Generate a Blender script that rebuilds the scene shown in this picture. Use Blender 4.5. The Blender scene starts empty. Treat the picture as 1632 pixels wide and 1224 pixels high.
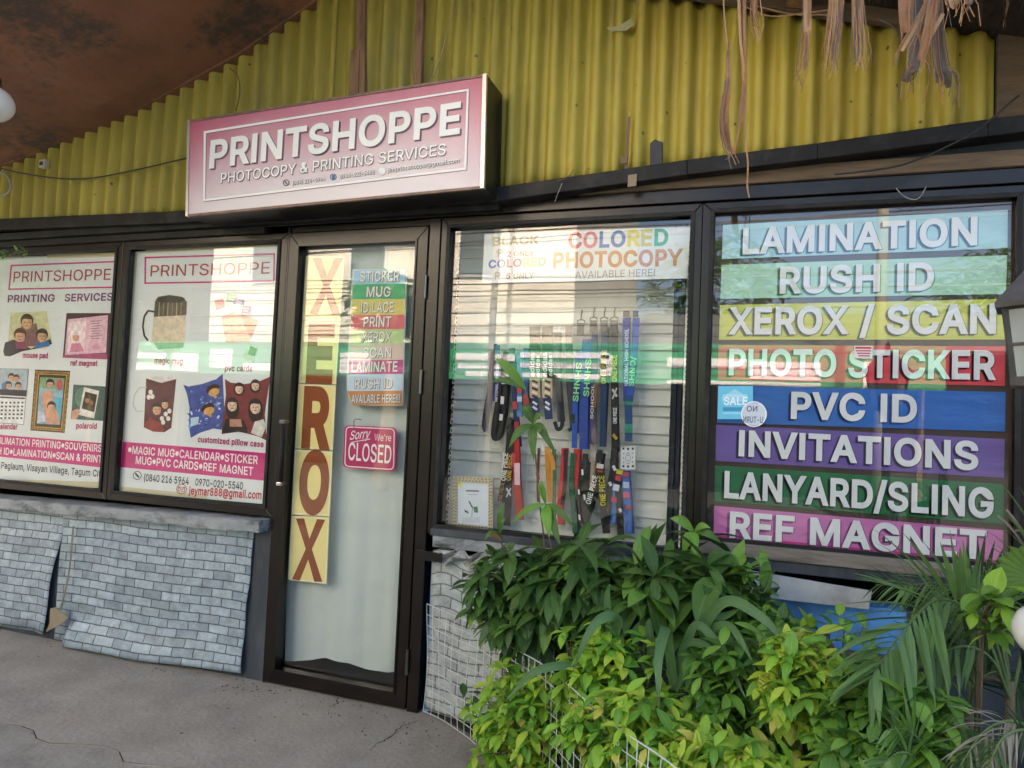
import bpy, bmesh, math, random
from mathutils import Vector, Matrix
random.seed(11)
sc = bpy.context.scene
R = math.radians

# ---------------------------------------------------------------- camera
FPX = 1119.0                                    # focal length in photo pixels (1632 wide)
YAW, PITCH, ROLL = R(-19.34), R(2.61), R(2.46)
CAM = Vector((1.0856, -2.944, 1.3506))
cF = Vector((math.sin(YAW)*math.cos(PITCH), math.cos(YAW)*math.cos(PITCH), math.sin(PITCH)))
r0 = Vector((math.cos(YAW), -math.sin(YAW), 0)); u0 = r0.cross(cF)
cR = r0*math.cos(ROLL) + u0*math.sin(ROLL)
cU = -r0*math.sin(ROLL) + u0*math.cos(ROLL)
cd = bpy.data.cameras.new('camera'); cam = bpy.data.objects.new('camera', cd)
sc.collection.objects.link(cam); sc.camera = cam
m = Matrix.Identity(4)
for i in range(3):
    m[i][0] = cR[i]; m[i][1] = cU[i]; m[i][2] = -cF[i]; m[i][3] = CAM[i]
cam.matrix_world = m
cd.sensor_width = 36; cd.lens = 36*FPX/1632; cd.clip_start = .05; cd.clip_end = 500

def ray(px, py): return cF + cR*((px-816)/FPX) + cU*((612-py)/FPX)
def U(px, py, y=0.0):
    """measure: where the line of sight through a photo pixel meets the plane y"""
    d = ray(px, py); return CAM + d*((y-CAM.y)/d.y)
def G(px, py, z=0.0):
    d = ray(px, py); return CAM + d*((z-CAM.z)/d.z)

# ---------------------------------------------------------------- light
SUN_EL, SUN_AZ = 40.0, 12.0                      # sun stands behind the shop, towards +y
w = bpy.data.worlds.new('World'); sc.world = w; w.use_nodes = True
nt = w.node_tree; bg = nt.nodes['Background']
sky = nt.nodes.new('ShaderNodeTexSky'); sky.sky_type = 'NISHITA'; sky.sun_disc = False
sky.sun_elevation = R(SUN_EL); sky.sun_rotation = R(SUN_AZ); sky.dust_density = 5.0; sky.air_density = .8; sky.ozone_density = .2
nt.links.new(sky.outputs[0], bg.inputs[0]); bg.inputs[1].default_value = 0.15
sl = bpy.data.lights.new('sun', 'SUN'); sl.energy = 5.0; sl.angle = R(0.5); sl.color = (1, .91, .77)
so = bpy.data.objects.new('sun', sl); sc.collection.objects.link(so)
sd = Vector((math.sin(R(SUN_AZ))*math.cos(R(SUN_EL)), math.cos(R(SUN_AZ))*math.cos(R(SUN_EL)), math.sin(R(SUN_EL))))
so.rotation_euler = sd.to_track_quat('Z', 'Y').to_euler(); so.location = (0, 8, 12)
sc.view_settings.view_transform = 'Standard'; sc.view_settings.look = 'None'
sc.view_settings.exposure = 2.3; sc.view_settings.gamma = 1
sc.cycles.max_bounces = 10; sc.cycles.transparent_max_bounces = 24
sc.cycles.use_denoising = True

# ---------------------------------------------------------------- materials
def lin(c):
    if isinstance(c, str):
        c = tuple(int(c[i:i+2], 16) for i in (0, 2, 4))
        c = tuple(v/255 for v in c)
        return tuple(v/12.92 if v <= .04045 else ((v+.055)/1.055)**2.4 for v in c)
    return c
MC = {}
def N(nt, t, **kw):
    n = nt.nodes.new(t)
    for k, v in kw.items():
        if k in n.inputs: n.inputs[k].default_value = v
        else: setattr(n, k, v)
    return n
def pm(name, col, rough=.6, var=.15, scale=6.0, bump=0.0, metal=0.0, spec=.5, dirt=None, dirt_amt=.5, dirt_scale=3.0,
       stretch=(1, 1, 1), bscale=None, coat=0.0):
    """painted / solid surface: base colour broken by two noises, optional dirt blotches and bump"""
    if name in MC: return MC[name]
    col = lin(col)
    mt = bpy.data.materials.new(name); mt.use_nodes = True; MC[name] = mt
    nt = mt.node_tree; p = nt.nodes['Principled BSDF']; L = nt.links.new
    tc = N(nt, 'ShaderNodeTexCoord'); mp = N(nt, 'ShaderNodeMapping'); mp.inputs['Scale'].default_value = stretch
    L(tc.outputs['Object'], mp.inputs[0])
    no = N(nt, 'ShaderNodeTexNoise', Scale=scale, Detail=6.0, Roughness=.6); L(mp.outputs[0], no.inputs['Vector'])
    rp = N(nt, 'ShaderNodeMapRange'); rp.inputs[1].default_value = .25; rp.inputs[2].default_value = .75
    rp.inputs[3].default_value = 1-var; rp.inputs[4].default_value = 1+var
    L(no.outputs['Fac'], rp.inputs[0])
    mx = N(nt, 'ShaderNodeVectorMath', operation='SCALE'); mx.inputs[0].default_value = col
    L(rp.outputs[0], mx.inputs['Scale'])
    out = mx.outputs[0]
    if dirt:
        dn = N(nt, 'ShaderNodeTexNoise', Scale=dirt_scale, Detail=9.0, Roughness=.68); L(mp.outputs[0], dn.inputs['Vector'])
        dr = N(nt, 'ShaderNodeMapRange'); dr.inputs[1].default_value = .5; dr.inputs[2].default_value = .68
        dr.inputs[3].default_value = 0; dr.inputs[4].default_value = dirt_amt; L(dn.outputs['Fac'], dr.inputs[0])
        mm = N(nt, 'ShaderNodeMix', data_type='RGBA'); L(dr.outputs[0], mm.inputs[0])
        L(out, mm.inputs[6]); mm.inputs[7].default_value = (*lin(dirt), 1); out = mm.outputs[2]
    L(out, p.inputs['Base Color'])
    p.inputs['Roughness'].default_value = rough; p.inputs['Metallic'].default_value = metal
    p.inputs['Specular IOR Level'].default_value = spec; p.inputs['Coat Weight'].default_value = coat
    if bump:
        bn = N(nt, 'ShaderNodeTexNoise', Scale=bscale or scale*4, Detail=5.0); L(mp.outputs[0], bn.inputs['Vector'])
        b = N(nt, 'ShaderNodeBump', Strength=bump, Distance=.01); L(bn.outputs['Fac'], b.inputs['Height'])
        L(b.outputs[0], p.inputs['Normal'])
    return mt
def ink(c):
    """printed ink on paper or vinyl"""
    return pm('ink_'+c, c, rough=.5, var=.045, scale=4, spec=.35, bump=.12, bscale=7)
def glass_mat(name, refl=.07, tint=(.985, .98, .97), rough=0.0):
    mt = bpy.data.materials.new(name); mt.use_nodes = True; nt = mt.node_tree; nt.nodes.clear(); L = nt.links.new
    o = N(nt, 'ShaderNodeOutputMaterial'); mx = N(nt, 'ShaderNodeMixShader'); tr = N(nt, 'ShaderNodeBsdfTransparent')
    gl = N(nt, 'ShaderNodeBsdfGlossy', Roughness=rough); lw = N(nt, 'ShaderNodeLayerWeight', Blend=.5)
    tr.inputs[0].default_value = (*tint, 1)
    pw = N(nt, 'ShaderNodeMath', operation='POWER'); pw.inputs[1].default_value = 5; L(lw.outputs['Facing'], pw.inputs[0])
    ma = N(nt, 'ShaderNodeMath', operation='MULTIPLY_ADD'); ma.inputs[1].default_value = 1-refl; ma.inputs[2].default_value = refl
    L(pw.outputs[0], ma.inputs[0])
    tc = N(nt, 'ShaderNodeTexCoord'); n1 = N(nt, 'ShaderNodeTexNoise', Scale=1.1, Detail=2.0); L(tc.outputs['Object'], n1.inputs['Vector'])
    b = N(nt, 'ShaderNodeBump', Strength=.05, Distance=.02); L(n1.outputs['Fac'], b.inputs['Height'])
    L(b.outputs[0], gl.inputs['Normal'])
    L(ma.outputs[0], mx.inputs[0]); L(tr.outputs[0], mx.inputs[1]); L(gl.outputs[0], mx.inputs[2]); L(mx.outputs[0], o.inputs[0])
    return mt

# ---------------------------------------------------------------- mesh collecting
class MB:
    def __init__(s): s.v = []; s.f = []; s.mi = []; s.mats = []; s.uv = []; s.has_uv = False
    def _m(s, m):
        if m not in s.mats: s.mats.append(m)
        return s.mats.index(m)
    def face(s, pts, m, uv=None):
        b = len(s.v); s.v += [tuple(p) for p in pts]; s.f.append(tuple(range(b, b+len(pts)))); s.mi.append(s._m(m))
        s.uv.append(uv)
        if uv: s.has_uv = True
    def mesh(s, vs, fs, m, uvs=None):
        b = len(s.v); s.v += [tuple(p) for p in vs]; k = s._m(m)
        for i, f in enumerate(fs):
            s.f.append(tuple(b+j for j in f)); s.mi.append(k)
            if uvs: s.uv.append([uvs[j] for j in f]); s.has_uv = True
            else: s.uv.append(None)
    def hexa(s, a, b, m):
        """a, b: two quads (4 points each) joined"""
        s.mesh(list(a)+list(b), [(3, 2, 1, 0), (4, 5, 6, 7), (0, 1, 5, 4), (1, 2, 6, 5), (2, 3, 7, 6), (3, 0, 4, 7)], m)
    def box(s, x0, x1, y0, y1, z0, z1, m):
        s.hexa([(x0, y0, z0), (x1, y0, z0), (x1, y0, z1), (x0, y0, z1)], [(x0, y1, z0), (x1, y1, z0), (x1, y1, z1), (x0, y1, z1)], m)
    def prism(s, pts, dy, m):
        """polygon (3-D points, in a plane y=const) pushed back by dy"""
        n = len(pts); a = [Vector(p) for p in pts]; b = [p+Vector((0, dy, 0)) for p in a]
        s.mesh(a+b, [tuple(range(n-1, -1, -1)), tuple(range(n, 2*n))]+[(i, (i+1) % n, n+(i+1) % n, n+i) for i in range(n)], m)
    def tube(s, pts, r, m, n=6, r2=None):
        pts = [Vector(p) for p in pts]; K = len(pts); vs = []; fs = []
        ref = None
        for i, p in enumerate(pts):
            t = (pts[min(i+1, K-1)]-pts[max(i-1, 0)]).normalized()
            if ref is None: ref = t.orthogonal().normalized()
            ref = (ref-t*ref.dot(t)); ref = ref.normalized() if ref.length > 1e-6 else t.orthogonal().normalized()
            bi = t.cross(ref); rr = r if r2 is None else r+(r2-r)*i/max(1, K-1)
            vs += [p+(ref*math.cos(2*math.pi*j/n)+bi*math.sin(2*math.pi*j/n))*rr for j in range(n)]
        for i in range(K-1):
            for j in range(n): fs.append((i*n+j, i*n+(j+1) % n, (i+1)*n+(j+1) % n, (i+1)*n+j))
        fs.append(tuple(range(n-1, -1, -1))); fs.append(tuple((K-1)*n+j for j in range(n)))
        s.mesh(vs, fs, m)
    def lathe(s, c, prof, m, n=20):
        vs = []; fs = []
        for r, z in prof: vs += [(c[0]+r*math.cos(2*math.pi*j/n), c[1]+r*math.sin(2*math.pi*j/n), c[2]+z) for j in range(n)]
        for i in range(len(prof)-1):
            for j in range(n): fs.append((i*n+j, i*n+(j+1) % n, (i+1)*n+(j+1) % n, (i+1)*n+j))
        fs.append(tuple(range(n-1, -1, -1))); fs.append(tuple((len(prof)-1)*n+j for j in range(n)))
        s.mesh(vs, fs, m)
    def ribbon(s, pts, wid, m, nrm=Vector((0, -1, 0)), th=.0012, twist=None):
        pts = [Vector(p) for p in pts]; K = len(pts); A = []; B = []
        for i, p in enumerate(pts):
            t = (pts[min(i+1, K-1)]-pts[max(i-1, 0)]).normalized()
            sd = t.cross(nrm).normalized(); ww = wid[i] if isinstance(wid, (list, tuple)) else wid
            if twist: sd = Matrix.Rotation(twist[i] if isinstance(twist, (list, tuple)) else twist, 3, t) @ sd
            nn = sd.cross(t).normalized()*th/2
            A.append((p-sd*ww/2, p+sd*ww/2, nn))
        vs = []; fs = []
        for a, b, nn in A: vs += [a-nn, b-nn, b+nn, a+nn]
        for i in range(K-1):
            for j in range(4): fs.append((i*4+j, i*4+(j+1) % 4, i*4+4+(j+1) % 4, i*4+4+j))
        fs += [(3, 2, 1, 0), tuple((K-1)*4+j for j in range(4))]
        s.mesh(vs, fs, m)
    def build(s, name, parent=None, smooth=False, bevel=0, sub=0):
        me = bpy.data.meshes.new(name); me.from_pydata(s.v, [], s.f)
        for m in s.mats: me.materials.append(m)
        me.polygons.foreach_set('material_index', s.mi)
        if smooth: me.polygons.foreach_set('use_smooth', [True]*len(s.f))
        if s.has_uv:
            ul = me.uv_layers.new(name='UVMap')
            for p, uv in zip(me.polygons, s.uv):
                if uv:
                    for k, li in enumerate(p.loop_indices): ul.data[li].uv = uv[k]
        me.update()
        o = bpy.data.objects.new(name, me); sc.collection.objects.link(o)
        if parent:
            o.parent = parent; o.matrix_parent_inverse = Matrix.Translation(parent_loc(parent)).inverted()
        if bevel:
            b = o.modifiers.new('bevel', 'BEVEL'); b.width = bevel; b.segments = 2; b.limit_method = 'ANGLE'
        return o
def parent_loc(p):
    l = Vector(p.location)
    while p.parent: p = p.parent; l = l+Vector(p.location)*0
    return l
def tag(o, label=None, cat=None, group=None, kind=None):
    if label: o['label'] = label
    if cat: o['category'] = cat
    if group: o['group'] = group
    if kind: o['kind'] = kind
    return o
def empty(name, loc, label, cat, group=None):
    o = bpy.data.objects.new(name, None); sc.collection.objects.link(o); o.location = loc; o.empty_display_size = .1
    return tag(o, label, cat, group)
def struct(o): o['kind'] = 'structure'; return o

# ---------------------------------------------------------------- lettering
# letter outlines (thousandths of an em): letter|advance|outline;hole
OUTLINES = """
!|196|67 160,63 509,132 509,128 160;98 -4,86 -3,75 1,66 9,58 18,54 29,52 41,54 53,58 64,66 73,75 80,86 85,98 86,110 85,121 80,130 73,138 64,142 53,143 41,142 29,138 18,130 9,121 1,110 -3
&|448|197 -7,165 -5,136 1,110 12,88 26,69 42,54 62,43 84,36 108,34 133,36 154,40 173,47 189,58 205,70 220,85 235,262 405,260 420,255 434,245 445,233 454,219 459,201 461,438 0,364 0,171 231,108 310,96 327,87 344,81 361,77 379,75 398,77 420,82 440,91 458,102 474,117 488,134 499,154 507,176 512,200 513,224 512,246 507,266 499,283 488,297 475,308 459,317 442,322 424,324 404,256 293,154 217,135 202,121 188,110 174,103 161,98 146,97 131,98 115,102 101,109 87,118 76,130 66,143 57,158 51,175 48,193 46,213 48,232 52,251 59,269 69,286 81,301 95,315 112,327 131,336 151,343 174,348 198,349 224,408 224,406 194,403 167,397 144,389 124,380 107,333 47,315 30,294 17,271 7,246 -1,221 -5
'|206|78 318,70 509,136 509,128 318
(|273|89 207,90 244,94 283,101 324,109 364,119 403,132 441,145 477,160 510,177 539,236 539,219 503,204 466,191 428,179 390,169 351,161 313,156 276,152 241,151 207,152 176,155 145,160 115,167 83,177 50,188 16,202 -19,218 -57,236 -96,177 -96,150 -46,128 4,111 55,99 106,92 156
)|273|37 -96,56 -56,72 -18,86 18,97 52,106 85,113 116,118 147,121 177,122 207,121 241,117 276,112 313,104 351,94 390,82 428,69 466,54 503,37 539,97 539,113 510,128 477,142 441,154 403,164 364,173 323,179 283,183 244,184 207,182 156,174 104,161 53,144 3,123 -47,97 -96
,|188|38 -119,68 71,137 71,84 -119
-|453|337 244,337 188,114 188,114 244
.|188|95 -4,83 -3,73 1,63 9,55 18,51 29,50 41,51 53,55 64,63 73,73 81,83 85,95 87,107 85,118 81,128 73,135 64,140 53,141 41,140 29,135 18,128 9,118 1,107 -3
/|249|235 533,71 -76,14 -76,178 533
1|453|76 0,76 55,391 55,391 0;276 509,276 0,212 0,212 448,209 448,86 358,86 427,198 509
2|453|64 0,64 47,311 327,316 341,319 356,320 371,319 389,315 405,308 419,298 431,287 441,273 449,258 455,241 458,224 460,205 458,188 454,172 447,159 438,148 427,139 413,132 398,128 381,127 362,66 362,68 391,75 418,86 442,102 464,121 482,143 496,168 507,196 513,225 516,254 513,281 507,306 497,328 482,346 465,361 445,372 423,379 398,381 372,380 354,377 336,371 318,363 299,351 280,336 259,317 235,294 209,267 180,153 60,153 57,389 57,389 0
4|453|40 105,40 158,247 509,311 509,109 166,109 163,413 163,413 105;282 0,282 318,343 318,343 0
5|453|221 -7,192 -5,165 1,140 11,118 25,99 41,83 60,71 82,63 105,60 130,122 130,125 115,130 102,138 89,148 78,160 68,173 60,188 54,204 51,221 50,241 51,259 56,276 64,291 75,304 89,314 104,322 122,326 141,328 162,326 183,321 203,314 221,303 237,290 251,275 262,257 270,238 275,218 277,201 276,184 273,167 268,152 262,139 255,128 246,67 253,96 509,366 509,366 452,151 452,134 301,148 311,162 318,178 325,194 330,212 333,229 334,252 332,274 328,294 321,313 311,330 299,345 285,358 269,370 251,379 231,386 210,390 187,391 163,388 132,381 102,369 76,352 52,332 32,309 15,282 3,253 -4
6|453|226 -7,196 -4,168 3,142 15,119 31,100 51,84 74,73 101,66 130,64 162,65 187,71 212,80 239,93 268,112 302,137 340,252 509,322 509,151 261,145 261,235 314,265 312,291 305,316 295,337 280,355 262,370 240,380 215,387 187,389 157,387 127,379 98,368 73,352 50,333 30,310 14,284 3,257 -4;226 48,245 50,263 55,279 63,293 73,304 86,314 101,322 119,326 137,327 157,326 178,322 196,314 213,304 228,293 241,279 251,263 259,245 264,226 265,207 264,190 259,174 252,160 241,148 229,138 214,131 197,126 179,125 158,126 138,131 119,138 102,148 86,160 73,174 63,190 55,207 50
7|453|97 0,323 448,323 452,62 452,62 509,391 509,391 449,165 0
8|453|226 -7,193 -5,163 1,136 11,111 25,91 42,74 62,62 84,54 109,52 135,53 156,58 176,65 195,75 212,87 228,101 241,117 252,134 260,153 265,153 267,129 276,109 289,93 308,80 330,73 354,70 380,73 405,79 429,90 450,106 469,124 485,146 498,170 508,197 514,226 516,255 514,282 508,306 498,328 485,346 469,361 450,373 429,379 405,382 380,379 354,372 330,359 308,343 289,323 276,300 267,300 265,319 260,335 252,351 241,365 228,377 212,387 195,395 176,399 156,401 135,398 109,391 84,378 62,362 42,341 25,317 11,289 1,259 -5;226 49,248 50,267 54,285 60,300 69,313 79,323 91,331 106,335 121,337 139,335 157,330 173,322 189,312 202,298 213,283 223,265 230,247 234,226 235,206 234,187 230,169 223,154 213,140 202,130 189,122 173,117 157,115 139,117 121,121 106,129 91,139 79,152 69,167 60,185 54,205 50;226 290,244 291,260 294,274 300,287 308,298 318,307 330,314 344,318 359,319 376,318 392,314 407,308 420,299 432,288 442,275 449,260 455,244 459,226 460,208 459,192 455,177 449,164 442,153 432,145 420,138 407,134 392,133 376,134 359,138 344,145 330,154 318,165 308,178 300,193 294,209 291
9|453|226 516,256 513,285 506,310 494,333 478,352 458,368 434,380 408,387 378,389 347,387 322,382 296,373 270,359 240,340 207,315 168,200 0,130 0,301 248,307 248,218 195,188 197,161 203,137 214,116 229,98 247,83 269,72 294,66 321,64 352,66 382,73 411,85 436,101 459,120 479,143 494,168 506,196 513;226 460,207 459,190 454,174 446,160 435,148 423,138 407,131 390,127 372,125 352,127 331,131 313,138 295,148 280,160 268,174 257,190 250,207 245,226 243,245 245,263 249,279 257,293 267,305 280,314 295,322 312,326 330,327 350,326 371,322 390,314 407,305 422,293 435,279 446,263 454,245 459
@|676|355 -135,307 -133,262 -126,221 -114,184 -98,151 -77,122 -53,98 -24,77 9,61 46,50 87,43 131,40 179,43 226,50 269,61 309,78 346,98 379,123 408,151 433,184 454,220 470,260 482,303 489,349 492,394 489,435 482,472 469,506 452,536 432,562 407,584 380,603 351,617 319,627 285,633 251,635 215,631 142,627 118,622 96,615 76,605 57,593 42,579 28,561 18,541 13,517 11,441 36,432 45,426 56,420 68,413 54,402 41,388 30,371 20,351 15,326 13,298 15,273 23,251 35,232 52,216 73,204 96,195 123,190 152,188 182,190 212,197 239,207 265,220 287,237 306,257 322,279 334,304 341,330 343,351 342,369 338,385 331,419 306,419 335,474 335,474 110,475 97,479 85,485 74,493 66,505 61,518 59,533 61,546 66,557 76,565 89,571 106,576 127,579 152,580 182,581 215,579 245,575 273,567 301,555 327,541 351,523 373,502 393,477 410,450 424,419 434,385 440,347 442,309 440,274 434,242 424,213 410,187 393,164 372,144 347,128 320,115 289,105 255,100 218,98 178,100 138,105 100,115 66,128 35,144 8,165 -17,188 -37,215 -54,246 -68,280 -78,317 -83,357 -85,489 -59,504 -107;329 65,350 66,368 71,382 78,395 89,405 102,412 118,417 138,421 160,422 185,421 210,417 231,411 249,403 263,393 274,381 282,366 287,350 290,331 292,313 290,297 285,283 277,271 267,260 254,252 239,246 222,243 204,242 185,243 164,246 144,251 125,258 108,267 94,279 81,293 72,310 67
A|480|16 0,201 509,276 509,463 0,395 0,287 302,232 478,245 478,191 302,85 0;110 142,110 199,370 199,370 142
B|456|60 0,60 509,241 509,274 507,304 501,329 491,350 477,367 461,381 442,390 421,396 398,398 374,397 353,393 336,387 320,378 307,368 295,356 286,315 267,315 262,331 260,347 254,363 245,378 234,391 220,402 203,411 184,416 161,418 136,416 111,410 88,400 67,386 48,368 31,344 18,317 8,284 2,247 0;125 57,245 57,281 60,309 67,330 80,344 96,353 115,355 137,354 153,350 169,342 184,333 197,320 209,306 218,289 225,269 229,248 231,125 231;125 285,238 285,256 287,273 290,288 296,302 304,314 314,323 326,330 340,335 355,336 372,333 393,326 412,313 429,294 442,270 449,240 452,125 452
C|510|267 -7,225 -3,186 7,150 25,119 49,92 79,70 115,53 157,44 203,40 254,44 305,53 352,70 393,92 429,119 459,150 484,186 501,225 512,267 516,293 514,317 511,340 504,362 496,383 485,402 471,419 456,435 438,448 418,459 397,467 373,473 348,408 348,404 365,397 380,389 395,267 456,237 453,209 445,184 432,161 414,141 391,125 364,113 332,106 295,103 254,106 213,113 177,125 145,141 117,161 94,184 76,210 63,237 56,267 53,389 114,397 128,404 144,408 160,473 160,467 135,459 112,448 91,435 71,420 53,402 38,383 24,363 13,341 5,317 -2,293 -6
D|502|219 0,96 0,96 57,215 57,254 60,288 68,318 81,343 99,363 122,379 149,390 181,397 216,399 255,397 294,390 329,379 361,364 388,344 410,320 428,291 441,258 449,221 452,93 452,93 509,225 509,273 505,315 495,353 478,385 455,412 426,433 391,449 351,458 306,462 255,458 205,449 159,433 119,411 83,384 54,351 31,312 14,268 3;125 509,125 0,60 0,60 509
E|419|60 0,60 509,372 509,372 452,125 452,125 286,355 286,355 229,125 229,125 57,375 57,375 0
F|410|60 0,60 509,369 509,369 452,125 452,125 278,346 278,346 221,125 221,125 0
G|520|269 -7,225 -3,185 7,149 25,118 49,91 79,69 116,53 157,43 203,40 254,43 305,53 352,69 393,91 429,117 459,149 484,184 501,223 512,265 516,291 514,316 510,340 504,363 494,384 483,403 469,421 453,436 436,449 416,460 395,468 373,474 349,408 349,265 456,236 453,209 445,183 432,160 414,141 392,125 364,113 332,106 295,103 254,106 213,113 177,125 145,141 117,161 95,184 76,210 63,238 56,269 53,296 55,322 61,345 71,365 85,382 102,396 123,407 147,413 173,415 202,434 199,283 199,283 256,478 256,478 200,475 160,466 124,451 91,431 62,406 38,377 19,344 5,308 -4
H|517|60 0,60 509,125 509,125 289,392 289,392 509,457 509,457 0,392 0,392 232,125 232,125 0
J|396|185 -7,143 -2,106 11,75 33,52 63,38 100,33 145,33 173,98 173,98 145,100 117,108 93,122 74,139 61,160 53,185 50,209 53,230 61,248 74,261 93,269 117,272 145,272 509,336 509,336 145,332 100,318 63,294 33,263 11,227 -2
K|467|104 145,104 216,364 509,448 509,231 276,228 276;60 0,60 509,125 509,125 334,124 225,125 193,125 0;372 0,188 259,228 309,449 0
L|393|60 0,60 509,125 509,125 57,361 57,361 0
M|628|60 0,60 509,152 509,322 49,307 49,352 187,476 509,568 509,568 0,504 0,507 457,513 457,342 0,286 0,112 457,119 457,122 0
N|523|60 0,60 509,136 509,343 183,414 55,405 54,399 509,463 509,463 0,387 0,202 290,108 452,119 454,125 0
O|533|267 -7,225 -3,186 7,150 25,119 49,92 79,70 115,53 157,44 203,40 254,44 305,53 352,70 393,92 429,119 459,150 484,186 501,225 512,267 516,309 512,348 501,384 484,415 459,442 429,464 393,480 352,490 305,493 254,490 203,480 157,464 115,442 79,415 49,384 25,348 7,309 -3;267 53,296 55,324 63,349 76,372 94,392 116,408 144,420 176,428 213,430 254,428 295,420 332,408 365,392 392,372 415,349 433,324 446,296 453,267 456,237 453,210 445,184 433,161 415,142 392,125 364,113 332,106 295,103 254,106 213,113 176,125 144,142 117,161 94,184 76,210 63,237 55
P|445|60 0,60 509,235 509,272 506,305 499,332 487,356 471,375 452,390 430,400 404,407 377,409 348,407 318,400 291,390 265,375 243,356 223,332 207,305 195,272 188,235 186,109 186,109 242,233 242,257 244,279 248,297 256,312 266,324 279,333 294,339 310,343 328,344 348,343 367,339 385,333 402,324 416,312 428,297 439,279 446,257 451,232 452,125 452,125 0
Q|533|245 159,313 159,369 85,384 65,468 -48,401 -48;267 -7,225 -3,186 7,150 25,119 49,92 79,70 115,53 157,44 203,40 254,44 305,53 352,70 393,92 429,119 459,150 484,186 501,225 512,267 516,309 512,348 501,384 484,415 459,442 429,464 393,480 352,490 305,493 254,490 203,480 157,464 115,442 79,415 49,384 25,348 7,309 -3;267 53,296 55,324 63,349 76,372 94,392 116,408 144,420 176,428 213,430 254,428 295,420 332,408 365,392 392,372 415,349 433,324 446,296 453,267 456,237 453,210 445,184 433,161 415,142 392,125 364,113 332,106 295,103 254,106 213,113 176,125 144,142 117,161 94,184 76,210 63,237 55
R|449|60 0,60 509,236 509,273 506,305 500,333 489,356 473,376 455,390 433,401 408,407 381,409 352,407 323,401 296,390 271,376 250,356 232,333 217,305 206,273 200,236 198,96 198,96 255,234 255,258 256,280 260,298 267,313 276,325 287,334 300,340 316,344 333,345 352,344 371,340 389,334 405,325 419,313 430,298 440,279 446,258 451,233 452,125 452,125 0;353 0,230 229,303 229,428 0
S|447|224 -9,188 -7,156 -1,128 9,102 23,81 40,64 60,51 83,42 109,38 137,104 137,108 118,114 102,123 88,136 76,150 66,166 59,185 53,204 50,224 49,246 50,267 54,286 60,303 69,317 79,329 92,338 106,344 122,346 139,344 154,340 168,332 179,322 189,310 197,184 239,145 253,112 269,86 289,67 313,56 341,52 372,54 400,62 425,75 448,92 468,113 484,138 498,165 508,195 514,227 516,259 514,289 508,316 498,340 484,360 468,377 449,390 427,398 403,401 378,337 378,332 402,320 421,302 437,280 449,254 456,225 459,204 457,185 454,167 448,152 440,139 430,129 418,121 405,117 391,115 376,117 359,122 345,131 334,142 324,155 315,359 238,372 226,384 213,395 198,402 180,407 161,408 139,406 112,399 87,386 64,370 43,349 25,323 11,294 0,261 -7
T|449|32 452,32 509,417 509,417 452,257 452,257 0,193 0,193 452
U|517|259 -8,220 -6,186 2,154 15,126 33,103 55,85 80,71 108,63 140,60 173,60 509,124 509,124 178,126 155,132 133,141 113,153 95,169 80,187 68,208 59,232 53,259 52,285 53,309 59,331 68,349 80,364 95,377 113,385 133,391 155,393 178,393 509,457 509,457 173,454 140,446 108,433 80,414 55,391 33,363 15,332 2,297 -6
V|480|204 0,16 509,84 509,192 206,248 31,235 31,290 206,395 509,463 509,278 0
W|686|155 0,16 509,82 509,197 40,189 40,224 196,306 509,380 509,497 40,488 40,523 196,603 509,670 509,530 0,455 0,368 323,336 475,350 475,318 323,230 0
X|474|18 0,217 284,217 236,29 509,104 509,243 292,232 292,374 509,446 509,259 239,259 287,456 0,382 0,230 231,244 231,91 0
Y|472|203 0,203 208,16 509,91 509,192 344,250 230,224 230,280 344,381 509,455 509,268 208,268 0
Z|438|42 0,42 46,273 385,341 476,348 454,40 452,40 509,397 509,397 462,169 129,97 33,90 54,399 57,399 0
a|389|160 -9,137 -7,115 -3,94 5,76 15,60 29,48 45,38 63,32 84,30 108,32 128,36 146,43 161,53 174,64 184,78 193,275 272,272 285,267 297,260 307,251 315,240 322,227 327,212 330,196 331,178 330,163 327,100 274,41 291,51 313,64 331,79 346,95 358,114 368,133 375,153 380,173 383,255 375,271 369,286 360,300 350,312 336,322 320,330 301,335 278,337 251,337 0,277 0,277 52,272 52,215 1,199 -4,181 -7;170 45,192 47,211 51,228 59,242 68,254 80,263 93,270 108,274 122,276 138,276 190,103 139,97 130,93 118,92 105
c|396|207 -8,174 -5,144 3,117 16,93 35,72 58,56 85,44 116,37 150,34 187,37 225,44 260,56 291,72 318,93 341,117 360,144 374,174 382,207 384,226 384,243 381,318 346,330 335,340 322,349 308,356 293,362 277,303 262,207 330,184 328,163 321,145 310,130 296,118 278,108 258,102 236,98 212,96 187,98 163,102 139,108 117,118 97,130 80,145 66,163 55,184 49,207 46,304 117,363 102,357 86,350 70,341 56,331 43,319 32,306 21,292 12,277 5,261 -1,244 -5,226 -7
d|424|195 -8,165 -6,137 3,111 16,89 34,70 57,55 84,43 116,36 151,34 189,36 227,43 261,55 293,70 320,89 342,112 361,137 374,165 382,196 384,218 383,237 379,253 373,306 319,311 319,311 509,372 509,372 0,313 0,313 59,307 59,252 4,236 -3,217 -7;205 47,226 49,246 55,263 65,278 78,290 95,299 115,306 138,310 162,312 189,310 216,306 241,300 263,290 282,278 299,263 312,246 322,227 328,205 330,182 328,162 322,145 311,130 298,118 281,108 261,102 239,98 215,96 189,98 163,102 139,109 117,118 97,130 80,145 66,162 55,182 49
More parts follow.
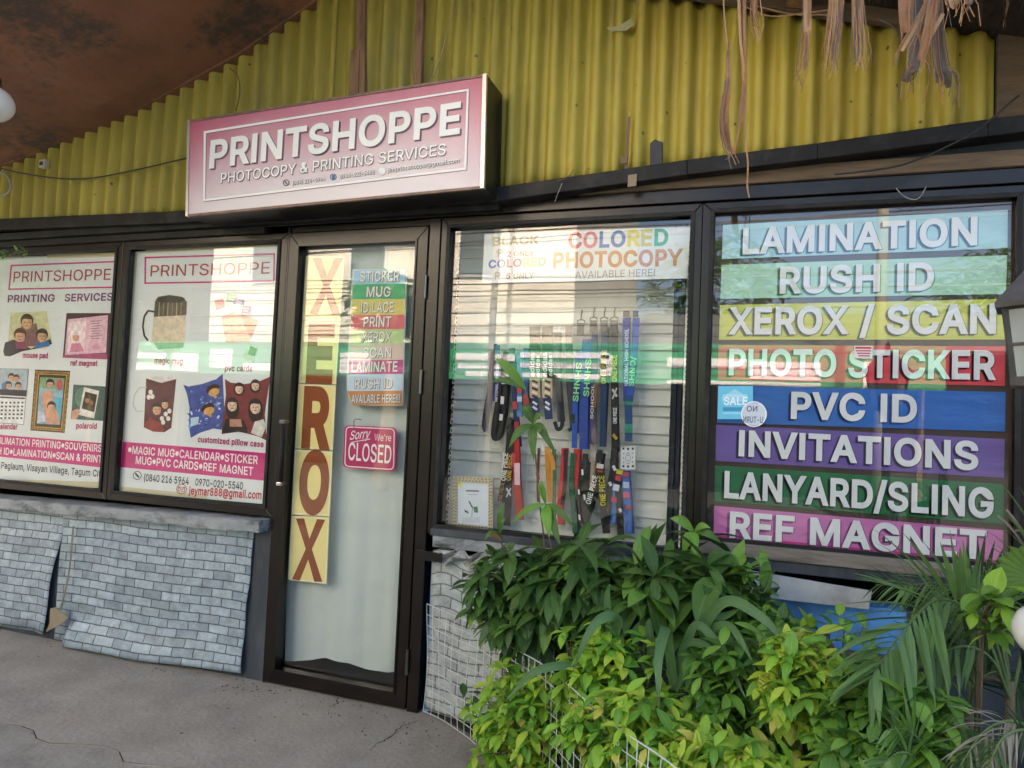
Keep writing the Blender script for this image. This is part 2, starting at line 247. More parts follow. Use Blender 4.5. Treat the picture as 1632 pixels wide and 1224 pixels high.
e|404|212 -8,177 -5,145 3,117 16,92 35,72 58,56 85,44 116,37 150,34 187,36 224,44 258,55 290,71 317,91 340,115 359,142 373,172 382,205 384,226 383,246 380,266 374,285 366,303 355,319 341,334 324,347 305,357 282,365 256,370 227,371 194,371 169,75 169,75 221,338 221,310 202,308 226,304 248,298 269,288 286,277 301,263 314,246 323,227 328,205 330,183 328,164 323,146 313,131 301,119 286,109 270,102 251,97 231,96 211,96 178,98 151,102 127,110 106,121 88,135 73,151 61,169 53,190 48,212 46,306 105,365 91,358 72,348 55,335 39,320 26,302 14,283 4,261 -3,237 -7
f|254|228 379,228 327,6 327,6 379;81 0,81 432,82 452,87 470,96 486,107 499,120 510,135 519,152 525,169 529,243 521,227 468,178 472,164 468,154 460,147 449,143 435,142 419,142 0
g|425|207 -151,180 -149,156 -146,134 -140,114 -132,97 -122,82 -110,70 -97,59 -84,51 -69,101 -41,154 -88,169 -93,187 -96,207 -97,236 -95,261 -87,282 -75,298 -58,308 -34,311 -6,311 68,306 68,252 16,236 10,217 6,195 5,165 7,138 14,113 27,90 43,71 65,55 90,43 120,36 154,34 191,36 229,43 263,55 293,71 320,90 342,112 361,138 374,166 382,196 384,218 383,237 379,253 373,308 319,313 319,313 379,372 379,372 -9,370 -40,363 -67,350 -90,334 -109,314 -124,291 -136,265 -144,237 -149;205 59,227 61,246 66,264 75,278 87,290 103,300 121,307 142,311 166,312 193,311 219,307 242,300 264,291 283,279 299,264 312,247 322,227 328,205 330,182 328,163 322,145 312,130 298,118 282,109 262,102 241,98 218,96 193,98 167,102 144,109 123,118 104,131 88,145 76,163 66,183 61
h|410|114 227,114 0,53 0,53 509,114 509,114 287,102 287,116 319,132 344,152 362,175 374,200 382,227 384,252 383,275 377,295 369,313 356,328 340,341 321,350 298,355 271,357 240,357 0,296 0,296 235,293 263,286 286,273 304,256 318,235 326,210 329,192 328,176 324,161 317,147 308,136 297,126 283,119 266,115 248
i|167|53 0,53 379,114 379,114 0;73 444,63 448,47 463,43 472,43 494,47 504,63 518,73 522,95 522,105 518,121 504,125 494,125 472,121 463,105 448,95 444
j|167|53 379,114 379,114 -30,112 -52,108 -72,102 -90,92 -106,80 -119,65 -129,47 -137,27 -141,-10 -143,-10 -87,18 -85,31 -80,40 -72,47 -61,51 -46,53 -29;72 444,62 448,47 463,42 472,42 494,47 504,62 518,72 522,95 522,105 518,120 504,125 494,125 472,120 463,105 448,95 444
k|381|110 137,110 212,121 212,284 379,360 379,184 199,177 199;53 0,53 509,114 509,114 0;294 0,148 186,191 229,372 0
m|610|53 0,53 379,112 379,112 295,108 295,114 314,122 331,132 346,144 358,158 368,172 376,187 382,203 385,219 386,245 383,268 375,287 361,303 342,314 320,321 295,312 295,318 312,326 329,337 343,350 356,364 366,381 375,398 381,417 385,437 386,458 385,478 380,497 372,514 361,529 346,541 328,550 307,555 283,557 255,557 0,496 0,496 254,493 279,485 298,473 313,456 323,438 329,419 330,402 329,387 326,374 320,363 312,353 302,345 290,340 277,336 263,335 247,335 0,274 0,274 260,272 280,265 297,253 311,238 322,220 328,199 330,185 329,171 326,158 320,145 312,135 302,126 289,119 274,115 257,114 238,114 0
n|410|114 227,114 0,53 0,53 379,112 379,112 287,102 287,116 319,132 344,152 362,175 374,200 382,227 384,252 383,275 377,295 369,313 356,328 340,341 321,350 298,355 271,357 240,357 0,296 0,296 235,293 263,286 286,273 304,256 318,235 326,210 329,192 328,176 324,161 317,147 308,136 297,126 283,119 266,115 248
o|415|207 -8,174 -5,144 3,117 16,93 35,72 58,56 85,44 116,37 150,34 187,37 225,44 260,56 291,72 318,93 341,117 360,144 374,174 382,207 384,241 382,271 374,299 360,323 341,343 318,359 291,371 260,379 225,381 187,379 150,371 116,359 85,343 58,323 35,299 16,271 3,241 -5;207 46,231 49,252 55,270 66,285 80,298 97,307 117,314 139,318 163,319 187,318 212,314 236,307 258,298 278,285 296,270 310,252 321,231 328,207 330,184 328,163 321,145 310,130 296,118 278,108 258,102 236,98 212,96 187,98 163,102 139,108 117,118 97,130 80,145 66,163 55,184 49
p|424|53 -143,53 379,112 379,112 319,118 319,171 373,188 379,207 383,229 384,259 382,287 374,313 361,335 342,354 320,370 293,381 261,388 227,390 189,388 151,381 116,370 84,355 57,336 34,313 16,288 3,260 -6,229 -8,208 -7,189 -3,173 4,118 59,114 59,114 -143;220 47,242 49,262 55,279 66,294 80,306 97,316 117,323 139,327 163,328 189,327 215,323 239,316 261,307 281,295 298,280 311,262 322,243 328,220 330,198 328,178 322,161 312,147 299,134 282,125 263,118 241,114 216,113 189,114 162,118 138,125 115,135 95,147 78,162 65,179 55,198 49
r|259|53 0,53 379,112 379,112 321,115 321,124 339,137 354,152 367,171 377,191 383,243 384,243 322,190 324,174 321,159 315,146 306,135 296,126 284,119 269,115 254,114 237,114 0
s|365|182 -8,157 -7,133 -3,112 3,93 12,76 24,62 38,50 54,41 73,36 94,94 107,101 87,111 72,124 60,141 52,160 47,181 45,206 47,227 53,244 62,258 74,265 88,268 103,266 115,262 126,254 136,243 144,229 150,212 155,149 170,118 180,92 192,72 208,58 227,50 249,47 274,49 295,55 314,65 332,79 347,95 360,115 370,137 378,161 383,187 384,212 383,234 379,254 372,271 363,286 352,299 339,309 324,318 308,324 290,268 277,262 291,254 304,243 316,228 325,210 331,187 333,166 331,147 326,131 317,119 305,111 292,109 277,110 264,115 253,124 243,136 235,152 229,172 223,229 209,261 200,287 187,306 171,320 153,328 131,331 107,329 85,323 65,312 47,298 31,281 18,260 6,236 -2,210 -7
t|227|204 379,204 327,6 327,6 379;65 471,126 471,126 98,127 83,130 70,136 61,144 55,156 51,202 54,213 2,138 -1,113 7,92 21,77 41,68 64,65 93
u|410|182 -5,158 -3,135 2,115 11,97 23,82 39,69 59,60 82,54 109,53 139,53 379,114 379,114 144,116 117,124 94,137 75,154 61,175 53,200 50,218 51,234 55,249 62,263 71,274 83,283 97,290 113,295 132,296 153,296 379,357 379,357 0,298 0,298 92,307 92,294 60,277 35,257 17,234 5,209 -3
v|389|163 0,17 379,84 379,165 155,206 21,184 21,224 155,305 379,371 379,226 0
w|567|138 0,23 379,87 379,133 214,175 41,165 41,252 379,316 379,362 214,402 41,391 41,434 214,480 379,545 379,429 0,368 0,319 172,277 338,291 338,199 0
y|389|47 -139,61 -86,163 -1,17 379,84 379,165 155,206 21,184 21,224 155,305 379,371 379,204 -58,196 -77,187 -93,177 -107,165 -119,153 -128,139 -136,125 -141,109 -144
z|380|42 0,42 46,254 320,254 323,48 323,48 379,333 379,333 331,126 60,126 56,339 56,339 0
I|186|60 0,60 509,126 509,126 0
l|172|55 0,55 530,117 530,117 0"""
from mathutils.geometry import delaunay_2d_cdt
GL = {}
for ln_ in OUTLINES.strip().split('\n'):
    ch = ln_[0]; ad, body = ln_[2:].split('|')
    GL[ch] = (int(ad)/1000, [[tuple(int(v)/1000 for v in p.split()) for p in lp.split(',')] for lp in body.split(';')])
GL['0'] = (GL['O'][0]*.78, [[(x*.78, y) for x, y in lp] for lp in GL['O'][1]])
GL[' '] = (.20, []); GL['●'] = (.40, [[(.20+.165*math.cos(2*math.pi*i/20), .25+.165*math.sin(2*math.pi*i/20)) for i in range(20)]])
def wind(p, loops):
    w_ = 0
    for lp in loops:
        for (x1, y1), (x2, y2) in zip(lp, lp[1:]+lp[:1]):
            if (y1 > p[1]) != (y2 > p[1]) and p[0] < (x2-x1)*(p[1]-y1)/(y2-y1)+x1: w_ += 1 if y2 > y1 else -1
    return w_
def area(lp): return sum(a[0]*b[1]-b[0]*a[1] for a, b in zip(lp, lp[1:]+lp[:1]))/2
def fatten(lp, o):
    out = []; n = len(lp)
    for i in range(n):
        a, b, c = Vector(lp[i-1]), Vector(lp[i]), Vector(lp[(i+1) % n]); d1 = (b-a).normalized(); d2 = (c-b).normalized()
        n1 = Vector((-d1.y, d1.x)); n2 = Vector((-d2.y, d2.x)); k = n1+n2
        k = k/max(.5, k.dot(n1)) if k.length > 1e-4 else n1
        out.append((b.x+k.x*o, b.y+k.y*o))
    return out
GT = {}
def glyph(ch, off):
    if (ch, off) in GT: return GT[ch, off]
    loops = GL[ch][1]; sg = -1 if sum(area(l) for l in loops) > 0 else 1
    fat = [fatten(l, off*sg) for l in loops]; vs = []; ed = []
    for l in fat: b = len(vs); vs += [Vector(p) for p in l]; ed += [(b+i, b+(i+1) % len(l)) for i in range(len(l))]
    if not vs: GT[ch, off] = ([], []); return [], []
    V, _, F, *_r = delaunay_2d_cdt(vs, ed, [], 0, 1e-5)
    fs = [tuple(f) for f in F if wind(((V[f[0]].x+V[f[1]].x+V[f[2]].x)/3, (V[f[0]].y+V[f[1]].y+V[f[2]].y)/3), fat)]
    us = sorted({i for f in fs for i in f}); ix = {k: i for i, k in enumerate(us)}
    GT[ch, off] = ([(V[i].x, V[i].y) for i in us], [tuple(ix[i] for i in f) for f in fs]); return GT[ch, off]
TC = {}
def glyphs(s, off):
    k = (s, off)
    if k in TC: return TC[k]
    vs, fs, x = [], [], 0
    for i, ch in enumerate(s):
        v, f = glyph(ch, off if ch != '●' else 0); b = len(vs); vs += [(x+p[0], p[1]) for p in v]; fs += [(tuple(b+j for j in t), i) for t in f]
        x += GL[ch][0]+off*.9
    TC[k] = (vs, fs); return TC[k]
def cap_h(off):
    vs, _ = glyphs('H', off); return max(v[1] for v in vs)-off
def put_text(mb, s, A, E, Up, mat, off=.02, mats=None, slant=0):
    """write s with its baseline from A to A+E and capital height vector Up"""
    off = round(off*.72, 4)
    vs, fs = glyphs(s, off); x0 = min(v[0] for v in vs); x1 = max(v[0] for v in vs); h = cap_h(off); y0 = 0
    P = [A+E*((v[0]-x0+slant*v[1])/(x1-x0+slant*h))+Up*((v[1]-y0)/h) for v in vs]
    by = {}
    for f, k in fs: by.setdefault(k if mats else 0, []).append(f)
    for k, ff in by.items(): mb.mesh(P, ff, mats[min(k, len(mats)-1)] if mats else mat)

class Flat:
    """a flat print in a plane y = const; every shape is given where it stands on that plane"""
    def __init__(s, y0, step=.0005): s.y0 = y0; s.st = step; s.mb = MB(); s.all = [s.mb]; s.tx = False
    def nl(s): s.mb = MB(); s.all.append(s.mb)
    def at(s, p, l): return U(p[0], p[1], s.y0-l*s.st)
    def poly(s, pts, c, l=1): s.mb.face([s.at(p, l) for p in pts], ink(c))
    def ell(s, cx, cy, rx, ry, c, l=1, n=18, rot=0):
        s.poly([(cx+rx*math.cos(t)*math.cos(rot)-ry*math.sin(t)*math.sin(rot), cy+rx*math.cos(t)*math.sin(rot)+ry*math.sin(t)*math.cos(rot))
                for t in [2*math.pi*i/n for i in range(n)]], c, l)
    def line(s, p, q, wd, c, l=1):
        d = Vector((q[0]-p[0], q[1]-p[1])); d.normalize(); n = Vector((-d.y, d.x))*wd/2
        s.poly([(p[0]+n.x, p[1]+n.y), (q[0]+n.x, q[1]+n.y), (q[0]-n.x, q[1]-n.y), (p[0]-n.x, p[1]-n.y)], c, l)
    def ring(s, pts, wd, c, l=1):
        cx = sum(p[0] for p in pts)/len(pts); cy = sum(p[1] for p in pts)/len(pts); n = len(pts)
        inn = []
        for i, p in enumerate(pts):
            a = Vector(pts[i-1])-Vector(p); b = Vector(pts[(i+1) % n])-Vector(p)
            d = a.normalized()+b.normalized()
            if d.length < .05: d = Vector((cx-p[0], cy-p[1]))
            d = d.normalized()
            if d.dot(Vector((cx-p[0], cy-p[1]))) < 0: d = -d
            k = wd*(1.41 if n == 4 else 1)
            inn.append((p[0]+d.x*k, p[1]+d.y*k))
        for i in range(n): s.poly([pts[i], pts[(i+1) % n], inn[(i+1) % n], inn[i]], c, l)
    def circ(s, cx, cy, r, wd, c, l=1): s.ring([(cx+r*math.cos(2*math.pi*i/20), cy+r*math.sin(2*math.pi*i/20)) for i in range(20)], wd, c, l)
    def text(s, t, x0, y0, x1, y1, cap, c, l=2, off=.02, sh=None, cols=None, flip=False, slant=0):
        if l == 2 or l == 3 or l == 4:
            if s.tx: s.nl()
            s.tx = True
        if sh:
            for (dx, dy, cc) in sh: s.text(t, x0+dx, y0+dy, x1+dx, y1+dy, cap, cc, l-.5, off)
        A = s.at((x0, y0), l); B = s.at((x1, y1), l); T = s.at((x0, y0-cap), l)
        if flip: A, B = B, A
        put_text(s.mb, t, A, B-A, Vector((0, 0, T.z-A.z)), ink(c), off, [ink(k) for k in cols] if cols else None, slant)
    def build(s, name, parent=None):
        if name == 'printed_picture':
            for m_ in s.all: m_.mats = [pm('photo_'+k.name[4:], k.name[4:], rough=.45, var=.30, scale=42, spec=.35, bump=.1, bscale=7) for k in m_.mats]
        return [m_.build(name, parent) for m_ in s.all if m_.f][0]
def sheet(name, pts, y0, th, c, parent=None, mat=None):
    mb = MB(); mb.prism([U(p[0], p[1], y0) for p in pts], th, mat or ink(c)); return mb.build(name, parent)
def wire(pts, r, m, n=6, sub=6):
    """smooth path through points (Catmull-Rom)"""
    P = [Vector(p) for p in pts]; P = [P[0]*2-P[1]]+P+[P[-1]*2-P[-2]]; out = []
    for i in range(1, len(P)-2):
        for k in range(sub):
            t = k/sub; a, b, c, d = P[i-1:i+3]
            out.append(.5*((2*b)+(c-a)*t+(2*a-5*b+4*c-d)*t*t+(3*b-a-3*c+d)*t**3))
    out.append(P[-2]); return out

# ================================================================ shared materials
bronze = pm('bronze_aluminium', (.0075, .0045, .0035), rough=.27, var=.35, scale=5, spec=.42, bump=.05, bscale=25, dirt=(.035, .02, .014), dirt_amt=.3, dirt_scale=7)
blackwood = pm('black_painted_wood', (.014, .013, .0135), rough=.55, var=.4, scale=9, bump=.2, spec=.25, dirt=(.06, .055, .05), dirt_amt=.35, dirt_scale=9)
brownwood = pm('weathered_brown_wood', (.27, .145, .08), rough=.7, var=.35, scale=6, bump=.3, stretch=(6, 6, 1), dirt=(.05, .03, .02), dirt_amt=.6, dirt_scale=5)
tanwood = pm('dusty_tan_wood', (.14, .095, .06), rough=.8, var=.3, scale=6, bump=.3, stretch=(1, 4, 6), dirt=(.05, .035, .025), dirt_amt=.6, dirt_scale=4)
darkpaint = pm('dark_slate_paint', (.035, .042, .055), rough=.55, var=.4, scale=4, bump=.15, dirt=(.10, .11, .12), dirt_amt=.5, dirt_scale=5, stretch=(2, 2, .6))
bluepaint = pm('sky_blue_paint', (.10, .33, .72), rough=.55, var=.18, scale=6, bump=.1, dirt=(.12, .13, .14), dirt_amt=.5, dirt_scale=9)
sillgrey = pm('chipped_grey_paint', (.27, .285, .295), rough=.6, var=.3, scale=7, bump=.7, bscale=14, dirt=(.02, .02, .02), dirt_amt=1.0, dirt_scale=5, stretch=(1, 2, 2))
sillbrown = pm('dusty_sill_paint', (.20, .17, .14), rough=.6, var=.25, scale=6, bump=.2, dirt=(.05, .04, .035), dirt_amt=.7, dirt_scale=5, stretch=(.6, 3, 5))
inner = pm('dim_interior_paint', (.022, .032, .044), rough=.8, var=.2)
pane = glass_mat('window_glass', .060)
steel = pm('worn_steel', (.22, .20, .18), rough=.3, metal=1, var=.2)
chrome = pm('chrome', (.75, .75, .75), rough=.15, metal=1, var=.1)
cablemat = pm('black_cable', (.02, .02, .02), rough=.5)

def corr_mat():
    mt = pm('yellow_corrugated_paint', (.405, .325, .050), rough=.62, var=.22, scale=2.2, bump=.12, bscale=30,
            dirt=(.235, .215, .08), dirt_amt=.85, dirt_scale=1.3, stretch=(1, 1, .45))
    nt = mt.node_tree; p = nt.nodes['Principled BSDF']; L = nt.links.new
    src = p.inputs['Base Color'].links[0].from_socket
    tc = N(nt, 'ShaderNodeTexCoord')
    # vertical run-off streaks
    mp = N(nt, 'ShaderNodeMapping'); mp.inputs['Scale'].default_value = (16, 1, .7); L(tc.outputs['Object'], mp.inputs[0])
    s1 = N(nt, 'ShaderNodeTexNoise', Scale=1.6, Detail=6.0, Roughness=.7); L(mp.outputs[0], s1.inputs['Vector'])
    r1 = N(nt, 'ShaderNodeMapRange'); r1.inputs[1].default_value = .5; r1.inputs[2].default_value = .75; r1.inputs[3].default_value = 0; r1.inputs[4].default_value = .68
    L(s1.outputs['Fac'], r1.inputs[0])
    m1 = N(nt, 'ShaderNodeMix', data_type='RGBA'); L(r1.outputs[0], m1.inputs[0]); L(src, m1.inputs[6]); m1.inputs[7].default_value = (.18, .125, .03, 1)
    # small rust pits
    v = N(nt, 'ShaderNodeTexVoronoi', Scale=9.0); L(tc.outputs['Object'], v.inputs['Vector'])
    n2 = N(nt, 'ShaderNodeTexNoise', Scale=60.0, Detail=3.0); L(tc.outputs['Object'], n2.inputs['Vector'])
    ad = N(nt, 'ShaderNodeMath', operation='MULTIPLY_ADD'); ad.inputs[1].default_value = .10; L(n2.outputs['Fac'], ad.inputs[0]); L(v.outputs['Distance'], ad.inputs[2])
    r2 = N(nt, 'ShaderNodeMapRange'); r2.inputs[1].default_value = .13; r2.inputs[2].default_value = .10; r2.inputs[3].default_value = 0; r2.inputs[4].default_value = .85
    L(ad.outputs[0], r2.inputs[0])
    m2 = N(nt, 'ShaderNodeMix', data_type='RGBA'); L(r2.outputs[0], m2.inputs[0]); L(m1.outputs[2], m2.inputs[6]); m2.inputs[7].default_value = (.05, .03, .012, 1)
    L(m2.outputs[2], p.inputs['Base Color'])
    return mt
yellow = corr_mat()

def ceil_mat():
    mt = pm('stained_plywood', (.21, .095, .052), rough=.75, var=.28, scale=2.0, bump=.15, bscale=20, dirt=(.28, .14, .08), dirt_amt=.6, dirt_scale=2.4, stretch=(1, 1, 1))
    nt = mt.node_tree; p = nt.nodes['Principled BSDF']; L = nt.links.new
    src = p.inputs['Base Color'].links[0].from_socket; tc = N(nt, 'ShaderNodeTexCoord')
    big = N(nt, 'ShaderNodeTexNoise', Scale=1.5, Detail=2.0); L(tc.outputs['Object'], big.inputs['Vector'])
    fine = N(nt, 'ShaderNodeTexNoise', Scale=14.0, Detail=9.0, Roughness=.75); L(tc.outputs['Object'], fine.inputs['Vector'])
    a = N(nt, 'ShaderNodeMath', operation='MULTIPLY_ADD'); a.inputs[1].default_value = .9; L(fine.outputs['Fac'], a.inputs[0]); L(big.outputs['Fac'], a.inputs[2])
    r = N(nt, 'ShaderNodeMapRange'); r.inputs[1].default_value = .98; r.inputs[2].default_value = 1.16; r.inputs[4].default_value = .92; L(a.outputs[0], r.inputs[0])
    mx = N(nt, 'ShaderNodeMix', data_type='RGBA'); L(r.outputs[0], mx.inputs[0]); L(src, mx.inputs[6]); mx.inputs[7].default_value = (.06, .052, .046, 1)
    L(mx.outputs[2], p.inputs['Base Color']); return mt
plywood = ceil_mat()

def brick_mat(name, c1, c2, mort, bw, bh):
    mt = bpy.data.materials.new(name); mt.use_nodes = True; nt = mt.node_tree; p = nt.nodes['Principled BSDF']; L = nt.links.new
    uv = N(nt, 'ShaderNodeUVMap'); wob = N(nt, 'ShaderNodeTexNoise', Scale=22.0, Detail=3.0); L(uv.outputs[0], wob.inputs['Vector'])
    sc_ = N(nt, 'ShaderNodeVectorMath', operation='SCALE'); sc_.inputs['Scale'].default_value = .009
    L(wob.outputs['Color'], sc_.inputs[0]); ad = N(nt, 'ShaderNodeVectorMath', operation='ADD'); L(uv.outputs[0], ad.inputs[0]); L(sc_.outputs[0], ad.inputs[1])
    b = N(nt, 'ShaderNodeTexBrick', Scale=1.0); b.inputs['Mortar Size'].default_value = .005; b.inputs['Mortar Smooth'].default_value = 1.0
    b.inputs['Brick Width'].default_value = bw; b.inputs['Row Height'].default_value = bh; b.inputs['Bias'].default_value = -.1
    b.inputs['Color1'].default_value = (*c1, 1); b.inputs['Color2'].default_value = (*c2, 1); b.inputs['Mortar'].default_value = (*mort, 1)
    L(ad.outputs[0], b.inputs['Vector'])
    g = N(nt, 'ShaderNodeTexNoise', Scale=16.0, Detail=9.0, Roughness=.72); L(uv.outputs[0], g.inputs['Vector'])
    r = N(nt, 'ShaderNodeMapRange'); r.inputs[1].default_value = .32; r.inputs[2].default_value = .66; r.inputs[3].default_value = .62; r.inputs[4].default_value = 1.22; L(g.outputs['Fac'], r.inputs[0])
    mx = N(nt, 'ShaderNodeVectorMath', operation='SCALE'); L(b.outputs['Color'], mx.inputs[0]); L(r.outputs[0], mx.inputs['Scale'])
    L(mx.outputs[0], p.inputs['Base Color']); p.inputs['Roughness'].default_value = .42
    bp = N(nt, 'ShaderNodeBump', Strength=.2, Distance=.006); inv = N(nt, 'ShaderNodeMath', operation='SUBTRACT'); inv.inputs[0].default_value = 1
    L(b.outputs['Fac'], inv.inputs[1]); L(inv.outputs[0], bp.inputs['Height']); L(bp.outputs[0], p.inputs['Normal'])
    return mt

# ================================================================ ground
def ground_mat(name, col, dark, crack=True):
    mt = pm(name, col, rough=.85, var=.24, scale=2.6, bump=.5, bscale=40, dirt=dark, dirt_amt=.7, dirt_scale=1.7)
    nt = mt.node_tree; p = nt.nodes['Principled BSDF']; L = nt.links.new; tc = N(nt, 'ShaderNodeTexCoord')
    src = p.inputs['Base Color'].links[0].from_socket
    f = N(nt, 'ShaderNodeTexNoise', Scale=70.0, Detail=4.0, Roughness=.8); L(tc.outputs['Object'], f.inputs['Vector'])
    r = N(nt, 'ShaderNodeMapRange'); r.inputs[1].default_value = .3; r.inputs[2].default_value = .72; r.inputs[3].default_value = .8; r.inputs[4].default_value = 1.18; L(f.outputs['Fac'], r.inputs[0])
    mx = N(nt, 'ShaderNodeVectorMath', operation='SCALE'); L(src, mx.inputs[0]); L(r.outputs[0], mx.inputs['Scale'])
    L(mx.outputs[0], p.inputs['Base Color']); return mt
concrete = ground_mat('worn_concrete', (.27, .242, .20), (.13, .117, .098))
concrete2 = ground_mat('worn_concrete_apron', (.31, .275, .226), (.165, .148, .125))
asphalt = ground_mat('street_asphalt', (.05, .049, .048), (.035, .035, .035))
soilm = pm('planter_soil', (.035, .026, .02), rough=.95, var=.4, scale=20, bump=.8, bscale=40)
mb = MB(); mb.box(-80, 80, -3.9, 60, -.3, -.005, concrete); struct(mb.build('ground'))
mb = MB(); mb.box(-80, 80, -8.2, -3.9, -.4, -.05, asphalt); struct(mb.build('street'))
mb = MB(); mb.box(-80, 80, -60, -8.2, -.4, .05, asphalt); struct(mb.build('pavement'))
# apron slab along the shop front, its outer edge broken
edge = []
rr = random.Random(4)
e0 = G(-120, 1128); e1 = G(270, 1224)
d = (e1-e0).normalized(); n_ = Vector((-d.y, d.x, 0))
for i in range(-10, 70):
    q = e0+d*(i*.075)+n_*(.022*math.sin(i*1.1)+rr.uniform(-.018, .018)); edge.append((q.x, q.y))
mb = MB(); top = [(x, y, 0) for x, y in edge]+[(edge[-1][0], .3, 0), (edge[0][0], .3, 0)]
n = len(top); mb.mesh(top+[(x, y, -.05) for x, y, z in top], [tuple(range(n))]+[(i, n+i, n+(i+1) % n, (i+1) % n) for i in range(n)], concrete2)
struct(mb.build('apron'))
mb = MB(); rr = random.Random(3)
for (xa, ya), (xb, yb) in zip(edge, edge[1:]):
    w1 = rr.choice((0, .0005, .001, .002, .004)); mb.face([(xa, ya-w1, .0012), (xb, yb-w1, .0012), (xb, yb+.0012, .0012), (xa, ya+.0012, .0012)], soilm)
struct(mb.build('slab_joint'))

# ================================================================ the shop
shop = empty('print_shop', (0, 0, 0), 'small print shop with yellow corrugated gable and dark brown framed windows and door', 'shop')
RL = [(-4.6, 2.50), (-4.0, 2.585), (-3.321, 2.683), (-3.006, 2.736), (-2.151, 2.935), (-1.484, 3.153), (-.943, 3.407), (-.6, 3.60), (-.3, 3.68), (0, 3.50), (.396, 3.193), (.878, 3.044), (1.265, 2.926), (1.844, 2.76), (2.6, 2.53)]
def zr(x):
    for (a, za), (b, zb) in zip(RL, RL[1:]):
        if a <= x <= b: return za+(zb-za)*(x-a)/(b-a)
    return RL[0][1] if x < 0 else RL[-1][1]
BT = [(-4.6, 2.385), (-3.288, 2.378), (-1.881, 2.346), (-.035, 2.348), (.796, 2.406), (1.276, 2.431), (1.827, 2.467), (2.6, 2.51)]
def zb(x):
    for (a, za), (b, z2) in zip(BT, BT[1:]):
        if a <= x <= b: return za+(z2-za)*(x-a)/(b-a)
    return BT[-1][1]
# corrugated gable: three lapped sheets
rr = random.Random(2)
def corr(x0, x1, yoff):
    mb = MB(); per = .094; vs = []; fs = []; K = int((x1-x0)/per*12); Z = 14
    for i in range(K+1):
        x = x0+(x1-x0)*i/K; ph = 2*math.pi*x/per
        s = math.sin(ph); y = yoff-.0235*(s*1.15 if abs(s) < .8 else math.copysign(.92+.0*s, s))
        y += .004*math.sin(x*3.1)
        b = zb(x)-.004+.006*math.sin(x*9)+(0.008 if rr.random() < .03 else 0)
        for j in range(Z+1):
            z = b+(zr(x)+.03-b)*j/Z
            vs.append((x, y+.003*math.sin(z*4+x*2), z))
    for i in range(K):
        for j in range(Z): a = i*(Z+1)+j; fs.append((a, a+Z+1, a+Z+2, a+1))
    mb.mesh(vs, fs, yellow); o = mb.build('corrugated_sheet', shop, smooth=True)
    so_ = o.modifiers.new('solid', 'SOLIDIFY'); so_.thickness = .0015; so_.offset = 1
corr(-4.5, -2.585, -.062); corr(-2.60, -1.345, -.066); corr(-1.36, -.90, -.070); corr(-.91, .55, -.064); corr(.54, 1.86, -.068)
# beam under the sheets
mb = MB()
for (a, za), (b, z2) in zip(BT, BT[1:]):
    if b < -1.0 and False: continue
    ya = -.115; h = .062
    mb.hexa([(a, ya, za-h), (b, ya, z2-h), (b, ya, z2), (a, ya, za)], [(a, .05, za-h), (b, .05, z2-h), (b, .05, z2), (a, .05, za)], blackwood)
mb.build('beam', shop, bevel=.004)
mb = MB()   # ledge and fillers between beam and window heads
mb.box(-4.5, -.02, -.075, .05, 2.262, 2.2995, blackwood)
mb.box(-.02, 2.3, -.055, .05, 2.312, 2.372, tanwood)
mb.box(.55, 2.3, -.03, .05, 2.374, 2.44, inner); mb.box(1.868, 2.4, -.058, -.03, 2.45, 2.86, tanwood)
mb.build('lintel', shop, bevel=.003)
mb = MB(); mb.box(-4.5, -1.30, -.045, .05, 2.225, 2.2605, blackwood); mb.box(-1.298, 2.0, -.04, .05, 2.2555, 2.3105, bronze); mb.build('head_rail', shop, bevel=.003)

# wall under the windows
mb = MB(); mb.box(-4.5, -1.16, -.02, .12, -.05, .745, darkpaint); mb.box(-.30, -.284, .0, .12, -.05, .70, bluepaint); mb.box(-.283, .90, .0, .12, -.05, .70, darkpaint); mb.box(.901, 1.62, .0, .12, .53, .70, bluepaint); mb.box(1.621, 2.3, .0, .12, .53, .70, darkpaint); mb.box(.901, 2.3, -.004, .12, -.05, .529, darkpaint)  # lower dark band behind the plants: their shade put into the wall colour
mb.box(1.12, 1.9, -.03, -.002, .50, .53, tanwood)
mb.build('dado_wall', shop, bevel=.003)
# sills
mb = MB(); K = 60; rr = random.Random(8); vs = []; fs = []
for i in range(K+1):
    x = -4.5+(4.5-1.19)*i/K; zt = .788+(x+1.2)*.018; hb = zt-.052-rr.uniform(0, .010)
    yf = -.085-rr.uniform(0, .006)
    vs += [(x, yf, hb), (x, yf, zt-.006), (x, yf+.012, zt), (x, .05, zt+.004), (x, .05, hb)]
for i in range(K):
    for j in range(5): fs.append((i*5+j, i*5+(j+1) % 5, i*5+5+(j+1) % 5, i*5+5+j))
fs += [tuple(range(4, -1, -1)), tuple(K*5+j for j in range(5))]
mb.mesh(vs, fs, sillgrey); mb.build('sill', shop)
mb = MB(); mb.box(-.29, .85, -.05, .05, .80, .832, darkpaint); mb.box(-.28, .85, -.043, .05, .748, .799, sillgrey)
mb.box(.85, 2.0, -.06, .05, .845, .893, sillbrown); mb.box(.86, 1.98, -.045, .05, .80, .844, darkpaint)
mb.build('sill', shop, bevel=.003)
a = [U(1165, 905, -.07), U(1390, 943, -.07), U(1385, 972, -.07), U(1205, 951, -.07), U(1165, 940, -.07)]
mb = MB(); mb.prism(a, .02, pm('whitewashed_board', (.45, .46, .46), rough=.6, var=.15, scale=8, bump=.2, dirt=(.14, .12, .1), dirt_amt=.5)); mb.build('sill_board', shop, bevel=.002)
a = [U(1205, 975, -.12), U(1330, 1030, -.12), U(1335, 1048, -.12), U(1200, 1000, -.12)]
mb = MB(); mb.prism(a, .03, tanwood); mb.build('ledge_board', shop, bevel=.002)

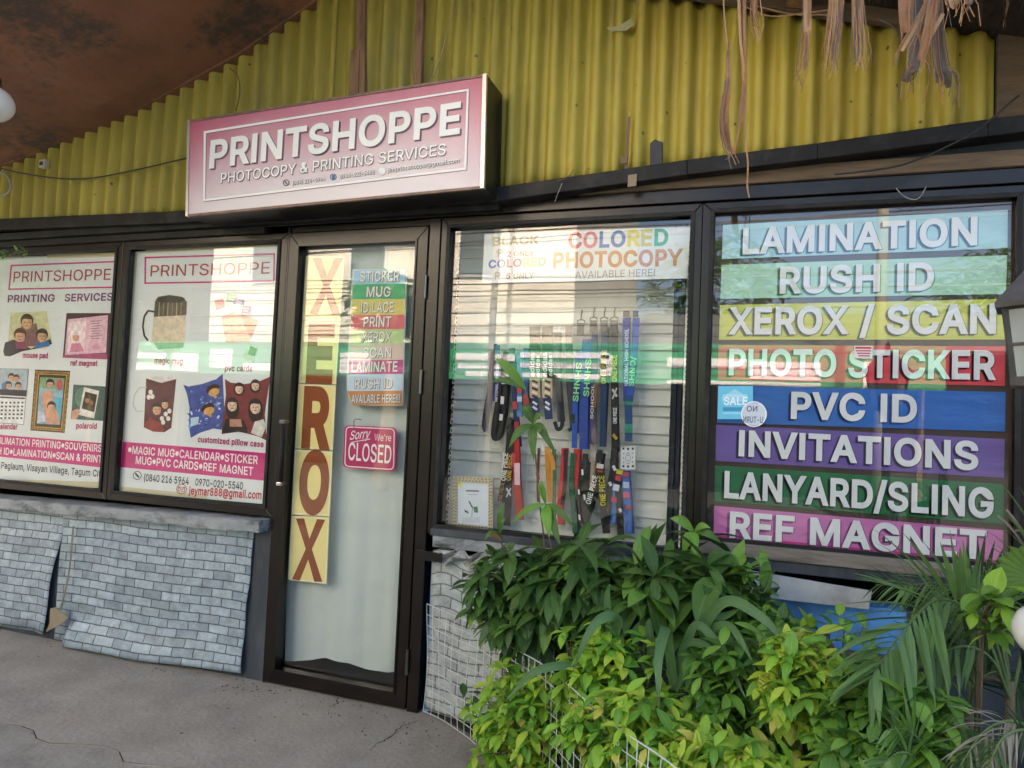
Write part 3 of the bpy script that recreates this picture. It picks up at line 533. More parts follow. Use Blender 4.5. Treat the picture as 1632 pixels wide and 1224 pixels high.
# windows and door --------------------------------------------------
def frame(mb, x0, x1, z0, z1, t, y0=-.022, y1=.05, m=bronze, tb=None, tt=None):
    """four mitred bars"""
    tb = tb or t; tt = tt or t
    o = [(x0, z0), (x1, z0), (x1, z1), (x0, z1)]; i = [(x0+t, z0+tb), (x1-t, z0+tb), (x1-t, z1-tt), (x0+t, z1-tt)]
    for k in range(4):
        q = [o[k], o[(k+1) % 4], i[(k+1) % 4], i[k]]
        g = .0006
        mb.hexa([(x, y0, z) for x, z in q], [(x, y1, z) for x, z in q], m)
def window(x0, x1, z0, z1, fx0, fx1, fz0, fz1, label=None):
    mb = MB()
    frame(mb, fx0, fx1, fz0, fz1, .0, m=bronze) if False else None
    # outer frame from (fx..) to glass (x..)
    o = [(fx0, fz0), (fx1, fz0), (fx1, fz1), (fx0, fz1)]; i = [(x0, z0), (x1, z0), (x1, z1), (x0, z1)]
    for k in range(4):
        q = [o[k], o[(k+1) % 4], i[(k+1) % 4], i[k]]
        mb.hexa([(x, -.024, z) for x, z in q], [(x, .05, z) for x, z in q], bronze)
    fr = mb.build('window', shop, bevel=.003)
    mb = MB()
    bead = [(x0-.012, z0-.012), (x1+.012, z0-.012), (x1+.012, z1+.012), (x0-.012, z1+.012)]; b2 = [(x0+.006, z0+.006), (x1-.006, z0+.006), (x1-.006, z1-.006), (x0+.006, z1-.006)]
    for k in range(4):
        q = [bead[k], bead[(k+1) % 4], b2[(k+1) % 4], b2[k]]
        mb.hexa([(x, -.031, z) for x, z in q], [(x, -.0245, z) for x, z in q], blackwood)
    mb.build('glazing_bead', fr, bevel=.002)
    mb = MB(); mb.box(x0-.003, x1+.003, -.0005, .0035, z0-.003, z1+.003, pane); mb.build('pane', fr)
    return fr
WT = 2.181
window(-3.72, -2.306, .849, WT, -4.45, -2.258, .80, 2.224)
window(-2.208, -1.218, .849, WT, -2.256, -1.166, .80, 2.224)
window(-.277, .813, .842, 2.209, -.318, .853, .80, 2.254)
window(.896, 1.946, .902, 2.214, .855, 2.012, .86, 2.254)
mb = MB(); mb.box(2.014, 2.30, -.03, .10, -.02, 2.31, blackwood); mb.build('corner_post', shop, bevel=.004)

# door jambs and door
mb = MB(); mb.box(-.376, -.3195, -.03, .06, 0, 2.2535, bronze); mb.box(-1.165, -1.152, -.028, .06, 0, 2.2535, bronze); mb.box(-1.151, -.377, -.02, .06, 2.222, 2.2535, bronze)
mb.build('door_jamb', shop, bevel=.003)
door = MB(); frame(door, -1.149, -.380, .008, 2.217, .055, y0=-.034, y1=.03, tb=.062, tt=.062)
do = door.build('door', shop, bevel=.0025)
mb = MB()
b1 = [(-1.096, .068), (-.433, .068), (-.433, 2.157), (-1.096, 2.157)]; b2 = [(-1.088, .078), (-.441, .078), (-.441, 2.148), (-1.088, 2.148)]
for k in range(4):
    q = [b1[k], b1[(k+1) % 4], b2[(k+1) % 4], b2[k]]; mb.hexa([(x, -.041, z) for x, z in q], [(x, -.0345, z) for x, z in q], bronze)
mb.build('glazing_bead', do)
mb = MB(); mb.box(-1.096, -.433, -.0005, .0035, .068, 2.157, pane); mb.build('pane', do)
for z in (1.93, 1.49, .22):
    mb = MB(); mb.tube([(-.378, -.041, z-.055), (-.378, -.041, z+.055)], .0065, steel if z != 1.49 else steel, 8); mb.box(-.392, -.3785, -.0375, -.0345, z-.05, z+.05, bronze); mb.build('hinge', do)
h0 = U(452, 672, -.07); h1 = U(447, 771, -.07)
mb = MB(); mb.tube([h0, h1], .0105, blackwood, 10); mb.build('handle', do, smooth=True)
mb = MB()
for p in (h0, h1):
    mb = MB(); mb.tube([(p.x, -.034, p.z), (p.x, -.072, p.z)], .009, steel, 10); mb.box(p.x-.013, p.x+.013, -.086, -.070, p.z-.009, p.z+.009, chrome); mb.build('handle_mount', do, bevel=.003)

# ceiling / roof -----------------------------------------------------
def roof(x0, x1, y0, y1, dz, th, mat, name):
    xs = [x0]+[x for x, z in RL if x0 < x < x1]+[x1]; xx = []
    for a, b in zip(xs, xs[1:]):
        xx += [a+(b-a)*i/4 for i in range(4)]
    xx.append(x1); mb = MB(); vs = []; fs = []; K = 6
    def zs(x): return sum(zr(x+d) for d in (-.12, -.06, 0, .06, .12))/5
    for x in xx:
        for j in range(K+1):
            y = y0+(y1-y0)*j/K; vs.append((x, y, zs(x)+dz+.012*math.sin(y*5+x*3)))
        for j in range(K+1):
            y = y0+(y1-y0)*j/K; vs.append((x, y, zs(x)+dz+th))
    W = 2*(K+1)
    for i in range(len(xx)-1):
        for j in range(K):
            a = i*W+j; fs.append((a, a+1, a+W+1, a+W)); b = a+K+1; fs.append((b, b+W, b+W+1, b+1))
        a = i*W; fs.append((a, a+W, a+W+K+1, a+K+1)); a = i*W+K; fs.append((a, a+K+1, a+W+K+1, a+W))
    fs.append(tuple(range(K+1))+tuple(range(2*K+1, K, -1))); o = (len(xx)-1)*W
    fs.append(tuple(o+j for j in range(K, -1, -1))+tuple(o+j for j in range(K+1, 2*K+2)))
    mb.mesh(vs, fs, mat); return mb.build(name, shop, smooth=False)
thatchm = pm('dark_old_thatch', (.035, .024, .017), rough=.95, var=.5, scale=14, bump=.9, bscale=30, stretch=(4, 1, 1))
roof(-4.5, .0, -1.75, .06, -.004, .05, plywood, 'ceiling')
roof(.002, 2.6, -.60, .06, .055, .05, thatchm, 'ceiling')
roof(-4.6, .0, -1.7, 5.2, .115, .08, thatchm, 'roof'); roof(.002, 2.62, -.62, 5.2, .115, .08, thatchm, 'roof')
mb = MB()   # barge board following the right hand slope
xs = [(.1, 3.385), (.396, 3.193), (.878, 3.044), (1.265, 2.926), (1.60, 2.83)]
for (a, za), (b, z2) in zip(xs, xs[1:]):
    mb.hexa([(a, -.135, za-.004), (b, -.135, z2-.004), (b, -.135, z2+.105), (a, -.135, za+.105)], [(a, -.10, za-.004), (b, -.10, z2-.004), (b, -.10, z2+.105), (a, -.10, za+.105)], tanwood)
mb.build('barge_board', shop)
mb = MB(); rr = random.Random(41)   # shaggy dark underside of the thatch edge
for i in range(420):
    x = rr.uniform(.55, 2.4); y = rr.uniform(-.66, -.30); z = zr(x)+.10; l = rr.uniform(.06, .22); d = Vector((rr.uniform(-.5, .5), rr.uniform(-.5, .2), -1)).normalized()
    mb.ribbon([Vector((x, y, z)), Vector((x, y, z))+d*l*.6+Vector((rr.uniform(-.02, .02), 0, 0)), Vector((x, y, z))+d*l], [.010, .007, .002], rr.choice((thatchm, thatchm, brownwood)), th=.001, twist=rr.uniform(-1, 1))
mb.build('thatch_fringe', shop)
for x in (1.15, 1.55, 1.95):   # rafters under the thatch
    mb = MB(); mb.hexa([(x, -.58, zr(x)+.0), (x+.06, -.58, zr(x+.06)+.0), (x+.06, -.58, zr(x+.06)+.055), (x, -.58, zr(x)+.055)], [(x, -.14, zr(x)), (x+.06, -.14, zr(x+.06)), (x+.06, -.14, zr(x+.06)+.055), (x, -.14, zr(x)+.055)], brownwood); mb.build('rafter', shop, bevel=.004)
for _ in (0,): pass
# trim strip along the left slope
mb = MB()
for (a, za), (b, z2) in zip(RL[:8], RL[1:8]):
    mb.hexa([(a, -.10, za-.010), (b, -.10, z2-.010), (b, -.10, z2+.004), (a, -.10, za+.004)], [(a, -.04, za-.010), (b, -.04, z2-.010), (b, -.04, z2+.004), (a, -.04, za+.004)], plywood)
mb.build('edge_trim', shop)
# side and back walls, floor of the room
mb = MB(); mb.box(-4.6, -4.5, -.02, 5.0, -.05, 2.5, darkpaint); mb.box(2.3, 2.4, -.02, 5.0, -.05, 2.5, darkpaint); mb.box(-4.6, 2.4, 5.0, 5.1, -.05, 2.7, darkpaint)
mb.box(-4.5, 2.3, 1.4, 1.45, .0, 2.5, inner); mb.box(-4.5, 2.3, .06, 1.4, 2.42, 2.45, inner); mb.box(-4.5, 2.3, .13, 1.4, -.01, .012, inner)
mb.build('room_walls', shop)
# battens and fixings on the gable
def batten(pts, y, th, m=brownwood):
    mb = MB(); mb.prism([U(p[0], p[1], y) for p in pts], th, m); return mb.build('batten', shop, bevel=.003)
batten([(567, -60), (581, -60), (581, 160), (567, 160)], -.115, .028)
batten([(559, 79), (573, 77), (570, 150), (556, 151)], -.122, .03, brownwood)
batten([(664, -60), (677, -60), (671, 133), (659, 135)], -.115, .028)

# ================================================================ light box sign
SY = -.27
sign = empty('sign_box', U(540, 320, -.17), 'long pink and white light box sign with raised white shop lettering above the door', 'sign')
q = [U(300, 192, SY), U(776, 118, SY), U(772, 300, SY), U(297, 345, SY)]
blackm = pm('black_sheet_metal', (.010, .009, .0085), rough=.3, var=.5, scale=5, spec=.4, bump=.15, dirt=(.055, .05, .045), dirt_amt=.5, dirt_scale=6)
mb = MB()
ctr = sum(q, Vector())/4
def ins(p, k): return p+(ctr-p).normalized()*k
f = [Vector((p.x, SY+.006, p.z)) for p in q]; bk = [Vector((p.x, -.075, p.z)) for p in q]
mb.hexa([f[3], f[2], f[1], f[0]], [bk[3], bk[2], bk[1], bk[0]], blackm); mb.build('casing', sign, bevel=.004)
trimm = pm('aluminium_edge_trim', (.52, .50, .48), rough=.35, var=.2, metal=.6)
brtrim = pm('rusted_edge_trim', (.20, .12, .09), rough=.5, var=.4, scale=20)
mb = MB()
def bar(a, b, wv, m, y0=SY-.006, y1=SY+.012):
    mb.hexa([(a.x, y0, a.z), (b.x, y0, b.z), (b.x+wv[0], y0, b.z+wv[1]), (a.x+wv[0], y0, a.z+wv[1])], [(a.x, y1, a.z), (b.x, y1, b.z), (b.x+wv[0], y1, b.z+wv[1]), (a.x+wv[0], y1, a.z+wv[1])], m)
bar(q[3], q[0], (.014, 0), trimm); bar(q[2], q[1], (-.017, 0), trimm); bar(q[0]+Vector((.015, 0, -.001)), q[1]+Vector((-.018, 0, -.001)), (0, -.011), brtrim); bar(q[3]+Vector((.015, 0, -.002)), q[2]+Vector((-.018, 0, -.002)), (0, .011), brtrim)
mb.build('trim', sign)
def sign_print():
    mt = pm('sign_print', (.8, .8, .8), rough=.35, var=.05, scale=3, bump=.06); nt = mt.node_tree; p = nt.nodes['Principled BSDF']; L = nt.links.new
    uv = N(nt, 'ShaderNodeUVMap'); sp = N(nt, 'ShaderNodeSeparateXYZ'); L(uv.outputs[0], sp.inputs[0])
    tc = N(nt, 'ShaderNodeTexCoord'); n1 = N(nt, 'ShaderNodeTexNoise', Scale=3.4, Detail=8.0, Roughness=.62); n1.inputs['Distortion'].default_value = .6; L(tc.outputs['Object'], n1.inputs['Vector'])
    a = N(nt, 'ShaderNodeMath', operation='MULTIPLY_ADD'); a.inputs[1].default_value = .34; L(n1.outputs['Fac'], a.inputs[0]); L(sp.outputs['Y'], a.inputs[2])
    ex = N(nt, 'ShaderNodeMath', operation='SUBTRACT'); L(sp.outputs['X'], ex.inputs[0]); ex.inputs[1].default_value = .5
    ex2 = N(nt, 'ShaderNodeMath', operation='ABSOLUTE'); L(ex.outputs[0], ex2.inputs[0]); ex3 = N(nt, 'ShaderNodeMath', operation='POWER'); L(ex2.outputs[0], ex3.inputs[0]); ex3.inputs[1].default_value = 5
    a2 = N(nt, 'ShaderNodeMath', operation='MULTIPLY_ADD'); a2.inputs[1].default_value = 8.0; L(ex3.outputs[0], a2.inputs[0]); L(a.outputs[0], a2.inputs[2])
    a3 = N(nt, 'ShaderNodeMath', operation='MULTIPLY'); a3.inputs[1].default_value = .70; L(a2.outputs[0], a3.inputs[0]); a2 = a3
    cr = N(nt, 'ShaderNodeValToRGB'); L(a2.outputs[0], cr.inputs[0]); e = cr.color_ramp.elements
    e[0].position = .22; e[0].color = (*lin('d6cdd1'), 1); e[1].position = 1.0; e[1].color = (*lin('b85a72'), 1)
    for pos, c in ((.40, 'd0b8c0'), (.60, 'cc9caa'), (.78, 'c47c8f')):
        k = e.new(min(pos, .999)); k.color = (*lin(c), 1)
    L(cr.outputs[0], p.inputs['Base Color']); return mt
mb = MB(); fq = [q[3]+Vector((.012, -.001, .008)), q[2]+Vector((-.014, -.001, .008)), q[1]+Vector((-.014, -.001, -.010)), q[0]+Vector((.012, -.001, -.010))]
mb.face(fq, sign_print(), [(0, 0), (1, 0), (1, 1), (0, 1)]); mb.build('face_panel', sign)
W = 'efefec'
s = Flat(SY-.002)
bq = [(324.7, 209.2), (747.2, 141.4), (743.3, 270.4), (323.7, 321)]
s.ring([(x+1.2, y+1.2) for x, y in bq], 3.4, '9a6a76', .5); s.ring(bq, 3.4, W, 1); s.build('border_line', sign)
s = Flat(SY-.002)
s.text('PRINTSHOPPE', 333, 267, 732.7, 210.9, 41, W, 3, .035, sh=[(2.6, 2.4, '6d5560'), (1.2, 1.2, '8f6f7b')]); s.build('lettering', sign)
s = Flat(SY-.002)
s.text('PHOTOCOPY & PRINTING SERVICES', 351, 292, 710, 246.3, 15.5, W, 3, .012, sh=[(1.3, 1.3, '77626b'), (-.6, .8, '8d7a83')]); s.build('lettering', sign)
s = Flat(SY-.002)
for t, a_, b_, c_, d_ in (('(084) 216-5964', 466, 294.6, 517.6, 287.4), ('0946-402-5486', 541.4, 284.5, 596, 276.8), ('jimprintshoppe@gmail.com', 617.5, 274.2, 731.7, 258.6)):
    s.text(t, a_, b_, c_, d_, 7, W, 3, .01, sh=[(.9, .9, '55474d')])
s.nl(); s.circ(456, 291.3, 5.2, 1.3, '3c3a40', 2); s.line((454, 289), (458, 294), 1.6, '3c3a40', 2)
s.nl(); s.circ(531, 282, 5.4, 1.3, '3f6f9e', 2); s.poly([(529, 279), (533.4, 278.4), (533.2, 285.6), (529, 286)], '3f6f9e', 2)
s.nl(); s.ell(609, 272.7, 5.6, 5.9, W, 2); s.ell(609.6, 273.4, 5.6, 5.9, '8a7a80', 1); s.build('lettering', sign)

# ================================================================ window posters
PY = .0125
PW = 'dfe6e8'; PK = 'c8287c'; MR = 'a8254d'
po = empty('poster', U(80, 770, PY), 'left white window poster with mouse pad, calendar and gold picture frame photos', 'poster')
sheet('sheet', [(-110, 413), (193, 404), (166, 772), (-110, 766)], PY, .002, PW, po)
s = Flat(PY)
for a_ in ([(75, 405.5), (192, 402), (191, 409), (75, 412)], [(20, 764), (166, 768), (165, 778), (20, 775)]): s.nl(); s.poly(a_, 'cfc9a8', 1)
s.nl(); s.poly([(-110, 684), (170, 706.8), (166.4, 745.5), (-110, 716)], PK, 1); s.build('printed_band', po)
s = Flat(PY)
s.ring([(16.9, 422), (184.9, 415.7), (183, 459), (13.2, 462)], 2.4, PK, 1)
s.text('PRINTSHOPPE', 21, 449.6, 176, 445.8, 16.5, MR, 2, .004)
s.text('PRINTING', 12, 481.8, 87, 480.4, 11, '7b2a6e', 2, .03); s.text('SERVICES', 102.6, 480.2, 179.6, 478.6, 11.3, '7b2a6e', 2, .03)
for t, a_, b_, c_ in (('mouse pad', 36, 570, 76), ('ref magnet', 112, 582.5, 155), ('calendar', -4, 683.5, 27.5), ('polaroid', 121, 682.5, 154)): s.text(t, a_, b_, c_, b_+.8, 8.2, 'a8145e', 2, .044)
s.text('SUBLIMATION PRINTING●SOUVENIRS', -17, 705.8, 161.6, 720.4, 10.6, 'f0ecee', 2, .018)
s.text('RUSH ID●LAMINATION●SCAN & PRINT', -23, 721.8, 162.3, 737.6, 10.6, 'f0ecee', 2, .018)
s.text('Purok Paglaum, Visayan Village, Tagum City', -24, 744.2, 165.2, 760.5, 10, '22252c', 2, .016)
s.build('lettering', po)
SK = 'd9a98a'; HR = '2a1a16'
def tuple_hex(c, k): return ''.join('%02x' % int(int(c[i:i+2], 16)*k) for i in (0, 2, 4))
def head(s, x, y, r, skin=SK, hair=HR, l=3, longh=0):
    if longh: s.ell(x, y+r*.5, r*1.25, r*1.9*longh, hair, l)
    s.ell(x, y-r*.22, r*1.05, r*1.1, hair, l+.3); s.ell(x, y+r*.16, r*.82, r*1.02, skin, l+.6); s.ell(x+r*.3, y+r*.3, r*.5, r*.8, tuple_hex(skin, .86), l+.7); s.ell(x-r*.1, y+r*.2, r*.56, r*.86, skin, l+.8)
    s.ell(x-r*.32, y+r*.08, r*.13, r*.09, '2b1c18', l+1.2, 8); s.ell(x+r*.32, y+r*.08, r*.13, r*.09, '2b1c18', l+1.2, 8)
    s.ell(x, y+r*.62, r*.26, r*.09, '9c3d3c', l+1.2, 8); s.line((x+.02*r, y+r*.1), (x+r*.08, y+r*.38), r*.1, '8a5a45', l+1.1)
    s.poly([(x-r*1.0, y-r*.35), (x-r*.3, y-r*.95), (x+r*.6, y-r*.85), (x+r*1.0, y-r*.2), (x+r*.55, y-r*.42), (x-r*.2, y-r*.5)], hair, l+1.3)
s = Flat(PY)
# mouse pad
s.poly([(17, 498), (74, 496), (83, 543), (73, 556), (40, 557), (22, 553), (13, 545)], 'cfcfa2', 1)
s.poly([(5, 560), (8, 546), (22, 541), (50, 556), (80, 540), (83, 548), (72, 553), (35, 560), (16, 568), (7, 567)], '23262b', 2)
s.poly([(33, 520), (58, 515), (66, 552), (36, 552)], '7f5b57', 2.2)
head(s, 43, 513, 10, hair='46231a'); head(s, 32, 535, 9.5, hair='5a2c1e'); head(s, 67, 535, 9, hair='2b1815')
s.poly([(24, 545), (40, 545), (44, 556), (26, 556)], '8e3b60', 3.9); s.poly([(57, 547), (78, 544), (79, 552), (56, 555)], '3d76b8', 3.9)
s.build('printed_picture', po)
s = Flat(PY)   # fridge magnet card
s.poly([(106, 499), (177, 499), (171, 573), (100, 570)], '4a1f2c', 1); s.poly([(108, 509), (172, 502), (169, 562), (103, 566)], 'e4bccb', 2)
s.poly([(109, 513), (137, 511), (135, 561), (107, 563)], 'f1dde4', 3); s.ell(121, 533, 9, 11, 'f6eef0', 4); head(s, 121, 537, 6.4, hair='e9d7dc', l=4.2); s.poly([(110, 562), (114, 547), (128, 547), (134, 560)], 'd58ca6', 4.1)
for i in range(8): s.line((144+i % 3, 512+i*4), (162-i % 2*3, 511+i*4), 1, '7a5a66', 3)
s.poly([(100, 566), (170, 563), (171, 573), (100, 570)], 'b04f7c', 2); s.ell(153, 553, 7, 5, 'e2a7c0', 3.2); s.build('printed_picture', po)
s = Flat(PY)   # calendar
s.poly([(-6, 587), (46, 588), (38, 677), (-8, 674)], 'e9eef0', 1); s.poly([(-5, 588), (46, 589), (43, 630), (-6, 627)], 'aebfca', 2); s.poly([(-6, 620), (43, 622), (42, 632), (-6, 629)], '26262e', 3)
for x, y in ((18, 601), (26, 603), (14, 614), (29, 615)): head(s, x, y, 5)
s.poly([(2, 612), (12, 606), (14, 622), (3, 624)], '5a7da8', 2.5)
for r_ in range(5):
    for c_ in range(6): s.poly([(2+c_*6.4-r_*.4, 640+r_*6.2), (5.4+c_*6.4-r_*.4, 640.2+r_*6.2), (5.2+c_*6.4-r_*.4, 643.4+r_*6.2), (2+c_*6.4-r_*.4, 643+r_*6.2)], '4a4e56', 2)
s.line((0, 633), (40, 635), 2.4, '30343c', 2); s.ring([(-6, 587), (46, 588), (38, 677), (-8, 674)], 1, '6f7c86', 2); s.build('printed_picture', po)
s = Flat(PY)   # gold picture frame
fq = [(56, 589), (112, 591), (103, 690), (48.5, 686)]; s.poly(fq, '3d2c14', 1); s.ring([(57.5, 591), (110.5, 593), (101.8, 688), (50.2, 684)], 3.2, '8f6d22', 2); s.ring([(61, 595), (107, 597), (98.6, 684), (54, 681)], 1.6, 'c8a04a', 3)
s.poly([(64, 601), (103, 603), (95.5, 677), (58.5, 675)], '8fb7c8', 3); s.poly([(64, 601), (103, 603), (101, 622), (62.5, 618)], '86a97c', 3.4); s.poly([(84, 632), (100, 634), (96, 672), (84, 670)], '57b3d3', 3.5)
s.ell(95, 613, 5, 9, 'b6505f', 3.8); s.poly([(66, 630), (72, 622), (84, 624), (87, 660), (74, 668), (68, 650)], 'd3a284', 4); head(s, 80, 612, 6.4, l=4.2); s.poly([(72, 664), (84, 650), (92, 656), (95, 676), (74, 675)], 'd3a284', 4.2); head(s, 82, 648, 6.6, l=4.4)
s.poly([(59, 674), (61, 656), (70, 656), (73, 672)], 'c9d2e6', 4.5)
for i in range(12):
    t = i/11; s.ell(58.5+t*50, 592.4+t*1.6, 1.2, .9, 'c39a45', 4, 8); s.ell(51+t*50, 683.5+t*3.2, 1.2, .9, 'c39a45', 4, 8); s.ell(57.5-t*6.5, 593+t*89, .9, 1.2, 'c39a45', 4, 8); s.ell(110-t*7.6, 595+t*91, .9, 1.2, 'c39a45', 4, 8)
s.build('printed_picture', po)
s = Flat(PY)   # instant photo held in a hand
s.poly([(117, 613), (171, 616), (167, 671), (113, 668)], '3c5f56', 1); s.ell(132, 634, 13, 17, '628a7a', 1.5); s.poly([(134, 617), (158, 623), (150, 667), (125, 661)], 'e6e4df', 2); s.poly([(136, 624), (155, 629), (150, 657), (130, 651)], '2b2019', 3)
head(s, 139, 637, 4.4, skin='b98763', l=3.3); head(s, 146, 641, 4, skin='8d6248', l=3.3); s.poly([(114, 668), (115, 655), (124, 651), (128, 656), (122, 668)], 'd8a78d', 4); s.build('printed_picture', po)

pt = empty('poster', U(300, 795, PY), 'white window poster beside the door with mugs and two photo pillows', 'poster')
sheet('sheet', [(216, 401), (451, 390), (427, 804), (189, 783)], PY, .002, PW, pt)
s = Flat(PY)
s.poly([(213, 404), (219, 404), (192, 782), (188, 782)], 'cfc9a8', 1); s.nl(); s.poly([(191, 775), (330, 789), (330, 795), (190, 783)], 'cfc9a8', 1); s.nl(); s.poly([(232, 397), (450, 389), (450, 393), (232, 402)], 'cfc9a8', 1)
s.nl(); s.poly([(196, 704), (432, 722.7), (430.3, 767), (192.4, 744.5)], PK, 1.4); s.build('printed_band', pt)
s = Flat(PY)
s.ring([(230.4, 409.3), (438.6, 403.3), (437.8, 449.5), (230, 452.5)], 2.6, PK, 1)
s.text('PRINTSHOPPE', 239.4, 440.6, 429.5, 436, 17.5, 'b04448', 2, .004)
for t, a_, b_, c_, d_ in (('pvc cards', 358, 591.4, 402, 591.8), ('customized pillow case', 315, 704.2, 420, 712.6), ('magic mug', 246, 579, 291, 580)): s.text(t, a_, b_, c_, d_, 8.6, 'a8145e', 2, .044)
s.text('●MAGIC MUG●CALENDAR●STICKER', 204, 722.4, 410.7, 739.6, 12, 'f0ecee', 2, .018); s.text('MUG●PVC CARDS●REF MAGNET', 216, 738.9, 402.9, 757.7, 12, 'f0ecee', 2, .018)
s.text('(0840 216 5964', 229.2, 766.4, 300.6, 772.4, 11, '1c1f25', 2, .02); s.text('0970-020-5540', 311, 773.5, 387, 780.2, 11, '1c1f25', 2, .02)
s.text('jeymar888@gmail.com', 300.6, 787.4, 416.4, 795.3, 11.8, 'b81216', 2, .034); s.nl(); s.circ(218.7, 757.7, 7, 1.1, '2d3036', 2); s.line((215.5, 754), (221.5, 761), 2.6, '2d3036', 2)
s.nl(); s.circ(289.4, 779.5, 8.4, 1.2, 'b3322c', 2); s.ring([(284, 775.5), (295, 776.3), (294.6, 783.6), (283.7, 782.6)], 1, 'b3322c', 2); s.line((284, 775.5), (289.6, 780.5), 1, 'b3322c', 2); s.line((295, 776.3), (289.6, 780.5), 1, 'b3322c', 2)
s.build('lettering', pt)
s = Flat(PY)   # dark mug
s.poly([(247, 480), (252, 473), (270, 470), (290, 473), (298, 481), (293, 553), (286, 558), (262, 560), (250, 556), (241, 549)], 'd8d4ca', 1)
s.poly([(247, 480), (252, 473), (270, 470), (290, 473), (298, 481), (297, 502), (245, 505)], '55503c', 2); s.ell(272, 477, 23, 6, '37342b', 2.4)
for i in range(6): s.line((254+i*7, 482), (253+i*7, 503), 1.6, '8a8260' if i % 2 else 'a8a288', 2.6)
s.poly([(245, 506), (296, 503), (294, 545), (242, 545)], 'd9cdb4', 2); s.poly([(244, 546), (293, 546), (292, 554), (252, 557)], '8a9a86', 2.2)
pts = [(246, 497), (236, 495), (230, 504), (227.5, 520), (230, 535), (236, 543)]
for a_, b_ in zip(pts, pts[1:]): s.line(a_, b_, 3, '37342b', 2)
s.build('printed_picture', pt)
s = Flat(PY)   # wallet cards and paper cup
for i, (x, y, c_) in enumerate(((362, 468, '5fa884'), (373, 475, '6a5fae'), (384, 486, '7c50a0'), (370, 484, 'd8dce6'))):
    s.poly([(x, y), (x+17, y+2), (x+15, y+15), (x-2, y+13)], c_, 1.5+i*.4); s.line((x+3, y+5), (x+13, y+6), 1.6, 'e3e3ea', 3.4); s.line((x+3, y+9), (x+11, y+10), 1.4, 'e3e3ea', 3.4)
s.poly([(342, 478), (356, 475), (358, 490), (344, 494)], 'c86a7c', 1.6)
s.poly([(353, 505), (370, 498), (386, 500), (412, 511), (398, 545), (360, 546)], 'dcab9a', 1.4); s.poly([(384, 500), (412, 511), (400, 540), (390, 520)], 'c98874', 2)
s.poly([(396, 545), (412, 552), (406, 580), (386, 570)], 'ced8cc', 1.6); s.poly([(399, 551), (410, 556), (406, 568), (395, 564)], '80926a', 2.4); s.build('printed_picture', pt)
s = Flat(PY)   # maroon mug
s.poly([(233, 603), (256, 610), (281, 604), (273, 682), (262, 689), (244, 688), (229, 681)], '5a2530', 1.2); s.poly([(233, 603), (240, 600), (275, 600), (281, 604), (258, 610)], 'dcdcdc', 1.8); s.poly([(229, 681), (238, 664), (258, 676), (262, 689), (244, 688)], '8d2f2c', 2.2)
pts = [(234, 617), (222, 618), (214, 630), (212, 645), (218, 656), (228, 655)]
for a_, b_ in zip(pts, pts[1:]): s.line(a_, b_, 1.6, 'b9c0c2', 2)
for x, y in ((240, 625), (237, 633), (243, 632), (264, 660), (258, 667), (270, 655), (260, 673), (268, 667)): s.ell(x, y, 3.4, 4, 'e9e6e2', 3, 10)
head(s, 250, 652, 8, l=2.6); head(s, 263, 644, 6.4, l=2.4); s.build('printed_picture', pt)
s = Flat(PY)   # blue pillow
s.poly([(292, 613), (300, 616), (322, 612), (345, 604), (355, 595.5), (356, 620), (358, 660), (354, 685), (340, 683), (318, 690), (304, 698), (301, 680), (302, 650), (298, 628)], '46589f', 1.2)
rr = random.Random(3)
for i in range(46):
    x, y = rr.uniform(300, 353), rr.uniform(614, 688); s.ell(x, y, rr.uniform(1, 3.6), rr.uniform(.8, 2), rr.choice(['7d93cf', 'cfd8ec', '2b3775', '6aa4d8']), 2, 8, rr.uniform(0, 3))
for x, y in ((341, 622), (333, 652)): s.ell(x-2, y-2, 11, 7, '3a1f1a', 3, rot=-.5); s.ell(x, y+3, 9, 6, 'd9a862', 3.4, rot=-.4); s.line((x-2, y+7), (x+4, y+12), 4, 'd9a862', 3.4)
s.poly([(304, 666), (317, 664), (316, 676), (304, 680)], 'bcd7ea', 3); s.build('printed_picture', pt)
s = Flat(PY)   # four portraits pillow
s.poly([(358.5, 604), (368, 610), (390, 612), (410, 609), (431, 600), (427, 625), (422, 660), (424, 690), (427, 703), (410, 695), (380, 688), (353, 692), (356, 660), (360, 630)], '7a2f33', 1.2)
for x, y, r_ in ((381, 619, 8), (407, 614, 8)): s.ell(x, y+3, r_*1.1, r_*1.15, '2a1716', 2); head(s, x, y, r_*.92, skin='e6c7b0', l=2.4)
for x, y, r_ in ((370, 645, 9), (407, 648, 10)): s.ell(x+.6, y+7, r_*1.2, r_*1.9, '24120f', 4); head(s, x, y, r_, skin='e8cab4', l=4.4, hair='24120f')
s.poly([(354, 690), (360, 668), (372, 664), (388, 670), (394, 690), (380, 688)], '241a1c', 6.2); s.poly([(366, 668), (384, 668), (386, 680), (366, 680)], 'b98a74', 6.6); s.poly([(400, 690), (406, 672), (420, 668), (424, 680), (417, 697)], 'dcdcd2', 6.4)
s.build('printed_picture', pt)

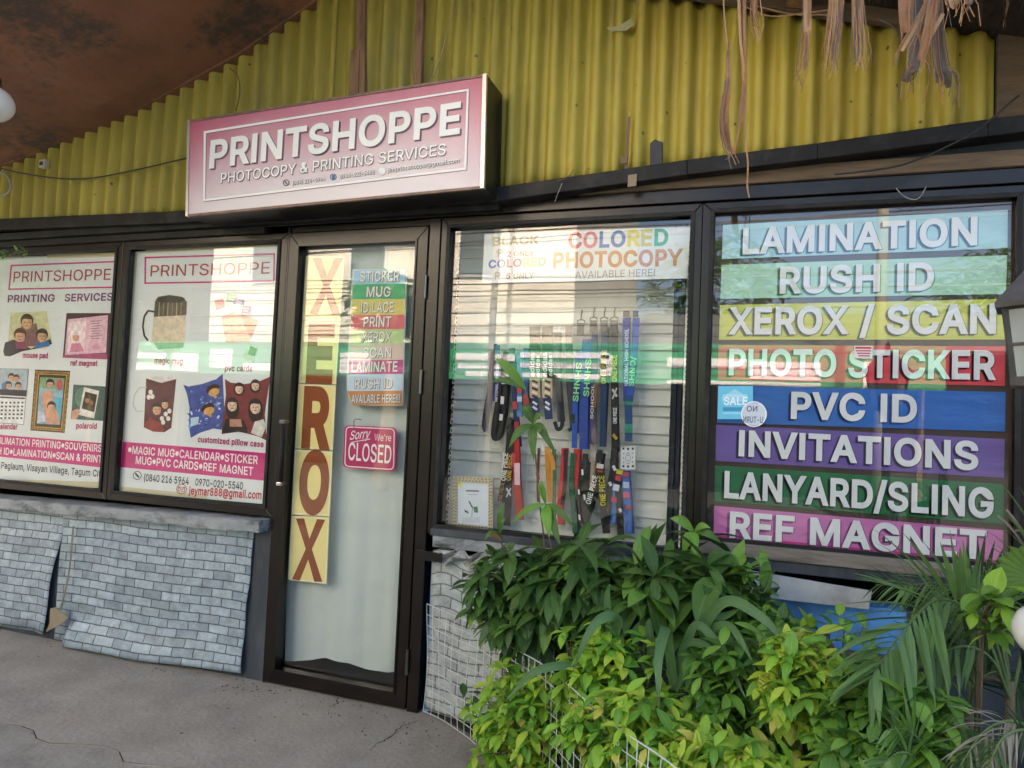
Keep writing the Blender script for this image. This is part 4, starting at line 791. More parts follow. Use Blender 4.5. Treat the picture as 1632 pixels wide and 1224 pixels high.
# ================================================================ door notices
XC = 'ecdf95'; XB = '8a4312'
cards = [((487.6, 408), (549, 408), (542, 512), (481.5, 511)), ((481.5, 512), (542, 513), (535.6, 612.5), (475.9, 610)),
         ((475.6, 611.5), (535.4, 614), (530.5, 717.8), (470, 714.4)), ((469.8, 716), (530.3, 719.4), (525.2, 823), (464.6, 820)), ((464.4, 821.6), (525, 824.6), (520.3, 931), (459, 923.9))]
lets = [('X', 493, 496, 543, 497, 80), ('E', 487, 604, 529.5, 605.5, 82), ('R', 480, 707.6, 526, 710.5, 86), ('O', 474.6, 811.5, 522, 814.5, 88), ('X', 465.6, 918.5, 514, 922.5, 88)]
clab = ['yellow card with brown letter X at the top of the door column', 'yellow card with brown letter E', 'yellow card with brown letter R', 'yellow card with brown letter O', 'yellow card with brown letter X at the bottom of the door column']
for i in range(5):
    y = .0135+(.0 if i % 2 else .0022)
    o = sheet('letter_card', cards[i], y, .0012, XC); tag(o, clab[i], 'card', 'letter cards down the door')
    cx = sum(p[0] for p in cards[i])/4; cy = sum(p[1] for p in cards[i])/4
    s = Flat(y, .0004); s.ring([(cx+(p[0]-cx)*.99, cy+(p[1]-cy)*.99) for p in cards[i]], 2.2, 'efe9c4', .6)
    L_ = lets[i]; s.text(L_[0], L_[1], L_[2], L_[3], L_[4], L_[5], XB, 1.5, .058 if L_[0] != 'X' else .045); s.build('lettering', o)
# price list with a curled corner
mb = MB(); Y0 = .0145
rows = [(431, 452.6, '9cc8e8', 'STICKER', 573, 636), (453, 477, '4fae7e', 'MUG', 584, 622), (477.4, 502, 'd9cc78', 'ID LACE', 575, 627), (502.4, 525, 'd8707c', 'PRINT', 579, 623), (525.4, 549, 'bcd79a', 'XEROX', 576, 623), (549.4, 574, 'd9c0b8', 'SCAN', 578, 623), (574.4, 596.6, 'c42a84', 'LAMINATE', 560, 633), (597, 623, 'c3dcee', 'RUSH ID', 565, 625), (623.4, 646, 'c78a58', 'AVAILABLE HERE!!!', 560, 637)]
pl = empty('price_list', U(600, 645, Y0), 'tall paper list of services in coloured bands with a curled lower corner on the door', 'notice')
def lx(y): return 561.2-(y-431)*.052
def rx(y): return 648.8-(y-431)*.029
mb = MB(); vs = []; fs = []; NX, NZ = 12, 24
def curl(u, v):   # lower left corner lifts
    t = max(0, (v-.80)/.2)*max(0, 1-u*2.2); return .028*t*t
for j in range(NZ+1):
    v = j/NZ; y = 429.5+v*217.5
    for i in range(NX+1):
        u = i/NX; p = U(lx(y)+(rx(y)-lx(y))*u, y, Y0); c = curl(u, v); vs.append((p.x+c*.5, Y0+.0006+c, p.z+c*.4))
for j in range(NZ):
    for i in range(NX): a = j*(NX+1)+i; fs.append((a, a+NX+1, a+NX+2, a+1))
mb.mesh(vs, fs, ink('dfe0dd')); o = mb.build('sheet', pl, smooth=True); sm = o.modifiers.new('solid', 'SOLIDIFY'); sm.thickness = .0004
s = Flat(Y0, .0004)
for k, (a_, b_, c_, t, x0, x1) in enumerate(rows):
    k0 = 3.0 if k < 8 else 14
    s.nl(); s.poly([(lx(a_)+2.5, a_), (rx(a_)-2, a_-1), (rx(b_)-2, b_-.6), (lx(b_)+(2.5 if k < 8 else 13), b_)], c_, 1)
s.build('printed_band', pl)
s = Flat(Y0, .0004)
for k, (a_, b_, c_, t, x0, x1) in enumerate(rows):
    s.text(t, x0, b_-4, x1, b_-4.6, 15.5 if k not in (8,) else 12.5, 'e9e6e2', 2.2, .02, sh=[(1, 1, '4a4f55'), (-.7, .3, '7b8086')])
s.build('lettering', pl)
# closed sign
CY = .030
cs = empty('closed_sign', U(588, 748, CY), 'small pink rounded sign reading sorry we are closed hanging inside the door glass', 'sign')
cq = [(548.8, 677.4), (631.6, 681.2), (630, 751.3), (546.2, 745.4)]
def rquad(qd, k=.1, n=5):
    out = []
    for i in range(4):
        p = Vector(qd[i]); a = Vector(qd[i-1]); b = Vector(qd[(i+1) % 4]); r_ = 8
        p0 = p+(a-p).normalized()*r_; p1 = p+(b-p).normalized()*r_
        for t in range(n+1):
            t /= n; out.append(tuple((1-t)**2*p0+2*t*(1-t)*p+t*t*p1))
    return out
sheet('board', rquad(cq), CY, .004, 'b92a66', cs); s = Flat(CY)
cc = Vector((589, 714.5)); s.ring(rquad([tuple(cc+(Vector(p)-cc)*.945) for p in cq]), 1.6, 'f0e4ea', 1); s.build('border_line', cs)
s = Flat(CY); s.text('Sorry', 557, 701, 591, 697.5, 14, 'f4eef1', 2, .012, slant=.3); s.nl(); s.line((560, 705), (590, 699.5), 1.3, 'f4eef1', 2); s.text("We're", 596.5, 702, 623, 703.4, 11, 'f4eef1', 2, -.004)
s.text('CLOSED', 554.5, 732.5, 623, 738.6, 27.5, 'f4eef1', 2, .012); s.build('lettering', cs)
mb = MB(); mb.tube(wire([U(565, 688, CY), U(564, 672, CY), U(568, 668, CY), U(577, 669, CY)], .001, cablemat), .0018, cablemat, 5); mb.build('hanger', cs)

# white cloth behind the door glass
def curtain(name, top, bot, y, amp, mat, label, cat):
    mb = MB(); vs = []; fs = []; NX = 70; NZ = 16; rr = random.Random(5)
    for i in range(NX+1):
        u = i/NX; tx = top[0][0]+(top[1][0]-top[0][0])*u; ty = top[0][1]+(top[1][1]-top[0][1])*u
        k = u*(len(bot)-1); a = min(int(k), len(bot)-2); f_ = k-a; f_ = f_*f_*(3-2*f_)
        bx = bot[0][0]+(bot[-1][0]-bot[0][0])*u; by = bot[a][1]+(bot[a+1][1]-bot[a][1])*f_
        p0 = U(tx, ty, y); p1 = U(bx, by, y)
        for j in range(NZ+1):
            v = j/NZ; p = p0.lerp(p1, v); p.y += amp*(math.sin(u*19+v*2)*.5+math.sin(u*41+1)*.3+.5*math.sin(u*7+v*3))*(.35+.65*v); vs.append(p)
    for i in range(NX):
        for j in range(NZ): a = i*(NZ+1)+j; fs.append((a, a+1, a+NZ+2, a+NZ+1))
    mb.mesh(vs, fs, mat); o = mb.build(name, None, smooth=True); return tag(o, label, cat)
cloth = pm('thin_white_cloth', (.56, .64, .62), rough=.9, var=.07, scale=3, dirt=(.34, .37, .36), dirt_amt=.35, dirt_scale=3)
curtain('curtain', ((470, 380), (686, 372)), ((452, 1054), (490, 1052), (540, 1049), (563, 1056), (590, 1068), (615, 1071), (650, 1069)), .085, .011, cloth, 'plain pale grey cloth hanging behind the door glass with a wavy hem', 'curtain')

# ================================================================ paper signs at the top of the display window
BY = .0125
b1 = empty('price_sheet', U(820, 450, BY), 'white paper with black and coloured copy prices at the top left of the display window', 'notice')
sheet('sheet', [(772.4, 373), (876.6, 369), (871.2, 449.5), (768.2, 450.8)], BY, .0015, 'e2e6e4', b1); s = Flat(BY)
s.text('BLACK', 785.3, 391.6, 859.2, 388.6, 13, 'b5a57e', 2, .035); s.text('2', 808.2, 409, 814.3, 408.8, 8, 'b02a68', 2, .02); s.text('ONLY', 818.7, 408.4, 851.5, 407.5, 7.4, '94846c', 2, .03)
s.text('COLORED', 778.4, 427, 870, 423, 12, '2d62ad', 2, .035, cols=['2d62ad', '2d62ad', 'b02a68', 'b02a68', 'd6cf6a', 'd6cf6a', '6cae7c'])
s.text('5', 806.3, 444.8, 813, 444.5, 9, 'b02a68', 2, .02); s.text('ONLY', 817.9, 444.6, 851, 443.4, 8.6, '94846c', 2, .03)
for bx, by_ in ((793, 409.5), (788.6, 445.4)):
    s.nl(); s.text('P', bx, by_, bx+8.5, by_-.2, 12, '9a8a72', 2, .0); s.line((bx-2.4, by_-9.4), (bx+10, by_-9.8), .9, '9a8a72', 2); s.line((bx-2.4, by_-7), (bx+10, by_-7.3), .9, '9a8a72', 2)
s.build('lettering', b1)
b2 = empty('photocopy_banner', U(985, 446, BY), 'white paper banner with multicoloured photocopy lettering at the top right of the display window', 'banner')
sheet('sheet', [(875.5, 369), (1100.2, 360.7), (1095.5, 443.4), (870.3, 449.5)], BY+.002, .0015, 'dfe6e5', b2); s = Flat(BY+.0018)
s.text('COLORED', 905.5, 395.2, 1064.6, 390, 23.5, 'c2333f', 2, .04, cols=['bb3040', 'd8707c', '2c6fb4', '2c6fb4', 'd2c53f', 'cfc23c', '2fa463'])
s.text('PHOTOCOPY', 881.3, 426.8, 1088, 422, 23, 'c98338', 2, .04); s.text('AVAILABLE HERE!', 916.6, 443.6, 1044, 439.8, 11, 'a08f78', 2, .004); s.build('lettering', b2)

# ================================================================ service strips behind the right window
STR = [('LAMINATION', ((1152.3, 358.6), (1606.3, 334.5), (1605.6, 395.3), (1150.4, 412.9)), 'a3cfd6', (1183.4, 403.5, 1557.6, 388.4, 37.5), '4d8fb0', '1f3f55', 'light blue'),
 ('RUSH ID', ((1149.8, 422.3), (1605.6, 406.6), (1603, 468.4), (1148.2, 476.3)), 'a6d2bd', (1242.4, 466.2, 1488.6, 460.6, 38.5), '3d9a72', '1d4a3a', 'mint green'),
 ('XEROX / SCAN', ((1147.6, 486.3), (1604, 476.5), (1601, 541), (1145.7, 541.5)), 'c9cf55', (1160.8, 531, 1587.5, 529.6, 39), '8b9036', '3c3f22', 'yellow'),
 ('PHOTO STICKER', ((1145, 550), (1602, 551.6), (1601.6, 615), (1144, 605)), 'd23a48', (1161.4, 596, 1587.5, 603.3, 38), '97202c', '3c3f2c', 'red'),
 ('PVC ID', ((1144.5, 614), (1603, 625), (1601.6, 687.8), (1143, 673.7)), '2467bd', (1260.2, 665.3, 1461.3, 672, 39), '1a4a90', '28324a', 'blue'),
 ('INVITATIONS', ((1141.3, 676.9), (1601.6, 699.8), (1600, 761.6), (1140.4, 734.3)), '6b55a3', (1177, 724.9, 1559.2, 747.5, 37.6), '4a3882', '2c2440', 'purple'),
 ('LANYARD/SLING', ((1139.5, 741.8), (1600, 771.9), (1599.4, 835.3), (1138.8, 798.3)), '0f6b42', (1153.9, 791.4, 1583.7, 824.3, 39), '0a4a30', '0a2a20', 'dark green'),
 ('REF MAGNET', ((1137.9, 806.1), (1599.4, 845.3), (1598.4, 902.7), (1137.3, 860.4)), 'c672b4', (1162.4, 854.7, 1571.8, 890.2, 38), '8e3f82', '5a2050', 'pink')]
rr = random.Random(9)
STN = []
def strip_mat(c, i):
    mt = pm('strip_vinyl_'+c, c, rough=.3, var=.10, scale=3, spec=.6, bump=.55, bscale=7, stretch=(1, 1, 2.2)); return mt
for i, (t, qd, c, tx, dk, sh, nm) in enumerate(STR):
    y = .0125
    o = sheet('service_banner', qd, y, .0015, c, mat=strip_mat(c, i)); tag(o, nm+' strip banner with white '+t.lower()+' lettering in the right window', 'banner', 'service strips in the right window')
    s = Flat(y, .0004)
    if nm == 'pink': s.poly([(1137.5, 852), (1598.6, 894), (1598.4, 902.5), (1137.3, 860)], 'c3358c', .5)
    s.text(t, *tx[:4], tx[4], 'dfe4e7', 4, .04, sh=[(-4.6, 3.4, dk), (-3.2, 2.4, sh), (1.6, 1.4, dk), (-1.4, 1.0, '3a4048')]); s.build('lettering', o)
# dark board behind the strips
mb = MB(); mb.box(.86, 2.0, .02, .035, .86, 2.26, pm('dark_brown_plywood', (.05, .03, .022), rough=.6, var=.4, scale=4, dirt=(.09, .07, .05), dirt_amt=.6)); o = mb.build('backing_board'); tag(o, 'dark brown plywood board behind the coloured strips in the right window', 'board')
# stickers on the glass
o = sheet('sale_sticker', [(1144.5, 615.5), (1200, 615), (1200, 668), (1143.5, 668)], -.0012, .0006, '6cc3e4'); tag(o, 'light blue square sale sticker at the left end of the blue strip', 'sticker')
s = Flat(-.0013, .0004); s.poly([(1150, 634), (1171, 620), (1193, 634), (1190, 640), (1152, 640)], '9ad8ee', .5); s.text('SUPER SAVINGS', 1152, 632.5, 1191, 632.5, 4, 'e8f4f8', 1, .01); s.text('SALE', 1153.4, 645, 1191, 645, 12, 'eef6f8', 1, .03)
s.poly([(1152, 649), (1191, 649), (1191, 655), (1152, 655)], '3f94bd', 1); s.poly([(1152, 657), (1180, 657), (1180, 660), (1152, 660)], '9ad8ee', 1); s.build('lettering', o)
s = Flat(.0, .0004); c0 = U(1201.5, 661, -.004); 
mb = MB(); K = 28; mb.prism([U(1201.5+21*math.cos(2*math.pi*i/K), 660+18*math.sin(2*math.pi*i/K), -.0026) for i in range(K)], .0008, ink('cfd6de')); o = mb.build('round_sticker'); tag(o, 'round white no u-turn sticker printed in reverse overlapping the sale sticker', 'sticker')
s = Flat(-.0027, .0004); s.circ(1201.5, 660, 20.6, 1.8, 'f0f2f4', .5); s.text('NO', 1190, 655.6, 1207, 655.8, 9, '4b5d84', 1, .02, flip=True); s.text('U-TURN', 1184.5, 673.2, 1216, 674, 10, '4b5d84', 1, .02, flip=True); s.build('lettering', o)
o = sheet('striped_sticker', [(1361.5, 551), (1390.5, 551.3), (1390.5, 571.5), (1361.5, 571)], -.0012, .0006, 'e6dada'); tag(o, 'small white sticker with red lines on the glass over the red strip', 'sticker')
s = Flat(-.0013, .0004); s.poly([(1363, 552.5), (1389, 552.8), (1389, 556), (1363, 555.8)], 'c03040', 1)
for i in range(3): s.poly([(1364+i*2, 558+i*4), (1388-i, 558.2+i*4), (1388-i, 560.2+i*4), (1364+i*2, 560+i*4)], 'b04a58', 1)
s.build('printed_band', o)

# ================================================================ display window: blinds, grid, lanyards, picture frame
slm = pm('pale_blind_fabric', (.72, .75, .70), rough=.7, var=.06, scale=3, dirt=(.30, .32, .30), dirt_amt=.3); slm2 = pm('grey_blind_fabric', (.62, .65, .61), rough=.75, var=.08, scale=3)
navy = pm('navy_webbing', (.02, .03, .055), rough=.8, var=.3, scale=14)
def blind(x0, x1, y, z0, z1, label):
    e = empty('window_blind', ((x0+x1)/2, y, z0), label, 'blind', 'blinds in the display window')
    mb = MB(); z = z1; k = 0; rr = random.Random(int(x0*100)+50)
    while z > z0:
        h = .075 if k % 2 == 0 else .048; zb_ = z-h; tl = rr.uniform(-.003, .003)
        mb.hexa([(x0, y-.014, zb_-.004+tl), (x1, y-.014, zb_-.004-tl), (x1, y+.003, z), (x0, y+.003, z)], [(x0, y-.0125, zb_-.004+tl), (x1, y-.0125, zb_-.004-tl), (x1, y+.0045, z), (x0, y+.0045, z)], slm if k % 2 == 0 else slm2)
        z -= h; k += 1
    mb.build('slats', e)
    mb = MB()
    for i in range(int((z1-z0)/.022)): mb.tube([(x0+.012, y-.020, z0+i*.022), (x0+.012, y-.020, z0+i*.022+.013)], .0032, navy, 5)
    mb.build('bead_chain', e); return e
blind(-.33, .722, .215, .80, 2.24, 'wide pale slatted blind behind the lanyards in the display window'); blind(.775, .90, .215, .80, 2.24, 'narrow slatted blind at the right edge of the display window')
mb = MB(); mb.box(.728, .768, .205, .215, .80, 2.24, navy); mb.tube([(.748, .203, .80), (.748, .203, 2.24)], .004, blackwood, 5); o = mb.build('blind_strap'); tag(o, 'dark navy vertical band between the two window blinds', 'strap')
whitewire = pm('white_coated_wire', (.62, .64, .62), rough=.45, var=.1)
GY = .165
mb = MB(); 
g0 = U(770, 520, GY); g1 = U(1018, 880, GY)
x = g0.x
while x < g1.x: mb.tube([(x, GY, .86), (x, GY, 1.78)], .0016, whitewire, 5); x += .063
z = .88
while z < 1.78: mb.tube([(g0.x, GY-.003, z), (g1.x, GY-.003, z)], .0016, whitewire, 5); z += .063
o = mb.build('display_grid'); tag(o, 'white wire display grid holding the lanyards inside the window', 'grid')

CC = {}
def wm(c): return pm('webbing_'+c, c, rough=.7, var=.12, scale=20, bump=.15, bscale=300)
metal = pm('dull_clip_metal', (.12, .12, .12), rough=.35, metal=.8, var=.3)
def lanyard(label, strands, clip=None, words=(), blocks=(), y=.135, end=None):
    """strands: (colour, width px, [(px,py)...]); words: text up a strand; blocks: printed patches"""
    tp = strands[0][2][0]
    e = empty('lanyard', U(tp[0], max(p[1] for st in strands for p in st[2]), y), label, 'lanyard', 'lanyards on the display grid')
    k = 1119/2.944*.97
    for j, (c, wpx, pts) in enumerate(strands):
        mb = MB(); yy = y-.004*j; P = wire([U(px, py, yy-.006*math.sin(i*1.7+j)) for i, (px, py) in enumerate(pts)], 0, None, sub=5)
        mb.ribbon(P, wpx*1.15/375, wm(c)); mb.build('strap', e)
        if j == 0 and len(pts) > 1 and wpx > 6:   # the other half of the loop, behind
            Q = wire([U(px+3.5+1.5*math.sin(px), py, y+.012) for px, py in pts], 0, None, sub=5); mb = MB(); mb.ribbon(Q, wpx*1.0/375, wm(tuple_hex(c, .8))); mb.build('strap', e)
    if clip:
        mb = MB(); x_, y_ = clip; p = U(x_, y_, y-.006); s_ = 1/375
        mb.box(p.x-6*s_, p.x+6*s_, p.y-.003, p.y+.003, p.z-24*s_, p.z-6*s_, cablemat); mb.tube([(p.x-6*s_, p.y, p.z-4*s_), (p.x-6*s_, p.y, p.z+1*s_), (p.x, p.y, p.z+3*s_), (p.x+6*s_, p.y, p.z+1*s_), (p.x+6*s_, p.y, p.z-4*s_), (p.x-6*s_, p.y, p.z-4*s_)], .0035, metal, 6)
        mb.tube([(p.x, p.y, p.z+3*s_), (p.x, p.y, p.z+12*s_), (p.x+.004, p.y, p.z+16*s_), (p.x, p.y+.004, p.z+19*s_)], .004, metal, 6); mb.build('clip', e)
    if end:
        mb = MB(); p = U(end[0], end[1], y-.008); mb.box(p.x-.012, p.x+.012, p.y-.004, p.y+.004, p.z-.02, p.z+.02, cablemat); mb.tube([(p.x, p.y, p.z-.02), (p.x+.006, p.y, p.z-.034), (p.x-.005, p.y, p.z-.04), (p.x, p.y, p.z-.05)], .003, metal, 6); mb.build('buckle', e)
    if words:
        mb = MB()
        for (t, x0, y0, x1, y1, capx, c) in words:   # baseline runs from (x0,y0) up to (x1,y1)
            A = U(x0, y0, y-.0155); B = U(x1, y1, y-.0155); E = B-A; up = Vector((-E.z, 0, E.x)).normalized()*capx*1.15/375; put_text(mb, t, A-up*.5, E, up, ink(c), .03)
        mb.build('lettering', e)
    if blocks:
        mb = MB()
        for (x0, y0, x1, y1, wd, c) in blocks: mb.ribbon([U(x0, y0, y-.0125), U(x1, y1, y-.0125)], wd*1.25/375, ink(c), th=.0006)
        mb.build('printed_patch', e)
    return e
lanyard('purple and black lanyard making the leftmost hanging loop', [('25223a', 6, [(790, 548), (787, 600), (778, 660), (774, 686), (771, 672), (779, 620), (785, 560)]), ('3a3a86', 8, [(793, 550), (793, 590), (789, 640)])], words=[('NATIONAL HIGH SCHOOL', 790.5, 640, 793.5, 570, 4, 'c9c9e0')])
lanyard('black lanyard with white marks looped beside the purple one', [('1c1c1e', 8, [(806, 560), (805, 620), (799, 680), (791, 699), (786, 688), (793, 640), (798, 570)])], blocks=[(803, 600, 802, 612, 5, 'd8d8d8'), (801, 632, 800, 644, 5, 'd8d8d8'), (799, 660, 798, 670, 5, 'd8d8d8')])
lanyard('dark blue lanyard with red and white patches near the left', [('1f3560', 8, [(815, 555), (818, 610), (822, 660), (824, 712)])], blocks=[(817, 590, 818, 604, 6, 'c9d2e0'), (820, 640, 821, 652, 6, 'b83838'), (823, 672, 824, 690, 7, 'a82c30')])
lanyard('light blue and red patterned short lanyard', [('5a86b4', 8, [(827, 560), (828, 610), (828, 664)])], blocks=[(827, 612, 828, 626, 7, 'b8483e'), (828, 632, 828, 640, 7, 'c4d4e4')])
lanyard('blue lanyard with a red lower end beside the light blue one', [('34568e', 8, [(838, 555), (838, 600), (838, 650)])], blocks=[(838, 628, 838, 646, 7, 'b03a3a')])
for i, (x, lab) in enumerate(((852, 'left zigzag lanyard with black top, beige middle and navy end'), (872, 'right zigzag lanyard with black top, beige middle and navy end'))):
    lanyard(lab, [('1b1b1e', 16, [(x, 520), (x, 603)]), ('cdb898', 16, [(x, 603), (x+.5, 634)]), ('253a66', 12, [(x, 634), (x+3, 668)])], words=[('adidas', x-4, 600, x-4, 562, 7, 'e8e8e8'), ('adidas', x+5, 600, x+5, 566, 6, 'e8e8e8')],
            blocks=[(x-4, 606+k*6, x+5, 610+k*6, 3, 'f0ece4' if k % 2 else '3a2c24') for k in range(5)]+[(x-3, 640, x+4, 645, 3, 'e6e6ea'), (x-3, 648, x+4, 653, 3, 'e6e6ea')])
lanyard('grey camouflage lanyard with dark clip left of the green lettered ones', [('55565a', 8, [(887, 530), (889, 610), (893, 672)]), ('20242c', 6, [(893, 640), (896, 676), (889, 684), (884, 672)])])
lanyard('black and grey lettered lanyard curling at its lower end', [('3a3c42', 8, [(905, 520), (906, 600), (911, 660), (913, 684)]), ('1c2028', 5, [(913, 660), (914, 680), (906, 686)])])
lanyard('blue lanyard with slanted bright green lettering', [('2f3f86', 9, [(922, 560), (917, 630), (916, 690)]), ('2454b0', 8, [(917, 635), (915, 714)])], words=[('SHNHS', 917, 640, 923, 578, 8, '8fe08a')])
lanyard('wide blue lanyard with green lettering, its end reaching lowest', [('2b4a9e', 13, [(935, 540), (931, 620), (930, 716)])], words=[('SHNHS', 934, 632, 938, 572, 8, '8fe08a')], clip=(926, 512))
lanyard('dark blue lanyard with brown letters under a green clip', [('2c3768', 8, [(947, 520), (946, 600), (943, 708)]), ('7a5230', 4, [(951, 605), (948, 650)])], words=[('SCHOOL', 943, 668, 945, 612, 4, 'd8d0c0')], clip=(946, 508))
lanyard('navy lanyard with yellow lettering and black clip', [('223a5e', 9, [(963, 520), (962, 610), (960, 712)])], words=[('ONE PIECE', 961.5, 612, 963, 558, 6, 'e0c23a')], clip=(963, 508))
lanyard('long black lanyard with yellow and white lettering and black clip', [('18181a', 10, [(978, 520), (979, 610), (980, 720)])], words=[('ONE PIECE', 979, 608, 979, 566, 7, 'dfd436'), ('ONE PIECE', 980, 675, 980, 650, 5, 'e6e6e6')], clip=(979, 508), blocks=[(976, 620, 983, 632, 3, 'd0d0d0'), (983, 618, 976, 636, 2, 'd0d0d0'), (977, 692, 983, 700, 4, 'c2a040')])
lanyard('pair of bright blue school straps ending in one green tag', [('2b3f9a', 10, [(998, 506), (998, 560), (999, 640)]), ('2d56b0', 10, [(1014, 506), (1010, 580), (1003, 640)]), ('1f4a7a', 11, [(1001, 630), (1002, 670), (1002, 704)]), ('2f9068', 10, [(1002, 640), (1002, 652)]), ('2a8c78', 11, [(1002, 676), (1002, 690)])],
        words=[('NATIONAL HIGH SCHOOL', 998, 615, 999, 524, 5, 'd6dcf4'), ('SHNO/', 1006, 616, 1009, 568, 7, '8fe08a')])
mb = MB(); p = U(998, 505, .125); mb.box(p.x-.014, p.x+.014, p.y-.004, p.y+.004, p.z, p.z+.026, cablemat); p = U(1013, 505, .125); mb.box(p.x-.012, p.x+.012, p.y-.004, p.y+.004, p.z, p.z+.026, cablemat); o = mb.build('buckle'); 
bk_par = [x_ for x_ in sc.objects if x_.name.startswith('lanyard') and 'bright blue school' in x_.get('label', '')][0]; o.parent = bk_par; o.matrix_parent_inverse = Matrix.Translation(bk_par.location).inverted()
# lower row
lanyard('black lanyard with white and orange lettering in the lower left row', [('161618', 11, [(812, 668), (812, 705), (805, 760), (798, 800)]), ('161618', 11, [(813, 690), (812, 760), (808, 838)])], words=[('ONE PIECE', 802, 766, 806, 722, 7, 'eeeeee'), ('ONE PIECE', 797, 800, 801, 770, 5, 'd49a4a'), ('ONE PIECE', 810.5, 766, 812.5, 724, 7, 'd8a83a')], blocks=[(807, 778, 814, 790, 2.5, 'c8c8d0'), (814, 778, 807, 792, 2, 'c8c8d0')], end=(812, 672))
lanyard('bright red lanyard with pink label in the lower left row', [('b5261f', 11, [(822, 700), (823, 760), (826, 800), (828, 828)]), ('c84a58', 6, [(819, 722), (816, 750), (813, 772)])], blocks=[(824, 738, 824.5, 773, 8, 'e9c2d0')])
lanyard('thin brown beaded cord in the lower row', [('5a2c26', 4, [(859, 714), (858, 740), (857, 770), (858, 800)]), ('a04038', 5, [(856, 752), (858, 764)])])
lanyard('orange lanyard in the lower row', [('c98830', 7, [(872, 712), (873, 750), (877, 800)]), ('d6963a', 7, [(872, 714), (881, 740), (879, 800)])])
lanyard('orange and green twisted lanyard in the lower row', [('4a6a4a', 6, [(883, 716), (884, 760), (883, 835)])])
lanyard('red and black lanyard in the middle of the lower row', [('c8282c', 8, [(899, 714), (897, 760), (892, 800), (893, 836)]), ('3a2426', 6, [(901, 716), (901, 760), (896, 806)])])
lanyard('red and dark green lanyard right of the red and black one', [('c8282c', 9, [(919, 716), (918, 745), (915, 780)]), ('14583a', 8, [(914, 722), (911, 765), (913, 800), (917, 850)])])
lanyard('black lanyard with white ticks in the lower row', [('161618', 12, [(930, 732), (927, 770), (921, 820), (921, 856)]), ('161618', 9, [(937, 736), (934, 780), (925, 850)])], blocks=[(928, 748, 928.6, 757, 2.6, 'e6e6e6'), (922, 780, 923, 788, 2.6, 'e6e6e6'), (931, 788, 932, 797, 2.6, 'e6e6e6'), (923, 820, 924, 829, 2.6, 'e6e6e6')], end=(933, 730))
lanyard('black V shaped lanyard with white and yellow lettering', [('161618', 11, [(956, 722), (950, 760), (938, 805), (927, 840)]), ('161618', 11, [(957, 726), (959, 770), (962, 815), (967, 850)]), ('161618', 5, [(967, 850), (971, 820), (974, 780)])], words=[('ONE PIECE', 937, 803, 949, 758, 7, 'ececec'), ('ONE PIECE', 961, 806, 958.5, 758, 8, 'd8cf36')], blocks=[(951, 742, 962, 744, 6, 'd8d0c8'), (952, 750, 961, 752, 3, 'a8552c')], end=(956, 724))
lanyard('black lanyard with white triangles in the lower right row', [('1a1a1c', 10, [(979, 718), (977, 750), (972, 780), (972, 800)]), ('1a1a1c', 10, [(980, 740), (986, 790), (990, 860)])], blocks=[(977, 742, 981, 750, 4, 'e0e0e0'), (971, 768, 974, 774, 4, 'e0e0e0'), (987, 810, 990, 816, 4, 'e0e0e0')], end=(979, 722))
lanyard('blue and red cartoon patterned lanyard left of the card', [('5f86c8', 10, [(987, 748), (983, 770), (978, 800), (974, 836)])], blocks=[(988, 748, 987, 756, 9, 'd8c83a'), (986, 758, 985, 766, 8, 'c84048'), (983, 772, 981, 782, 8, 'dce4f0'), (979, 792, 978, 800, 7, 'c04858')])
lanyard('blue patterned lanyard hanging at the far right of the lower row', [('4a74c0', 11, [(997, 750), (999, 790), (1002, 850)])], blocks=[(997, 752, 997, 760, 9, 'b04868'), (998, 768, 998, 778, 8, 'b8d4e8'), (998, 784, 999, 794, 8, 'c8607c'), (1001, 806, 1001, 812, 8, 'b85a48')])
# white card holder hanging from the upper right straps
o = sheet('card_holder', [(990, 712), (1012.5, 711), (1012.5, 747.5), (989, 748)], .10, .003, 'dde2e2'); tag(o, 'white dotted card holder hanging over the lower right lanyards', 'card holder')
s = Flat(.0995)
for x, y in ((993.5, 715), (1001, 715.4), (1008.5, 715), (993.5, 743), (1001, 743.6), (1008.5, 743)): s.poly([(x-1.6, y-1.8), (x+1.6, y-1.8), (x+1.6, y+1.8), (x-1.6, y+1.8)], '32363c', 1)
for x, y in ((994, 723), (994, 730), (994, 737), (1008, 722), (1008, 729), (1008, 736), (1001, 726), (1001, 734)): s.ell(x, y, 1, 1, '32363c', 1, 8)
s.ring(rquad([(997, 721), (1005, 721), (1005, 740), (997, 740)]), .7, '8a9096', 1); s.build('printed_dots', o)
